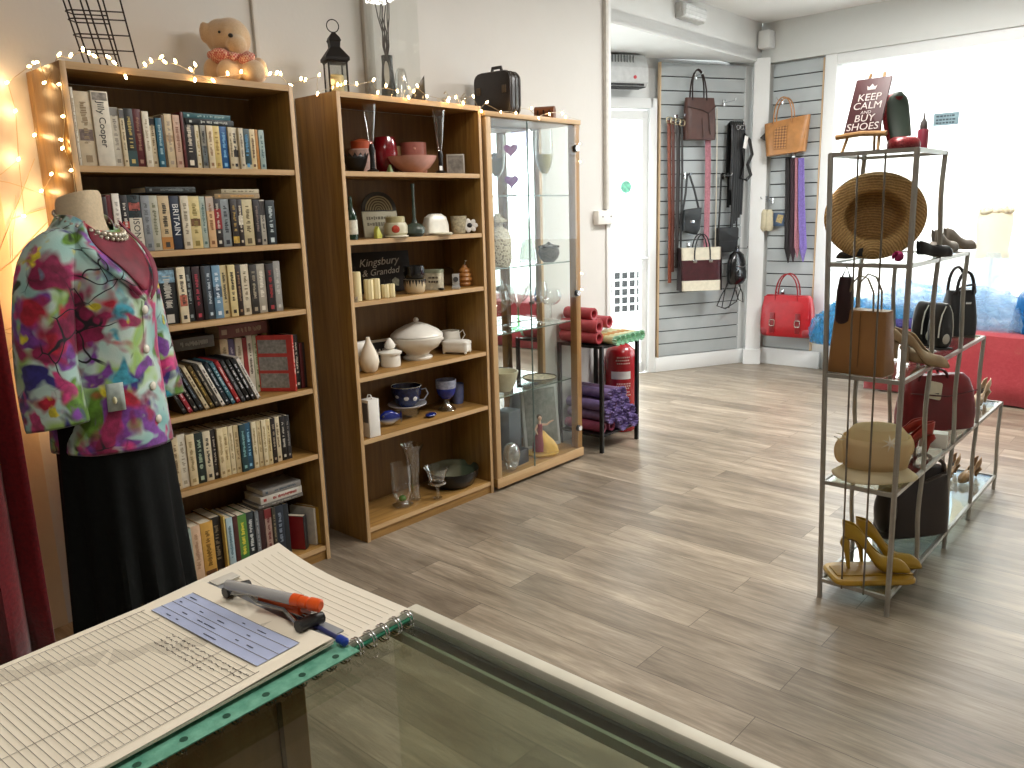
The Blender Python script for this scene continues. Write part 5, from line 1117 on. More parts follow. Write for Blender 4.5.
for k in range(11):
    f = k/10; z = 1.452-.185*f; a0 = -.72*(1-f)-.05; a1 = .85*(1-f)+.06
    P.append([onjacket(a0+(a1-a0)*j/8, z-.035*(1-f)*math.cos((j/8-.5)*PI), .007+.004*math.sin(PI*j/8)) for j in range(9)])
o = MB().grid(P).build('lining', LAP, mq); mod(o, 'SOLIDIFY', thickness=.003); mod(o, 'SUBSURF', levels=1, render_levels=1)
for sg in (-1, 1):
    P = []
    for k in range(9):
        f = k/8; z = 1.462-.215*f; a0 = sg*((.78 if sg < 0 else .9)*(1-f)+.05); w_ = .34*math.sin(PI*(.12+.88*f))**.7*(1-.5*f)
        P.append([onjacket(a0+sg*w_*j/5, z-.012*(j/5), .012+.008*math.sin(PI*j/5)) for j in range(6)])
    o = MB().grid(P).build('lapel', FLORAL if sg < 0 else plain('#7c1838', .6, 0, .3, 30, sheen=.2), mq); mod(o, 'SOLIDIFY', thickness=.003); mod(o, 'SUBSURF', levels=1, render_levels=1)
PEARL = plain('#e9e4d4', .25, coat=.4)
for z in (1.215, 1.105, 1.0, .905): 
    p = onjacket(-.03, z, .010); MB().ball(p, (.006, .0125, .0125), nu=14, nv=10).build('button', PEARL, mq)
P = [[onjacket(-.06+.03*j, z, .006) for j in range(2)] for z in [.85+.39*k/12 for k in range(13)]]
o = MB().grid(P).build('front_placket', FLORAL, mq); mod(o, 'SOLIDIFY', thickness=.003)
pk = [[onjacket(-.95+.32*j/4, z, .009) for j in range(5)] for z in (.955, .995, 1.03)]
o = MB().grid(pk).build('pocket_flap', plain('#a8b4ae', .6, 0, .4, 25), mq); mod(o, 'SOLIDIFY', thickness=.003)
MB().ball(onjacket(-.82, .985, .013), (.01, .006, .01), Matrix.Rotation(-.82, 3, 'Z'), 12, 8).build('button', plain('#d6cfa8', .3), mq)
nk = MB(); m = 34
for i in range(m):
    a = 2*PI*i/m; r = .079; p = Vector((.012+r*math.cos(a)*1.05, r*math.sin(a), 1.452-.035*math.cos(a)-.0))
    nk.ball(p, .0055+.0035*max(0, math.cos(a)), nu=9, nv=7)
    if math.cos(a) > .3: nk.ball(p+Vector((.008, 0, -.012)), .006, nu=8, nv=6)
nk.build('necklace', plain('#c9c1b0', .2, .55), mq)
# wallpaper strip with twigs, red curtain
YP = .905
mbp = MB().box((.003, (YP-1.2)/2-.0, 1.25), (.006, YP+1.2, 2.5)); st(mbp.build('wall_papered', wallmat('cream_wallpaper', '#e2cfb0'), smooth=False))
r = random.Random(21); mb = MB()
def twig(p, ang, L, w_, d=0):
    pts = [p]; a = ang
    for k in range(5): a += r.uniform(-.22, .22); pts.append(pts[-1]+Vector((0, math.sin(a)*L/5, math.cos(a)*L/5)))
    mb.tube(pts, [w_*(1-.14*k) for k in range(6)], 5, flat=1.0)
    if d < 2:
        for k in (1, 2, 3, 4):
            if r.random() < .75: twig(pts[k], a+r.choice((-1, 1))*r.uniform(.5, 1.1), L*.45, w_*.65, d+1)
for y, a in ((.80, -.12), (.74, .05), (.66, .1), (.82, -.3), (.58, -.1)): twig(Vector((.0065, y, .35+r.uniform(0, .3))), a, 1.1, .0032)
tw = mb.build('trim_8', plain('#cfb48c', .8), smooth=False); st(tw)
RC = NT('red_curtain_cloth'); v = RC.coord(); nz = RC.noise(v, 90, 3); RC.bsdf(RC.ramp(nz, [(.3, '#6a0e19'), (.7, '#86141f')]), .8, 0, nz, .15, .3, .3)
P = []
for k in range(9):
    z = .02+2.2*k/8; P.append([Vector((.30+.035*math.cos(j*.9+.2*k*.1)+.012*math.cos(j*2.3), -.13+.0187*j*1.0, z)) for j in range(49)])
o = MB().grid(P).build('curtain', RC.m, None); mod(o, 'SOLIDIFY', thickness=.003); tag(o, 'dark red fitting room curtain hanging at the left edge', 'curtain')
MB_ = MB().cyl((.30, -.3, 2.235), (.30, .80, 2.235), .014, n=12).cyl((.0, .78, 2.235), (.30, .78, 2.235), .012, n=12).cyl((.0, -.28, 2.235), (.30, -.28, 2.235), .012, n=12)
cr = MB_.build('curtain_rail', plain('#8c8a86', .3, .8)); tag(cr, 'metal rail holding the dark red curtain', 'rail')
# ---- counter
ZG = 1.05
ct = thing('shop_counter', 'glass topped shop counter with a pale edge strip, in front of the shopkeeper', 'counter', (0, 0, 0))
GG = glass((.76, .81, .75), .6)
MB().box((3.415, -.02, ZG-.005), (1.87, 1.0, .010), b=.001).build('glass_top', GG, ct, smooth=False)
MB().box((3.42, .493, ZG-.012), (1.88, .014, .030), b=.002).build('edge_strip', plain('#d6d2c2', .4), ct)
MB().box((3.35, .474, .62), (1.75, .006, .84)).build('glass_front', glass((.92, .95, .92), .4), ct, smooth=False)
MB().box((3.35, .467, ZG-.016), (1.75, .004, .010)).build('glass_edge', plain('#a9b09c', .3), ct)
MB().box((3.35, .483, ZG-.020), (1.75, .004, .016)).build('shadow_gap', plain('#2c332c', .5), ct)
for x0, x1 in ((2.315, 2.475), (4.22, 4.34)):
    MB().box(((x0+x1)/2, -.085, .524), (x1-x0, .90, 1.046), b=.003).build('wooden_cabinet', wood('#a87c4c', '#c89c66', 'z'), ct)
MB().box((2.476, .335, .52), (.003, .004, 1.0)).build('panel_joint', plain('#6a4a2c', .6), ct)
# ---- notebook
NBZ = ZG+.0015
nb = thing('spiral_notebook', 'open A4 notebook with lined pages and a wire spiral, on the counter', 'notebook', (2.508, .478, NBZ), math.radians(90+2.2))
# local X runs along +Y of the shop (reversed), local Y towards -X
PAPER = plain('#e4dccb', .75, 0, .03, 8)
def page_sheet(w_, L, z0, curl, nx=14, ny=10):
    P = []
    for i in range(nx+1):
        x = -L*i/nx; row_ = []
        for j in range(ny+1):
            y = .010+w_*j/ny; c = curl*max(0, (j/ny-.45))**2*max(0, 1-i/nx*1.4)
            row_.append(Vector((x, y, z0+c)))
        P.append(row_)
    return MB().grid(P)
MB().box((-.155, .122, .001), (.31, .232, .002)).build('back_cover', plain('#2f7a5e', .35), nb)
MB().box((-.153, .121, .0050), (.304, .222, .006), b=.0005).build('page_block', plain('#d9d2c2', .8, 0, .1, 500), nb)
o = page_sheet(.224, .306, .0092, .05).build('top_page', PAPER, nb)
mb = MB()
for k in range(9): 
    x = -.012-.0085*k; mb.tube([Vector((x, .02+.2*j/8, .0096+.05*max(0, ((.01+.2*j/8)/.224-.45))**2*max(0, 1+x/.306*1.4))) for j in range(9)], .00022, 4)
mb.build('ruled_lines', plain('#d0c9bb', .8), nb, smooth=False)
mb = MB()
for k in range(19):
    x = -.010-.0160*k
    for dx in (-.0017, .0017): mb.tube(arc((x+dx, .006, .004), .0085, -PI*.9, PI*1.0, 14, 'yz'), .0008, 6)
mb.build('wire_spiral', plain('#c9c9c8', .25, 1), nb)
# green punched wallet strip showing beneath the form
gw = thing('punched_wallet', 'green edged clear punched pocket lying under the form', 'plastic wallet', (2.5260, .392, ZG+.0145), math.radians(90+2.2))
GS = NT('green_plastic'); v = GS.coord(); nz = GS.noise(v, 60, 3); GS.bsdf(GS.ramp(nz, [(.3, '#54907a'), (.7, '#7ab39c')]), .25, 0, nz, .3)
mb = MB(); mb.box((-.165, .016, 0), (.33, .032, .0012)); mb.build('green_strip', GS.m, gw)
for k in range(9): MB().lathe([(0, .0008), (.0032, .0008), (.0032, .0010), (0, .0010)], 14, c=(-.02-.036*k, .009, 0), ell=1).build('punched_hole', plain('#174634', .6), gw)
MB().box((-.165, .128, -.0004), (.32, .20, .0006)).build('clear_sleeve', glass((.85, .93, .88), .8), gw, smooth=False)
# clipboard with form
cb = thing('clipboard', 'clipboard holding a printed form with a blue heading, on the notebook', 'clipboard', (2.402, .385, ZG+.0175), math.radians(3.8))
MB().box((-.010, -.165, .001), (.200, .35, .002), b=.0005).build('board', plain('#8a8c90', .35), cb)
MB().box((-.003, -.162, .0034), (.211, .298, .0026)).build('paper_stack', plain('#cfc6b4', .8, 0, .12, 700), cb, smooth=False)
P = [[Vector((-.1085+.211*i/8, -.013-.298*j/12, .0052+.0028*max(0, (i-5)/3)*max(0, (5-j)/5)+.0006*math.sin(i*.8+j*.5))) for i in range(9)] for j in range(13)]
MB().grid(P).build('form_sheet', plain('#e6ddca', .7, 0, .02, 6), cb)
zf = lambda x, y: .0060+.0028*max(0, ((x+.1085)/.211*8-5)/3)*max(0, (5-(-.013-y)/.298*12)/5)
hp = [[Vector((-.092+.176*i/8, -.036-.045*j/4, zf(-.092+.176*i/8, -.036-.045*j/4)+.0004)) for i in range(9)] for j in range(5)]
MB().grid(hp).build('blue_heading', plain('#a9b3d2', .7, 0, .06, 30), cb)
mb = MB()
for k in range(5): 
    y = -.036-.045*k/4; mb.tube([Vector((-.092+.176*i/6, y, zf(-.092+.176*i/6, y)+.0007)) for i in range(7)], .00028, 4)
for k in range(36):
    y = -.088-.0056*k; mb.tube([Vector((-.098+.19*i/6, y, zf(-.098+.19*i/6, y)+.0003)) for i in range(7)], .00026, 4)
for x in (-.098, -.07, .035, .075, .092): mb.tube([Vector((x, -.084-.2*j/6, zf(x, -.084-.2*j/6)+.0003)) for j in range(7)], .00026, 4)
mb.build('printed_grid', plain('#948d84', .8), cb, smooth=False)
mb = MB(); r = random.Random(12)
for ln in range(4):
    x = -.03
    while x < .085:
        l = r.uniform(.004, .010); y = -.094-.0056*(ln if ln < 3 else 3)
        mb.tube([Vector((x+l*i/4, y+r.uniform(-.0014, .0014), zf(x, y)+.0006)) for i in range(5)], .0003, 4); x += l+.003
        if ln > 1 and x > .05: break
mb.build('handwriting', plain('#38342f', .8), cb, smooth=False); mb = MB()
for k in range(26):
    x = -.085+r.uniform(0, .14); y = -.043-.011*r.randint(0, 3); mb.box((x, y, zf(x, y)+.0008), (r.uniform(.003, .009), .0010, .0002))
mb.build('printed_lettering', plain('#4a4a58', .8), cb, smooth=False)
CHR = plain('#c4c6c8', .12, 1)
mb = MB(); mb.tube([(-.048, -.020, .012), (-.03, -.012, .014), (.0, -.02, .016), (.03, -.012, .014), (.062, -.020, .012)], .0021, 8); mb.tube([(-.048, .002, .008), (.062, .002, .008)], .0035, 10); mb.box((.007, .004, .0045), (.112, .014, .005), b=.001)
mb.build('metal_clip', CHR, cb)
for x in (-.052, .066): MB().tube([(x, .004, .010), (x, -.010, .0125), (x, -.024, .0125)], .0058, 10).build('rubber_tip', BLACK, cb)
MB().box((-.10, .006, .0028), (.016, .028, .0016), b=.0005).build('hanging_tab', plain('#c9c5ba', .5), cb)
# pens
mk = thing('marker_pen', 'clear grey marker pen with an orange cap lying across the clipboard clip', 'pen', Vector(onz(272, 592, ZG+.045)), 0)
a_ = onz(226, 584, ZG+.043); b_ = onz(321, 606, ZG+.043); d_ = (b_-a_).normalized(); L_ = (b_-a_).length; Mx = frame((a_-mk.location), d_.cross(Vector((0, 0, 1))).cross(d_).cross(d_) if False else Vector((0, 0, 1)).cross(d_), Vector((0, 0, 1)), d_)
MB().lathe([(0, 0), (.0045, .001), (.0052, .006), (.0055, L_*.72), (0, L_*.72)], 18, M=Mx).build('barrel', plain('#aaa9a8', .25), mk)
MB().lathe([(0, L_*.72), (.0062, L_*.72), (.0062, L_*.80), (.0055, L_*.80)], 18, M=Mx).build('orange_ring', plain('#e0561c', .35), mk)
MB().lathe([(.0056, L_*.80), (.0056, L_*.87), (.0045, L_*.88), (.0062, L_*.90), (.0062, L_*.985), (.004, L_), (0, L_)], 18, M=Mx).m(0).build('cap_end', plain('#e65a1e', .35), mk)
hp_ = thing('highlighter', 'orange pen lying beneath the grey marker pen', 'pen', Vector(onz(285, 604, ZG+.034)), 0)
a2 = onz(262, 597, ZG+.034); b2 = onz(312, 612, ZG+.032); d2 = (b2-a2).normalized(); L2 = (b2-a2).length; M2 = frame((a2-hp_.location), Vector((0, 0, 1)).cross(d2), Vector((0, 0, 1)), d2)
MB().lathe([(0, 0), (.0055, 0), (.006, .004), (.006, L2*.8), (.003, L2*.82), (0, L2*.82)], 16, M=M2).build('barrel', plain('#e85a22', .35), hp_); MB().lathe([(.003, L2*.82), (.0022, L2*.95), (0, L2)], 12, M=M2).build('nib', plain('#d8a8a0', .5), hp_)
bp_ = thing('ballpoint_pen', 'slim blue ballpoint pen pointing at the wire spiral', 'pen', Vector(onz(330, 634, ZG+.022)), 0)
a3 = onz(300, 617, ZG+.022); b3 = onz(347, 643, ZG+.020); d3 = (b3-a3).normalized(); L3 = (b3-a3).length; M3 = frame((a3-bp_.location), Vector((0, 0, 1)).cross(d3), Vector((0, 0, 1)), d3)
MB().lathe([(0, 0), (.0022, 0), (.0024, L3*.86), (0, L3*.86)], 12, M=M3).build('barrel', plain('#3a3f6c', .3), bp_); MB().lathe([(.0024, L3*.82), (.0042, L3*.84), (.0042, L3*.97), (.002, L3), (0, L3)], 12, M=M3).build('cap', plain('#22409c', .3), bp_)
# ================================================================== BAGS AND BELTS ON THE SLATTED WALLS
HD = math.atan2(ND.y, ND.x); HW = -PI/2; CHROME = plain('#c9cbcc', .18, 1)
def wall_at(px, py, wall, off):
    return ondiag(px, py, off) if wall == 'd' else ony(px, py, 7.02-off)
def hook(px, py, wall, L, label, group='chrome hooks on the slatted walls'):
    p = wall_at(px, py, wall, .0); h = HD if wall == 'd' else HW
    t = thing('display_hook', label, 'hook', p, h, group)
    MB().box((.003, 0, 0), (.004, .03, .055), b=.001).build('back_plate', CHROME, t)
    MB().tube([(.004, 0, .0), (L, 0, .002), (L+.008, 0, .02)], .0035, 7).build('prong', CHROME, t); return t
def bag_at(pl, pr, pt_, pb, wall, off):
    c = wall_at((pl+pr)/2, pb, wall, off); s = pxm(c); return c, s
def body(mb, w0, w1, h, d, r=.012, bulge=1.0, n=7, yoff=0, sag=0):
    """soft bag body: w0 bottom width, w1 top width, depth d at the bottom thinning to the mouth"""
    R = []
    for k in range(n+1):
        f = k/n; w_ = w0+(w1-w0)*f; dd = d*(1-.55*f*f)*(1+.12*math.sin(PI*f)*bulge)
        rr = superell(dd/2, w_/2*(1 if 0 < k < n else .97), 28, 4.5)
        R.append([Vector((x, y+yoff, h*f-sag*(1-(2*y/w_)**2)*(f if sag > 0 else 0))) for x, y in rr])
    return mb.loft(R)
def handle(mb, y0, y1, z0, z1, x, r=.006, flat=1.0, n=12, xt=None):
    pts = []
    for k in range(n+1):
        a = PI*k/n; f = math.sin(a); pts.append(Vector((x+((xt if xt is not None else x)-x)*f, (y0+y1)/2-(y1-y0)/2*math.cos(a)*(1 if abs(math.cos(a)) > .5 else 1), z0+(z1-z0)*f**.75)))
    return mb.tube(pts, r, 8, flat=flat)
# brown tote
c, s = bag_at(681, 717, 100, 140, 'd', .075)
t = thing('tote_bag', 'brown leather tote with long handles, topmost bag on the angled slat wall', 'bag', c, HD)
BR = plain('#4a2b22', .45, 0, .22, 14, bump=.15); w_ = 36*s; h_ = 40*s
body(MB(), w_, w_*.93, h_, .09).build('body', BR, t)
handle(MB(), -w_*.28, w_*.18, h_*.93, h_+27*s, .022, .009, .5, xt=-.01).build('handle', plain('#2c1a16', .5), t); handle(MB(), -w_*.28, w_*.18, h_*.93, h_+26*s, -.02, .009, .5, xt=-.015).build('handle', plain('#2c1a16', .5), t)
MB().tube([(.036, -w_*.46, h_*.78), (.045, 0, h_*.70), (.043, w_*.2, h_*.62), (.035, w_*.46, h_*.80)], .004, 6, flat=.6).tube([(.044, w_*.2, h_*.62), (.050, w_*.22, h_*.2)], .004, 6).tube([(.044, w_*.2, h_*.62), (.050, w_*.26, h_*.12)], .004, 6).build('drawstring', plain('#36201a', .5), t)
MB().tube([(.048, -.02*w_, h_*.5), (.05, .03*w_, .01)], .002, 5).build('seam', plain('#36201a', .5), t)
hook(695, 76, 'd', .11, 'chrome hook carrying the brown tote'); hook(724, 103, 'd', .16, 'empty chrome hook right of the brown tote')
# belts
def strap(name, label, cat, pts_px, wall, off, w_, th, mat, group=None, buckle=None):
    P = [wall_at(px, py, wall, off) for px, py in pts_px]; h = HD if wall == 'd' else HW; o0 = P[0].copy()
    t = thing(name, label, cat, o0, 0, group); lat = Vector((-math.sin(h), math.cos(h), 0))
    MB().tube([p-o0 for p in P], w_/2, 8, flat=th/w_, up=lat).build('strap', mat, t)
    if buckle: 
        q = MB(); M_ = Matrix.Rotation(h, 4, 'Z'); q.tube([M_ @ Vector((.004, y, z)) for y, z in rrect(.05, .045, .01, 3)], .004, 6, closed=True).build('buckle', plain('#b9aa8c', .25, .9), t)
    return t
G = 'belts on the angled slat wall'
for k, (x0, x1, y1, col, wd, lab) in enumerate(((669, 670, 283, '#7c3f2a', .035, 'braided tan-red belt, leftmost of the hanging belts'), (673, 673, 272, '#55291e', .03, 'brown belt second from the left of the hanging belts'), (678, 677, 268, '#2a2422', .04, 'wide black belt hanging beside the brown tote'), (682, 681, 255, '#1c1a1a', .022, 'thin black belt just left of the small black shoulder bag'))):
    strap('belt', lab, 'belt', [(x0, 120+k), (x0+.3, 170), (x1, 225), (x1-.5, y1)], 'd', .05+.012*k, wd, .005, plain(col, .5, 0, .35 if k == 0 else .1, 90), G, True)
hook(676, 118, 'd', .13, 'chrome hook carrying the brown and black belts')
strap('scarf', 'dusty pink scarf hanging full length below the brown tote', 'scarf', [(708, 132), (708, 170), (707, 215), (706, 255)], 'd', .05, .058, .012, plain('#a8707a', .85, 0, .2, 60))
strap('cord_belt', 'thin cream cord hanging right of the pink scarf', 'cord', [(717, 108), (717, 150), (716, 210), (715, 255)], 'd', .05, .012, .006, plain('#c9c2b2', .7))
# black belts rolled over one hook
c = wall_at(736, 128, 'd', .07); s = pxm(c); t = thing('belt_bundle', 'bundle of black belts hanging over one hook by the corner pillar', 'belts', c, HD)
BK = plain('#111213', .4, 0, .1, 60)
for k in range(6):
    y = (-7+2.6*k)*s; mb = MB(); L = (60+((k*37) % 40))*s
    mb.tube([(-.03, y, -L*.8), (-.03, y+.5*s, -10*s), (-.02, y, 3*s), (.015, y, 6*s), (.04, y, 1*s), (.045, y+.3*s, -16*s), (.04, y-.8*s, -L)], .017, 8, flat=.25, up=(0, 1, 0)); mb.build('belt', BK, t)
for y in (-2*s, 2.5*s, 6*s): MB().tube([Vector((.055, y+a, b)) for a, b in rrect(.03, .032, .008, 3)], .003, 6, closed=True).build('buckle', CHROME, t)
c = wall_at(746, 142, 'd', .13); s = pxm(c); t = thing('belt', 'looped black belt with a white tag, hanging against the corner pillar', 'belt', c, HD)
MB().tube([(0, -1*s, 8*s), (.0, 4*s, 2*s), (.01, 7*s, -12*s), (.01, 2*s, -22*s), (.0, 7*s, -32*s), (0, 2*s, -37*s), (-.01, -5*s, -35*s), (-.01, -2*s, -22*s), (-.01, -4*s, -8*s)], .016, 8, flat=.2, closed=True, up=None).build('strap', BK, t)
MB().prism([(-3*s, -6*s), (1*s, -7*s), (3*s, 5*s), (-1*s, 6*s)], .002, YZ).build('price_tag', plain('#e4e2de', .6), t).location = (.03, -3*s, 0)
hook(735, 126, 'd', .12, 'chrome hook carrying the black belts')
# small black shoulder bag
c, s = bag_at(680, 700, 208, 235, 'd', .07); t = thing('shoulder_bag', 'small black shoulder bag with a silver badge, left on the angled slat wall', 'bag', c, HD)
mb = MB(); mb.prism([(-9.5*s, 4*s), (6*s, 0), (10*s, 6*s), (10.5*s, 26*s), (-9*s, 24*s), (-10*s, 12*s)], .07, YZ, b=.012); mb.build('body', plain('#1b1f20', .55, 0, .15, 50), t)
MB().box((.037, -.5*s, 13*s), (.004, 5*s, 2.6*s), b=.001).build('badge', CHROME, t); MB().prism([(-9.6*s, 14*s), (10*s, 15*s), (10.5*s, 26.5*s), (-9*s, 24.6*s)], .078, YZ, b=.006).build('flap', plain('#23282a', .5), t)
MB().tube([(0, -9*s, 24*s), (0, -6*s, 40*s), (-.02, -3*s, 59*s), (-.02, -1*s, 60*s), (0, 4*s, 44*s), (0, 9.5*s, 26*s)], .011, 8, flat=.4, up=(0, 1, .3)).build('strap', plain('#191b1c', .5), t)
hook(684, 176, 'd', .10, 'chrome hook carrying the small black shoulder bag')
# black crossbody
c, s = bag_at(715, 738, 229, 252, 'd', .07); t = thing('crossbody_bag', 'flat black crossbody bag on a long strap, below the black belts', 'bag', c, HD)
MB().prism(rrect(23*s, 24*s, 2.5*s), .05, frame((0, 0, 12*s), (0, 1, 0), (0, 0, 1)), b=.008).build('body', plain('#141516', .5, 0, .12, 60), t)
MB().prism(rrect(23.6*s, 14*s, 2.5*s), .058, frame((0, 0, 17.5*s), (0, 1, 0), (0, 0, 1)), b=.006).build('flap', plain('#1a1c1d', .5), t)
MB().tube([(0, -10*s, 23*s), (0, -9*s, 50*s), (-.02, -7*s, 75*s), (-.02, 3*s, 78*s), (.02, 8*s, 60*s), (.01, 10.5*s, 23*s)], .010, 7, flat=.35, up=(0, 1, .2)).build('strap', BK, t)
hook(722, 176, 'd', .14, 'chrome hook carrying the flat black crossbody bag')
# cream and burgundy tote
c, s = bag_at(677, 721, 248, 290, 'd', .16); t = thing('handbag', 'burgundy and cream striped handbag with black handles, low on the angled slat wall', 'bag', c, HD-.28)
h_ = 42*s; w0 = 40*s; CRM = plain('#cfc8b4', .45); BUR = plain('#3c1219', .35, 0, .25, 25, coat=.15)
def slab(z0, z1, e): return [[Vector((x, y, z)) for x, y in superell((.14*(1-.45*z/h_))/2+e, w0/2*(1+.02*z/h_)+e, 28, 7)] for z in (z0, (z0+z1)/2, z1)]
MB().loft(slab(0, 10*s, .001)).build('cream_band', CRM, t); MB().loft(slab(10*s, 30*s, 0)).build('burgundy_band', BUR, t); MB().loft(slab(30*s, 42*s, .001)).build('cream_band', CRM, t)
for sg in (-1, 1):
    P = [(-w0/2*1.02+ (0), z) for z in (0, h_)]
    MB().prism([(-.068, 0), (.068, 0), (.042, h_), (-.042, h_)], .006, frame((0, sg*(w0/2+.004), 0), (1, 0, 0), (0, 0, 1))).build('side_gusset', plain('#1c1214', .4), t)
for x in (.045, -.035): handle(MB(), -7*s, 9*s, 30*s, h_+13*s, x, .010, .6).build('handle', BK, t)
for y in (-7*s, 9*s): MB().box((.062, y, 29*s), (.008, 4*s, 3*s), b=.001).build('handle_stud', CHROME, t)
hook(688, 246, 'd', .14, 'chrome hook carrying the burgundy and cream handbag')
# mini backpack
c, s = bag_at(724, 748, 252, 284, 'd', .12); t = thing('backpack', 'small shiny black backpack with dangling straps, right of the burgundy handbag', 'backpack', c, HD+.2)
SH = plain('#0f1011', .22, 0, .2, 30, coat=.4)
MB().loft([[Vector((x, y, z*s)) for x, y in superell(.05*k, 11*s*k2, 24, 2.6)] for z, k, k2 in ((0, .6, .75), (3, 1, .97), (12, 1.15, 1.05), (22, 1, .98), (29, .8, .75), (32, .4, .4))]).build('body', SH, t)
MB().loft([[Vector((x+.05, y, z*s)) for x, y in superell(.022*k, 7.5*s*k, 20, 3)] for z, k in ((4, .7), (6, 1), (13, 1), (15, .8))]).build('front_pocket', SH, t); MB().tube([(.06, -8*s, 19*s), (.072, 0, 17*s), (.06, 8*s, 19*s)], .002, 5).build('zip', CHROME, t)
MB().tube([(0, -3*s, 31*s), (0, -2*s, 37*s), (0, 2*s, 37*s), (0, 3*s, 31*s)], .006, 7).build('grab_loop', SH, t)
for k, P in enumerate(([(-6, 4), (-18, -10), (-24, -20), (-12, -24), (4, -18), (9, -6), (8, 3)], [(-8, 8), (-14, -4), (-18, -22), (-8, -23), (-2, -10), (2, 2)], [(3, 1), (10, -10), (11, -19), (4, -16), (0, -6)])): MB().tube([(-.02+.01*k, y*s, z*s) for y, z in P], .005, 7).build('strap', BK, t)
hook(738, 248, 'd', .13, 'chrome hook carrying the small shiny backpack')
MB().tube([], .1) if False else None
# --- on the window-side slats
c, s = bag_at(766, 806, 117, 154, 'w', .09); t = thing('handbag', 'tan handbag with a woven lattice front, on the slats beside the window', 'bag', c, HW+.12)
TAN = plain('#b07a44', .4, 0, .14, 20, coat=.15); w0 = 41*s
R = []
for k in range(7):
    f = k/6; w_ = w0*(.92+.16*f); R.append([Vector((x, y, z_)) for (x, y), z_ in [((x, y), 33*s*f+ (3*s*(y/(w_/2)) if f > .5 else 1.5*s*(y/(w_/2)))) for x, y in superell(.07*(1-.5*f*f), w_/2, 28, 4)]])
MB().loft(R).build('body', TAN, t)
lt = NT('lattice_leather'); v = lt.coord((1, 60, 60), (PI/4, 0, 0)); ck = lt.n('TexChecker'); ck.inputs['Scale'].default_value = 1; lt.l(v, ck.inputs['Vector']); ck.inputs['Color1'].default_value = lin('#b98450'); ck.inputs['Color2'].default_value = lin('#6d4522'); lt.bsdf(ck.outputs['Color'], .5)
MB().prism([(-10*s, 5*s), (2*s, 5*s), (2*s, 27*s), (-10*s, 25*s)], .004, frame((.0, 0, 0), (0, 1, 0), (-.10, 0, 1))).build('lattice_panel', lt.m, t).location = (.083, 0, 0)
for x in (.05, -.03): handle(MB(), -12*s, 6*s, 29*s, 54*s, x, .008, .7).build('handle', TAN, t)
MB().prism([(-26*s, 17*s), (-19*s, 13*s), (-19*s, 24*s)], .05, YZ, b=.003).build('side_wing', plain('#2a1d14', .5), t)
hook(783, 101, 'w', .12, 'chrome hook carrying the tan lattice handbag')
for k, (x0, x1, col, wd, lab, y1) in enumerate(((789, 788, '#1a1416', .055, 'black silk tie, leftmost of the hanging ties', 263), (794, 793, '#2e1420', .05, 'dark burgundy tie in the row of hanging ties', 262), (798, 797, '#a8707c', .035, 'dusty pink tie in the row of hanging ties', 258), (802, 803, '#7a68b0', .055, 'lilac checked tie, rightmost of the hanging ties', 262))):
    P = [wall_at(a, b, 'w', .05+.01*k) for a, b in ((x0, 158), (x0, 200), (x1, 248), (x1, y1))]; o0 = P[0].copy(); t = thing('tie', lab, 'tie', o0, 0, 'ties beside the window')
    MB().tube([p-o0 for p in P], [wd*.36, wd*.45, wd*.62, wd*.08], 8, flat=.18, up=(1, 0, 0)).build('blade', plain(col, .6, 0, .25, 120), t)
    MB().tube([p-o0+Vector((-.012, -.012, 0)) for p in P[:3]], [wd*.3, wd*.34, wd*.3], 8, flat=.2, up=(1, 0, 0)).build('tail', plain(col, .65, 0, .2, 100), t)
hook(794, 156, 'w', .12, 'chrome hook carrying the ties'); hook(766, 199, 'w', .10, 'chrome hook carrying the cream slippers'); hook(773, 201, 'w', .08, 'short chrome hook just right of the cream slippers')
for k, (px, lab) in enumerate(((764.5, 'cream slipper hanging left of its pair'), (769, 'cream slipper hanging right of its pair'))):
    c = wall_at(px, 231, 'w', .06); s = pxm(c); t = thing('slipper', lab, 'slipper', c, HW+.3*k, 'cream slippers')
    MB().loft([[Vector((x, y, z*s)) for x, y in superell(.03*a, 4*s*b, 20, 2.5)] for z, a, b in ((0, .6, .6), (3, 1, 1), (10, 1, .9), (18, .9, .85), (21, .5, .5))]).build('upper', plain('#c9bfa2', .7), t); MB().tube([(0, 0, 20*s), (0, 0, 30*s)], .002, 5).build('hang_loop', CHROME, t)
c = wall_at(778, 219.5, 'w', .04); s = pxm(c); t = thing('gift_card', 'blue and gold patterned card hanging beside the cream slippers', 'card', c, HW)
MB().box((0, 0, 0), (.006, 13*s, 13*s), b=.001).build('card', plain('#3f5470', .5), t); MB().prism([(-3*s, -2*s), (3*s, -4*s), (5*s, 4*s), (-1*s, 5*s)], .002, YZ).build('gold_motif', plain('#a8925c', .4, 0, .3, 90), t).location = (.004, 1*s, 0)
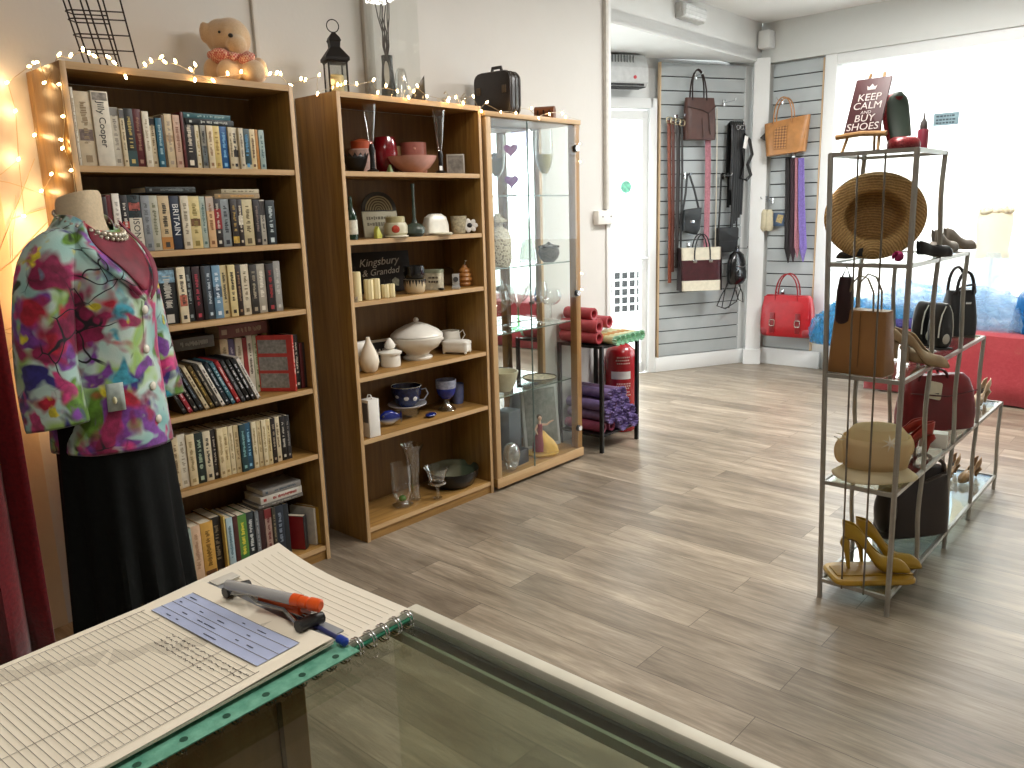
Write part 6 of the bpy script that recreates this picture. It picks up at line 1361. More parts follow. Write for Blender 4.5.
# red satchel
c, s = bag_at(760, 813, 294, 336, 'w', .12); t = thing('satchel', 'bright red satchel with two buckled straps, low on the slats beside the window', 'bag', c, HW+.08)
RD = plain('#a8121e', .38, 0, .12, 16, coat=.15); w0 = 52*s
MB().loft([[Vector((x, y, z*s)) for x, y in superell(.075*k, w0/2*k2, 30, 4.5)] for z, k, k2 in ((0, .8, .86), (2, 1, .97), (12, 1.05, 1.0), (28, .95, .97), (38, .7, .90), (41, .5, .8))]).build('body', RD, t)
MB().prism([(-23*s, 19*s), (23*s, 19*s), (22*s, 40*s), (-22*s, 40*s)], .012, frame((.0, 0, 0), (0, 1, 0), (-.1, 0, 1)), b=.003).build('flap', plain('#b01622', .38), t).location = (.082, 0, 0)
for y in (-12*s, 13*s):
    MB().box((.082, y, 14*s), (.010, 4.5*s, 20*s), b=.002).build('strap', plain('#7a1018', .4), t); MB().tube([Vector((.092, y+a, 14*s+b)) for a, b in rrect(5*s, 6*s, 1*s, 3)], .003, 6, closed=True).build('buckle', plain('#d6cfc4', .2, .8), t)
for x in (.05, -.02): handle(MB(), -11*s, 11*s, 36*s, 62*s, x, .008, .8).build('handle', plain('#8c1018', .4), t)
for y in (-20*s, 20*s): MB().ball((.05, y, 5*s), (.03, 5*s, 5*s), nu=10, nv=8).build('corner_patch', plain('#8c2a30', .5), t)
hook(783, 292, 'w', .13, 'chrome hook carrying the red satchel')
# ================================================================== THE STEPPED METAL RACK AND WHAT STANDS ON IT
STEEL = plain('#a19e97', .35, .45); RG = glass((.86, .92, .90), 1.4, base=.06)
RZ = [1.605, 1.238, .850, .452, .070]; RY0 = 2.815; RYE = [3.140, 3.560, 3.970, 4.480, 4.480]
def xl(z): return 2.063-.047*z/1.6
def xr(z): return 2.302-.015*z/1.6
rk = thing('display_rack', 'stepped silver metal rack with five glass shelves and wavy posts', 'rack', (0, 0, 0))
for k, (y, zt) in enumerate(((RY0, 1.605), (3.140, 1.605), (3.560, 1.238), (3.970, .850), (4.480, .452))):
    for f in (xl, xr):
        P = []
        for i in range(33):
            z = (zt+.004)*i/32; P.append((f(z), y+(.014*math.sin(z/.395*2*PI) if k else 0), z))
        MB().tube(P, .0095 if k == 0 else .0085, 8).build('post', STEEL, rk)
for z, ye in zip(RZ, RYE):
    o = MB(); 
    for f in (xl, xr): o.box((f(z), (RY0+ye)/2, z), (.012, ye-RY0, .014))
    for y in (RY0, ye): o.box(((xl(z)+xr(z))/2, y, z), (xr(z)-xl(z), .012, .014))
    o.build('shelf_frame', STEEL, rk, smooth=False)
    MB().box(((xl(z)+xr(z))/2, (RY0+ye)/2, z+.001), (xr(z)-xl(z)-.014, ye-RY0-.014, .005)).build('glass_shelf', RG, rk, smooth=False)
for f in (.34, .66):
    MB().tube([(xl(z)+(xr(z)-xl(z))*f, RY0-.006, z) for z in (.06, .4, .9, 1.4, 1.60)], .0035, 6).build('front_rod', plain('#7c7468', .35, .7), rk)
def rz_(i): return RZ[i]+.0080
def shoe(label, loc, rz, L, hh, mat, group=None, toe='point', inner='#2a2018', flower=None, kind='shoe', tilt=None, bow=None):
    t = thing(kind, label, 'shoe', loc, rz, group)
    if tilt: t.rotation_euler = tilt
    st_ = []; N = 22; m = 18
    for k in range(N+1):
        u = k/N; x = (u-.1)*L
        zs = hh*(1 if u < .14 else max(0, .5+.5*math.cos(PI*min(1, (u-.14)/.52))))
        w_ = L*(.115+.03*math.sin(PI*min(1, u/.25)*.5)) if u < .2 else L*(.145-.035*math.sin(PI*(u-.2)/.25)) if u < .45 else L*(.145+.045*math.sin(PI*(u-.45)/.35)) if u < .8 else L*(.145*(1-((u-.8)/.2)**(1.3 if toe == 'point' else 2.6))+.012)
        w_ *= 1.15
        hgt = L*(.33-.10*min(1, u/.3)) if u < .3 else L*(.23-.03*(u-.3)/.5) if u < .8 else L*(.17*(1-((u-.8)/.2)**2)+.03)
        g = .85 if u < .46 else max(0, .85*(1-(u-.46)/.14))
        if k == 0: w_ *= .55
        ringp = []
        for j in range(m+1):
            a = PI/2+g+(2*PI-2*g)*j/m
            ringp.append(Vector((x+(L*.02*(1-math.sin(a)) if u < .1 else 0), w_/2*math.cos(a)*(1 if math.sin(a) < .2 else .93), zs+.006+hgt/2*(1+math.sin(a)) if math.sin(a) > -.6 else zs+.006+hgt*.2*(1+math.sin(a)))))
        st_.append(ringp)
    o = MB().grid(st_).build('upper', mat, t); mod(o, 'SOLIDIFY', thickness=.003, offset=1)
    sole = [[Vector(((k/N-.1)*L, sg*.9*abs(st_[k][m//4].y)*1.0, (st_[k][m//2].z)+.006)) for sg in (-1, -.5, 0, .5, 1)] for k in range(1, 16)]
    MB().grid(sole).build('insole', plain(inner, .6), t)
    if hh > .03: MB().loft([[Vector((x0+a*w1, b*w1, z)) for a, b in superell(1, 1, 14, 2.5)] for z, x0, w1 in ((0, L*.03, .006), (hh*.5, -.0, .009), (hh*.85, -.01, .018), (hh+.006, -.01, L*.055))]).build('heel', mat, t)
    MB().grid([[Vector((p.x, q*abs(st_[k][m//4].y)*.98, st_[k][m//2].z-.003)) for q in (-1, 0, 1)] for k, p in [(k, st_[k][m//2]) for k in range(N+1)]]).build('outsole', plain('#8a7048', .6), t)
    if flower:
        mb = MB(); r = random.Random(3)
        for q in range(10): a = 2*PI*q/10; mb.tube(arc((L*.48+.012*math.cos(a), .012*math.sin(a), L*.20), .009, 0, 2*PI, 8, 'xz')[:-1], .002, 5, closed=True)
        mb.build('ruffle', flower, t)
    return t
U2 = math.atan2(U.y, U.x)
# --- top shelf: easel sign, glitter shoe, nail polish
p = onz(862, 150, 1.622); p = ony(864, 150, 2.93); p.z = rz_(0)-.001; s = pxm(p)
nrm = (T_*math.cos(.80)-U*math.sin(.80)).normalized(); hd = math.atan2(nrm.y, nrm.x)
es = thing('table_easel', 'small wooden easel standing on the top rack shelf', 'easel', p, hd)
PINE = wood('#a57c4c', '#caa06a', 'z')
lb = .42                                    # lean back, radians
cl, sl = math.cos(lb), math.sin(lb)
def EP(y, v, w=0): return Vector((-.0+.045-v*sl+w*cl, y, v*cl+w*sl))
H_ = 80*s
for y in (-.030, .034): MB().tube([EP(y*1.9, 0), EP(y*.7, H_*1.05)], .0055, 8).build('leg', PINE, es)
MB().tube([(-.085, 0, .004), EP(0, H_*.93, -.008)], .005, 8).build('back_leg', PINE, es)
MB().tube([EP(-.085, H_*.20, .012), EP(.0, H_*.225, .012), EP(.085, H_*.20, .012)], .009, 8).build('ledge', PINE, es)
o0 = p
sg = thing('slogan_sign', 'dark maroon sign lettered KEEP CALM AND BUY SHOES, on the easel', 'sign', p, hd)
W_, V0, V1 = .120, H_*.235, H_*.96
FR = lambda v, y=0: frame(EP(y, v, .0162), (0, 1, 0), (-sl, 0, cl))
MB().prism(rrect(W_, V1-V0, .003), .007, frame(EP(0, (V0+V1)/2, .0125), (0, 1, 0), (-sl, 0, cl)), b=.001).build('board', plain('#4a2024', .5), sg)
SW = plain('#e2d8d4', .6); hv = V1-V0
for tx, f, sz_ in (('KEEP', .64, .16), ('CALM', .485, .16), ('AND', .365, .07), ('BUY', .255, .16), ('SHOES', .10, .16)): text_obj(tx, hv*sz_*1.15, SW, 'lettering', sg, FR(V0+hv*f), .0003)
MB().prism([(-.013, 0), (.013, 0), (.017, .016), (.009, .010), (0, .022), (-.009, .010), (-.017, .016)], .0012, FR(V0+hv*.78)).build('crown_emblem', SW, sg)
# tall heeled shoe seen from its toe
p = ony(902, 149, 2.99); p.z = rz_(0)-.001; s = pxm(p)
gl_ = NT('red_glitter'); v = gl_.coord(); vo = gl_.n('TexVoronoi'); vo.inputs['Scale'].default_value = 420; gl_.l(v, vo.inputs['Vector']); gl_.bsdf(gl_.ramp(vo.outputs['Distance'], [(.1, '#d87a74'), (.35, '#8c1a24'), (.7, '#5a0f18')]), .3, .2)
t = thing('high_heel_shoe', 'red glitter high heeled shoe with a dark green insole, on the top rack shelf', 'shoe', p, FACE-.05)
R = [[Vector((x+.010, y, z)) for x, y in superell(.045*k, .052*k2, 24, 2.3)] for z, k, k2 in ((0, .85, .86), (.008, 1, .98), (.022, 1.02, 1), (.036, .85, .92), (.046, .5, .65))]
MB().loft(R).build('toe', gl_.m, t)
P = []
for k in range(13):
    f = k/12; z = .035+.165*f; x = .005-.055*math.sin(f*PI*.5); w_ = (.033+.006*math.sin(f*PI))*(1 if f < .8 else math.sqrt(max(.05, 1-((f-.8)/.2)**2*.75)))
    P.append([Vector((x-.012*(q*q), q*w_, z-(.004*q*q))) for q in (-1, -.75, -.4, 0, .4, .75, 1)])
o = MB().grid(P).build('insole', plain('#2c3a30', .55), t); mod(o, 'SOLIDIFY', thickness=.006)
o = MB().grid([[v_+Vector((-.010, (v_.y)*.12-.006, -.002)) for v_ in r_] for r_ in P]).build('upper', gl_.m, t); mod(o, 'SOLIDIFY', thickness=.006)
MB().tube([(-.065, 0, .185), (-.075, 0, .08), (-.07, 0, .002)], [.020, .010, .007], 10).build('heel', plain('#6a141c', .3), t)
p = ony(922, 149, 3.06); p.z = rz_(0)-.001; s = pxm(p)
t = thing('nail_polish', 'small pink bottle with a pointed grey cap, on the top rack shelf', 'bottle', p)
MB().lathe(scaled([(0, 0), (1, 0), (1, .52), (.9, .56), (0, .56)], 10*s, 37*s), 18).build('bottle', plain('#a84a5c', .2), t); MB().lathe(scaled([(.65, .56), (.7, .62), (.62, .74), (.25, .82), (.10, 1), (0, 1)], 10*s, 37*s), 18).build('cap', plain('#6a6462', .3), t)
# --- second shelf: straw hat and shoes
STR = NT('straw'); v = STR.coord(); wv = STR.n('TexWave'); wv.wave_type = 'RINGS'; wv.rings_direction = 'X'; wv.inputs['Scale'].default_value = 34; wv.inputs['Distortion'].default_value = 4; wv.inputs['Detail'].default_value = 3; STR.l(v, wv.inputs['Vector'])
nz = STR.noise(v, 160, 3); STR.bsdf(STR.mix(.35, STR.ramp(wv.outputs['Fac'], [(.1, '#a07846'), (.8, '#d2a868')]), STR.ramp(nz, [(.3, '#6d4a24'), (.7, '#d8b27c')])), .75, 0, wv.outputs['Fac'], .5, bdist=.004)
p = Vector((2.125, 2.965, rz_(1)))
t = thing('straw_hat', 'wide straw hat on its edge with the brim facing out, on the second rack shelf', 'hat', p, FACE-.30)
MH = frame((0, 0, .152), (0, 1, 0), (0, 0, 1))
mb = MB(); nn = 48; prof2 = [(.30, -.115), (.46, -.112), (.52, -.095), (.545, -.03), (.575, .0), (.75, .006), (.92, .004), (1.0, -.01)]
rings = []
for r, z in prof2: rings.append([MH @ Vector((r*.164*math.cos(2*PI*i/nn)*1.03, r*.153*math.sin(2*PI*i/nn), z+(.012*math.sin(2*2*PI*i/nn+.6)*(r > .7)*(r-.6)))) for i in range(nn)])
mb.loft([[MH @ Vector((q_*math.cos(2*PI*i/nn), q_*math.sin(2*PI*i/nn), -.1172)) for i in range(nn)] for q_ in (.01, .03)]); mb.loft([[MH @ Vector((.0008*math.cos(2*PI*i/nn), .0008*math.sin(2*PI*i/nn), -.117)) for i in range(nn)], [MH @ Vector((.02*math.cos(2*PI*i/nn), .02*math.sin(2*PI*i/nn), -.117)) for i in range(nn)]]+rings, cap=False)
o = mb.build('hat', STR.m, t); mod(o, 'SOLIDIFY', thickness=.005); mod(o, 'SUBSURF', levels=1, render_levels=1)
p = onz(897, 268, rz_(1)); p = ony(897, 266, 2.845); p.z = rz_(1)
t = thing('fabric_flower', 'fuchsia fabric flower at the front edge of the second rack shelf', 'flower', p, FACE); s = pxm(p); mb = MB(); r = random.Random(8)
for q in range(16):
    a = r.uniform(0, 2*PI); b = r.uniform(-.9, 1.2); d = Vector((math.cos(b)*math.cos(a), math.cos(b)*math.sin(a), math.sin(b)))
    mb.ball(Vector((0, 0, 6.5*s))+d*4*s, (4*s, 3.4*s, 1.3*s), d.to_track_quat('Z', 'Y').to_matrix(), 10, 6)
mb.build('petals', plain('#a01c5a', .7, 0, .3, 60), t)
t = thing('flower_pin', 'dark pin behind', 'pin', (0, 0, 0)); bpy.data.objects.remove(t)
GRY = plain('#8d867c', .6, 0, .15, 40); DK = plain('#1c1a1c', .4)
for (px, py, rz0, mat, lab) in ((934, 256, U2+.55, GRY, 'grey flat shoe pointing right at the back of the second rack shelf'), (946, 254, U2+.35, GRY, 'grey flat shoe, outermost on the second rack shelf'), (920, 263, U2+.4, DK, 'black flat shoe just right of the straw hat')):
    p = onz(px, py, rz_(1)); p = onx(px, py, 2.22 if mat is GRY else 2.255); p.z = rz_(1)
    shoe(lab, p, rz0, .17, .012 if mat is DK else .04, mat, 'flat shoes on the second rack shelf', toe='round')
p = ony(838, 262, 2.90); p.z = rz_(1); p.x = max(p.x, 2.06)
shoe('black pointed shoe poking out left of the straw hat', p+Vector((.03, .05, 0)), PI*.95, .10, .01, DK, 'flat shoes on the second rack shelf')
# --- third shelf
p = ony(858, 378, 2.885); p.z = rz_(2); p.x += .006; s = pxm(p)
t = thing('tote_bag', 'tan stiff tote bag with thin loop handles, on the third rack shelf', 'bag', p, HW-.08)
TN = plain('#93683a', .5, 0, .08, 10); w0 = 54*s; h_ = 63*s
MB().loft([[Vector((x, y, z)) for x, y in superell(d/2, w_/2, 28, 10)] for z, w_, d in ((0, w0*1.04, .105), (.006, w0*1.05, .11), (h_*.5, w0*1.0, .095), (h_, w0*.93, .07))]).build('body', TN, t)
MB().box((.052, 3*s, h_*.5), (.003, .8*s, h_*.97)).build('seam', plain('#6d4a26', .6), t)
for x in (.034, -.034):
    MB().tube([(x, -11*s, h_-.004), (x, -12*s, h_+12*s), (x, -9*s, h_+26*s), (x, -2*s, h_+34*s), (x, 6*s, h_+31*s), (x, 12*s, h_+18*s), (x, 13*s, h_-.004)], .0055, 8, flat=.55).build('handle', plain('#8a7a62', .5), t)
BEI = plain('#b39a7c', .55, 0, .12, 40)
for (px, py, x, rz0, lab) in ((894, 368, 2.15, FACE+.35, 'beige heeled shoe right of the tan tote'), (906, 362, 2.21, FACE+.55, 'beige heeled shoe, outer one right of the tan tote')):
    p = onx(px, py, x); p.z = rz_(2); shoe(lab, p, rz0, .18, .065, BEI, 'beige heels on the third rack shelf')
BW = plain('#141416', .35, 0, .1, 40, coat=.2)
for (px, x, hgt, lab) in ((921, 2.15, .185, 'black shoe with white piping standing upright, left of its pair'), (938, 2.23, .19, 'black shoe with white piping standing upright, right of its pair')):
    p = onx(px, 362, x); p.z = rz_(2); s = pxm(p); t = thing('shoe', lab, 'shoe', p, FACE+.25, 'black and white shoes on the third rack shelf')
    out = [(-.034, 0), (.034, 0), (.042, .05), (.040, .10), (.030, .155), (.010, hgt), (-.012, hgt-.004), (-.030, .15), (-.040, .10), (-.042, .05)]
    rr_ = []
    for f_, k_ in ((-.04, .7), (-.028, .95), (.0, 1.0), (.022, .93), (.034, .72)): rr_.append([Vector((f_, y*k_, z*(.94+.06*k_)+.006*(1-k_))) for y, z in out])
    o = MB().loft(rr_).build('upper', BW, t); mod(o, 'SUBSURF', levels=2, render_levels=2)
    MB().tube([(.027, y*.80, z*.90+.006) for y, z in out[2:]], .0028, 6).build('white_piping', plain('#e6e3dc', .4), t); MB().box((0, 0, .004), (.075, .066, .008), b=.003).build('sole', plain('#2a2826', .5), t)
    MB().ball((.03, .0, .045), (.008, .018, .022), nu=12, nv=8).build('buckle', plain('#cfcac0', .3, .3), t)
p = onx(955, 352, 2.19); p.z = rz_(2); s = pxm(p)
t = thing('handbag', 'black handbag with coiled handles, at the back of the third rack shelf', 'bag', p, FACE+.15)
body(MB(), 30*s, 26*s, 44*s, .11).build('body', plain('#121315', .45, 0, .15, 30), t)
for x, zt in ((.03, 62), (-.03, 66)): handle(MB(), -9*s, 9*s, 40*s, zt*s, x, .007).build('handle', DK, t)
MB().tube([(.02, -12*s, 40*s), (.05, -6*s, 49*s), (.05, 6*s, 50*s), (.02, 13*s, 42*s), (-.02, 15*s, 30*s)], .005, 7).build('strap', DK, t); MB().box((.055, 0, 32*s), (.006, 6*s, 2*s), b=.001).build('clasp', CHROME, t)
p = ony(834, 300, 2.86); t = thing('pouch', 'small dark maroon pouch hanging beneath the second rack shelf', 'bag', (2.072, 2.87, RZ[1]-.215), HW)
MB().loft([[Vector((x, y, z)) for x, y in superell(.03*k, .028*k, 18, 3)] for z, k in ((0, .5), (.02, 1), (.12, .95), (.17, .7))]).build('body', plain('#2c1216', .5), t); MB().tube([(0, -.015, .165), (0, 0, .205), (0, .015, .165)], .003, 6).build('strap', DK, t)
# --- fourth shelf: cream hat, red handbag, red sandals, box, beige shoe
SIN = NT('sinamay'); v = SIN.coord(); nz = SIN.noise(v, 180, 3); n2 = SIN.noise(v, 12, 3); SIN.bsdf(SIN.mix(.35, SIN.ramp(n2, [(.3, '#d8b478'), (.7, '#ecd4a4')]), SIN.ramp(nz, [(.3, '#c8a468'), (.7, '#f6e4be')])), .7, 0, nz, .4, .3, .2)
BRIM = sheer('#efe4c6', 1.26); CROWN = sheer('#eedcb4', 1.26)
p = onz(884, 482, rz_(3)); s = pxm(p); p.y = 2.945; p.x = 2.188; s = pxm(p)
t = thing('cream_hat', 'cream occasion hat with a pale brim and a big bow, on the rack', 'hat', p, FACE)
nn = 44
def hr(r, z, wob=.0, e=1.0): return [Vector((r*s*math.cos(2*PI*i/nn)*.80, r*s*math.sin(2*PI*i/nn), z*s+wob*s*math.sin(3*2*PI*i/nn+.8))) for i in range(nn)]
o = MB().loft([hr(41, 3, 1.0), hr(38, 5, .8), hr(31, 10, .3), hr(27, 15)], cap=False).build('brim', BRIM, t); mod(o, 'SOLIDIFY', thickness=.003); o.location.z = .004
MB().loft([hr(27, 13), hr(29, 18), hr(30, 36), hr(28, 47), hr(23, 53), hr(10, 56), hr(1, 56)], cap=False).build('crown', CROWN, t)
o = MB().loft([hr(30.5, 14), hr(33, 26), hr(34, 38), hr(32, 44)], cap=False).build('band', CROWN, t); mod(o, 'SOLIDIFY', thickness=.003)
MB().ball((-.02, -32*s, 28*s), (8*s, 7*s, 13*s)).build('bow_loop', CROWN, t); MB().ball((.0, 31*s, 32*s), (8*s, 6*s, 11*s)).build('bow_loop', CROWN, t)
mb = MB()
for q in range(7): a = q*.9; mb.prism([(0, 0), (2*s, 1*s), (9*s, 0), (2*s, -1*s)], .002, frame((29*s, 0*s, 44*s), (-.1, math.cos(a), math.sin(a)), (0, -math.sin(a), math.cos(a))))
mb.build('feather', plain('#f0e8d6', .5), t); mb = MB(); mb.tube([(0, -30*s, 42*s), (.02, -38*s, 48*s), (.03, -44*s, 50*s)], .0015, 5); mb.tube([(0, -30*s, 40*s), (.02, -40*s, 43*s), (.03, -46*s, 47*s)], .0015, 5)
mb.build('loose_strands', plain('#f0e8d6', .5), t)
p = onx(932, 441, 2.17); p.z = rz_(3); s = pxm(p)
t = thing('handbag', 'deep red handbag with a cream swing tag, on the fourth rack shelf', 'bag', p, FACE+.12)
RB = plain('#6e0d14', .42, 0, .15, 18)
MB().loft([[Vector((x, y, z*s)) for x, y in superell(.075*k, 38*s*k2, 30, 3.6)] for z, k, k2 in ((0, .75, .95), (2, 1, 1), (18, 1.05, 1), (38, .8, .95), (50, .55, .84), (55, .3, .7))]).build('body', RB, t)
for x in (.03, -.03): handle(MB(), -24*s, 6*s, 50*s, 62*s, x, .006).build('handle', plain('#4c0a10', .45), t)
MB().prism(rrect(16*s, 17*s, 2*s), .002, frame((.062, -12*s, 42*s), (0, 1, -.25), (-.25, .25, 1))).build('swing_tag', plain('#d6cbb4', .6), t); MB().box((.0655, -10*s, 38*s), (.001, 5*s, 2.5*s)).build('tag_print', plain('#3a3431', .6), t)
MB().tube([(.06, -36*s, 40*s), (.075, 0, 36*s), (.06, 34*s, 40*s)], .003, 6).build('seam', plain('#4c0a10', .5), t)
RS = plain('#9c2a1c', .4)
for (px, py, x, rz0, lab) in ((912, 458, 2.20, U2-.3, 'orange-red heeled sandal beside the cream hat'), (924, 449, 2.25, U2-.1, 'orange-red heeled sandal, outer one beside the red handbag')):
    p = onx(px, py, x); p.z = rz_(3); shoe(lab, p+Vector((0, .05, 0)), rz0+PI, .19, .07, RS, 'orange-red sandals')
p = onx(931, 470, 2.245); p.z = rz_(3); one(MB().box((0, 0, .030), (.10, .06, .06), b=.002), 'shoe_box', WHITEM, 'small white box on the fourth rack shelf, under the red handbag edge', 'box', p, .2)
p = Vector((2.24, 4.42, 0)); p.z = rz_(3); shoe('beige court shoe at the far end of the fourth rack shelf', p, -PI/2-.15, .20, .06, BEI, 'beige court shoes', flower=None)
p = Vector((2.13, 4.40, 0)); p.z = rz_(3); shoe('beige court shoe behind its pair at the far end of the fourth rack shelf', p, -PI/2-.1, .20, .06, BEI, 'beige court shoes')
# --- bottom shelf: yellow shoes, clutch, brown bag, tan shoes
YL = plain('#b3902e', .35, 0, .08, 20, coat=.1)
p = ony(884, 590, 2.925); p = onz(885, 585, rz_(4)); s = pxm(p)
t = thing('clutch_bag', 'flat mustard yellow clutch bag on the bottom rack shelf', 'bag', (2.195, 2.935, rz_(4)), U2-.02)
MB().loft([[Vector((x, y, z)) for x, y in superell(.150*k, .085*k, 28, 6)] for z, k in ((0, .96), (.004, 1), (.014, 1), (.020, .96))]).build('body', plain('#b08a2c', .4, 0, .1, 25), t); MB().prism([(-.13, -.0), (.148, -.0), (.148, .084), (-.13, .084)], .004, Matrix.Translation((0, -.04, .0225)), b=.001).build('flap', plain('#a88228', .4), t)
shoe('mustard yellow slingback heel, front one on the yellow clutch', Vector((2.125, 2.90, rz_(4)+.026)), U2-.30, .24, .115, YL, 'mustard yellow heels', inner='#1f1712')
shoe('mustard yellow heel with a gold ruffle, behind its pair', Vector((2.135, 3.02, rz_(4))), U2-.28, .24, .12, YL, 'mustard yellow heels', inner='#8a6a28', flower=plain('#a8873c', .3, .3))
p = onx(925, 551, 2.18); p = Vector((2.19, 3.46, rz_(4))); s = pxm(p)
t = thing('handbag', 'large dark brown handbag with gathered handles, on the bottom rack shelf', 'bag', p, FACE+.18)
DB = plain('#1f1310', .45, 0, .2, 16)
MB().loft([[Vector((x, y, z*s)) for x, y in superell(.068*k, 36*s*k2, 30, 4)] for z, k, k2 in ((0, .85, .98), (2, 1, 1), (30, .95, .97), (58, .7, .93), (66, .5, .88), (68, .4, .8))]).build('body', DB, t)
mb = MB(); mb.ball((.03, -34*s, 30*s), (.045, 11*s, 24*s)); o = mb.build('side_pocket', DB, t)
for x in (.04, -.03): handle(MB(), 0, 26*s, 62*s, 78*s, x, .008).build('handle', plain('#2c1c17', .4), t)
MB().tube([(.05, -20*s, 62*s), (.075, 0, 59*s), (.055, 24*s, 64*s)], .007, 8).build('gathered_trim', plain('#33231d', .4), t)
for (px, py, x, rz0, lab) in ((962, 496, 2.14, -PI/2-.1, 'tan and white shoe at the far end of the bottom rack shelf'), (972, 496, 2.235, -PI/2-.2, 'tan and white shoe, outer one at the far end of the bottom rack shelf')):
    p = Vector((x, 4.41, rz_(4))); shoe(lab, p, rz0, .20, .04, plain('#a8845c', .5, 0, .45, 30), 'tan and white shoes', toe='round')
# ================================================================== WINDOW DISPLAY AND STREET
PX0, PX1, PF, PH = 1.0, 4.3, 6.43, .50
t = thing('display_platform', 'window display platform draped with red cloth to the floor', 'platform', (0, 0, 0))
MB().box(((PX0+PX1)/2, 6.73, PH/2-.01), (PX1-PX0, .54, PH-.02)).build('platform', M_WHITE, t, smooth=False)
rc = NT('red_drape'); v = rc.coord(); nz = rc.noise(v, 3.5, 4, .6, .8); n2 = rc.noise(v, 50, 3)
rc.bsdf(rc.mix(.5, rc.ramp(n2, [(.3, '#9c2f37'), (.7, '#ad3f46')]), rc.ramp(nz, [(.45, '#a3343c'), (.60, '#ac4246'), (.70, '#b28060')])), .6, 0, n2, .15, .3, .3)
P = []
for i, (zz, yy_) in enumerate(((PH+.008, 6.98), (PH+.010, 6.7), (PH+.008, PF+.02), (PH-.01, PF-.012), (PH*.66, PF-.02), (PH*.33, PF-.028), (.012, PF-.04))):
    P.append([Vector((PX0+.02+(PX1-PX0-.04)*j/60, yy_+(.018*math.sin(j*.55)+.010*math.sin(j*1.3+i*.3))*(i > 3)*(i-3)/3, zz+.004*math.sin(j*.8+i))) for j in range(61)])
o = MB().grid(P).build('red_cloth', rc.m, t); mod(o, 'SOLIDIFY', thickness=.004)
from mathutils import noise as mn
def heap(name, label, cx, cy, z0, rx, ry, h, mat, seed, cat='tulle', folds=.35, group=None):
    q = bmesh.new(); bmesh.ops.create_icosphere(q, subdivisions=5, radius=1.0)
    for v_ in q.verts:
        d = v_.co.normalized(); n1 = mn.noise(d*2.0+Vector((seed, seed*.7, 0))); n2 = 1-abs(mn.noise(d*5.0+Vector((0, seed, seed*.3))))*2; n3 = mn.noise(d*13+Vector((seed, 0, 2)))
        k = 1+folds*(.55*n1+.30*n2+.18*n3)
        v_.co = Vector((cx+rx*d.x*k, cy+ry*d.y*min(k, 1.1), z0+h*max(d.z, -.02)*k if d.z > 0 else z0+.02*d.z))
    me = bpy.data.meshes.new(name); q.to_mesh(me); q.free(); me.materials.append(mat); me.polygons.foreach_set('use_smooth', [True]*len(me.polygons))
    o = bpy.data.objects.new(name, me); COL.objects.link(o); return tag(o, label, cat, group)
TU1 = sheer('#b4d2ea', .27); TU2 = sheer('#5aa6d0', .42); TU3 = sheer('#2f80be', .6)
def cloud(name, label, cx, cy, z0, rx, ry, h, mat, seed, group='blue tulle in the shop window'):
    """several loose layers of gauze, one inside the other, as ONE mesh"""
    o = heap(name, label, cx, cy, z0, rx, ry, h, mat, seed, 'tulle', .42, group); q = bmesh.new(); q.from_mesh(o.data)
    for k in (.9, .78, .66, .5):
        t2 = heap(name, label, cx, cy, z0+.002, rx*k, ry*k, h*k, mat, seed+k*9, 'tulle', .5); q.from_mesh(t2.data); m_ = t2.data; bpy.data.objects.remove(t2); bpy.data.meshes.remove(m_)
    q.to_mesh(o.data); q.free(); o.data.polygons.foreach_set('use_smooth', [True]*len(o.data.polygons)); return o
cloud('tulle_drape', 'pale blue tulle heap in front of the white dress in the window', 1.72, 6.66, PH+.015, .46, .18, .25, TU1, 1.3)
cloud('tulle_drape', 'light blue tulle heap at the middle of the window, behind the metal rack', 1.28, 6.70, PH+.015, .40, .20, .28, TU1, 4.1)
cloud('tulle_drape', 'turquoise tulle low behind the tan tote', 1.12, 6.60, PH+.012, .26, .14, .13, TU2, 7.7)
cloud('tulle_drape', 'mid blue tulle spilling off the left end of the window, by the red satchel', .78, 6.72, .30, .30, .14, .36, TU2, 9.2)
cloud('tulle_drape', 'deep blue tulle heap at the right edge of the picture', 2.24, 6.58, PH+.012, .24, .15, .42, TU3, 12.5)
heap('purple_cloth', 'dark purple cloth folded on the edge of the red platform', 1.40, 6.47, PH+.014, .26, .05, .06, plain('#241a5c', .6, 0, .2, 20), 15.1, 'cloth')
# dress on a stand
p = Vector((1.735, 6.82, PH+.055))
t = thing('dress_form', 'small dress form in a cream lace bodice and pale blue skirt, in the window', 'dress form', p, -PI/2+.3)
LACE = NT('lace'); v = LACE.coord(); nz = LACE.noise(v, 45, 4, .7); LACE.bsdf(LACE.ramp(nz, [(.35, '#c8b890'), (.6, '#f0e8d0')]), .8, 0, nz, .5, bdist=.01)
MB().loft([[Vector((x, y, z)) for x, y in superell(a, b, 26, 2.2)] for z, a, b in ((.46, .09, .115), (.52, .085, .105), (.60, .09, .11), (.70, .10, .118), (.76, .10, .115), (.80, .085, .10))]).build('bodice', sheer('#f3eddc', 1.26), t)
mb = MB()
for y in (-.06, .06, 0): mb.ball((.05, y, .80), (.05, .055, .035), nu=14, nv=8)
mb.build('lace_frill', LACE.m, t)
rings = []
for k in range(8):
    f = k/7; z = .50-.48*f; rings.append([Vector(((.088+.06*f)*math.cos(2*PI*i/60)*(1+.07*f*math.cos(11*2*PI*i/60)), (.108+.06*f)*math.sin(2*PI*i/60)*(1+.07*f*math.cos(11*2*PI*i/60)), z)) for i in range(60)])
o = MB().loft(rings, cap=False).build('skirt', sheer('#e2eef6', .85), t); MB().cyl((0, 0, -.04), (0, 0, .5), .012).build('pole', STEEL, t)
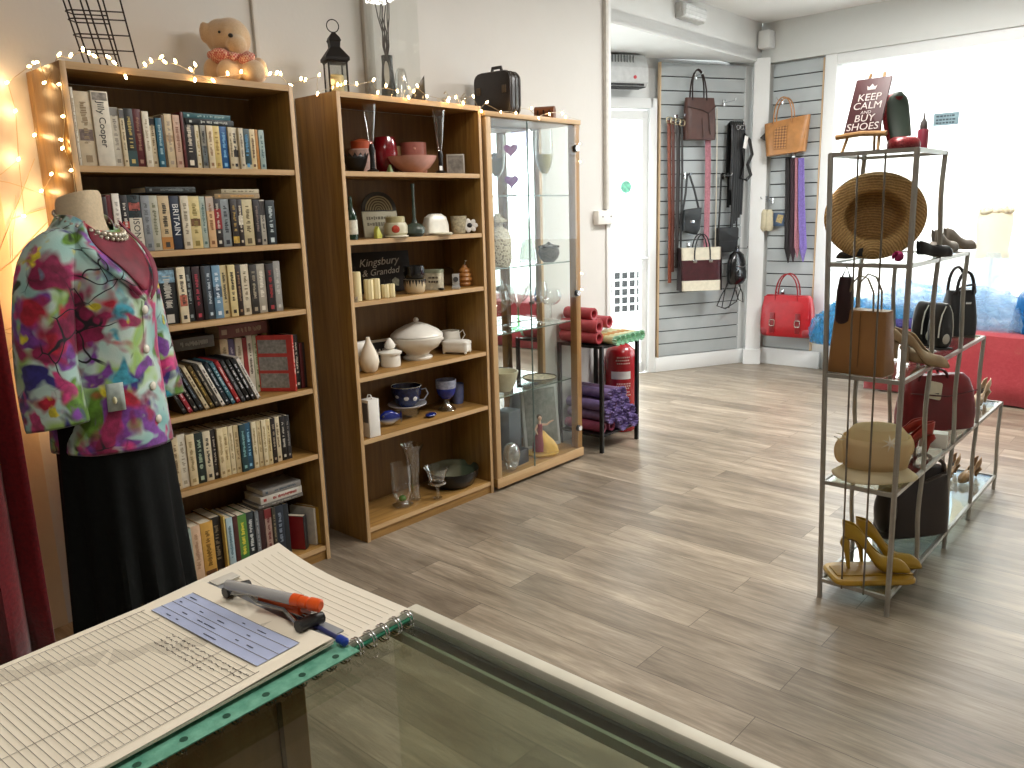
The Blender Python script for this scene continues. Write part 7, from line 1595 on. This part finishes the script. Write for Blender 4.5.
# curtain wire and a notice on the pane
o = one(MB().tube([ony(893, 73, 6.95), ony(940, 66, 6.96), ony(985, 58, 6.97), ony(1060, 46, 6.98)], .0018, 5), 'curtain_wire', plain('#6a6058', .5), 'thin dark wire strung across the top of the shop window', 'wire', (0, 0, 0))
c0 = ony(946, 119, 7.075); t = thing('window_notice', 'small grey-blue notice stuck on the shop window', 'notice', c0, 0); s = pxm(c0)
MB().box((0, 0, 0), (23*s, .003, 12*s)).build('notice', plain('#7f98a0', .6, 0, .2, 30), t)
mb = MB(); r = random.Random(6)
for zz in (3, -.5, -3.5):
    x = -9*s
    while x < 8*s: l = r.uniform(1.2, 3)*s; mb.box((x+l/2, -.002, zz*s), (l, .001, 1.6*s)); x += l+.8*s
mb.build('lettering', plain('#3c4c54', .6), t, smooth=False)
c0 = ondiag(626, 187, -.055); t = thing('door_sticker', 'round green sticker on the entrance door glass', 'sticker', c0, HD); s = pxm(c0)
MB().lathe([(0, 0), (6*s, 0), (6*s, .002), (0, .002)], 24, M=YZ @ Matrix.Rotation(0, 4, 'Z')).build('disc', plain('#7fd0b4', .5, 0, .3, 40), t)
# street outside
t = thing('house', 'white rendered house across the street', 'building', (2.5, 19.0, -.03))
MB().box((0, 0, 3.5), (16, 3.0, 7.0)).build('wall', plain('#e6e4de', .9, scale=1), t, smooth=False)
for x in (-6, -3, 0, 3, 6):
    for z in (1.6, 4.6):
        f = MB().box((x, -1.51, z), (1.25, .08, 1.5), b=.02).build('window', M_WHITE, t); MB().box((x, -1.56, z), (1.05, .02, 1.3)).build('pane', plain('#9fb0ba', .1), f)
MB().prism([(0, 0), (.6, -.18), (.6, -.26), (0, -.08)], 1.0, frame((-1.2, -1.5, 2.9), (0, -1, 0), (0, 0, 1))).build('awning', plain('#3fb8c4', .6), t)
t = thing('house', 'white house seen through the entrance door', 'building', (-9.5, 13.2, -.03), math.radians(-27))
MB().box((-1.5, 0, 3.2), (3.0, 9, 6.4)).build('wall', plain('#e8e7e2', .9, scale=1), t, smooth=False)
gp = ondiag(632, 292, 0); d = (gp-CAM); q = CAM+d*(10.2/6.3)
t = thing('lattice_gate', 'white lattice panel with dark gaps outside the entrance door', 'gate', (q.x, q.y, -.03), HD)
WL = M_WHITE; s = pxm(q); zc = q.z+.03
MB().box((-.02, 0, zc), (.02, 44*s, 42*s)).build('back_board', plain('#23262a', .6), t, smooth=False)
mb = MB()
for k in range(6): mb.box((0, (-21+8.4*k)*s, zc), (.02, 1.8*s, 44*s))
for k in range(6): mb.box((.004, 0, zc+(-20+8.2*k)*s), (.02, 45*s, 1.8*s))
for y in (-22*s, 22*s): mb.box((0, y, zc/2), (.03, 1.8*s, zc))
mb.build('lattice', WL, t, smooth=False)
t = thing('street_tree', 'leafy green tree across the street at the right', 'tree', (5.9, 14.0, -.03))
MB().tube([(0, 0, 0), (.05, 0, 1.2), (0, .05, 2.4)], [.13, .10, .07], 10).build('trunk', plain('#4c4036', .9), t)
r = random.Random(31); mb = MB()
for k in range(260):
    a = r.uniform(0, 2*PI); b = r.uniform(-.6, 1.5); R_ = 1.15*r.uniform(.35, 1); c_ = Vector((R_*math.cos(a)*math.cos(b), R_*math.sin(a)*math.cos(b), 3.1+R_*math.sin(b)*.9)); M_ = Euler((r.uniform(0, 6), r.uniform(0, 6), r.uniform(0, 6))).to_matrix().to_4x4(); M_.translation = c_
    mb.prism([(-.14, 0), (0, -.06), (.16, 0), (0, .06)], .004, M_)
mb.build('foliage', plain('#6f9a4a', .7, 0, .3, 6), t, smooth=False)
# ================================================================== LIGHT AND CAMERA
w = bpy.data.worlds.new('daylight'); sc.world = w; w.use_nodes = True; nt = w.node_tree; nt.nodes.clear()
bg = nt.nodes.new('ShaderNodeBackground'); bg.inputs['Color'].default_value = (.93, .97, 1, 1); bg.inputs['Strength'].default_value = 7.0
ow = nt.nodes.new('ShaderNodeOutputWorld'); nt.links.new(bg.outputs[0], ow.inputs[0])
def area(name, loc, size, power, col, rot=(0, 0, 0)):
    d = bpy.data.lights.new(name, 'AREA'); d.shape = 'RECTANGLE'; d.size, d.size_y = size; d.energy = power; d.color = col
    o = bpy.data.objects.new(name, d); COL.objects.link(o); o.location = loc; o.rotation_euler = rot; return o
area('unseen_ceiling_lamp', (2.0, 3.0, 2.93), (.35, 1.2), 57, (1, .96, .91))
area('unseen_ceiling_lamp', (1.7, 5.3, 2.93), (.35, 1.2), 85, (1, .985, .96))  # added lamp with no known fitting, brightens the slat walls and beam
area('unseen_ceiling_lamp', (2.9, .2, 2.93), (.35, 1.2), 21, (1, .95, .88))
cd = bpy.data.cameras.new('camera'); cam = bpy.data.objects.new('camera', cd); COL.objects.link(cam)
cd.sensor_fit = 'HORIZONTAL'; cd.sensor_width = 36; cd.lens = F/1024*36; cd.clip_start = .02; cd.clip_end = 200
B3 = Matrix((R3.col[0], -R3.col[1], -R3.col[2])).transposed()
cam.matrix_world = Matrix.Translation(CAM) @ B3.to_4x4()
sc.camera = cam
vs = sc.view_settings; vs.view_transform = 'Standard'; vs.look = 'None'; vs.gamma = 1; vs.use_curve_mapping = False; vs.exposure = 0.0
sc.cycles.max_bounces = 10; sc.cycles.transparent_max_bounces = 24; sc.cycles.caustics_reflective = False; sc.cycles.caustics_refractive = False
sc.cycles.sample_clamp_indirect = 6
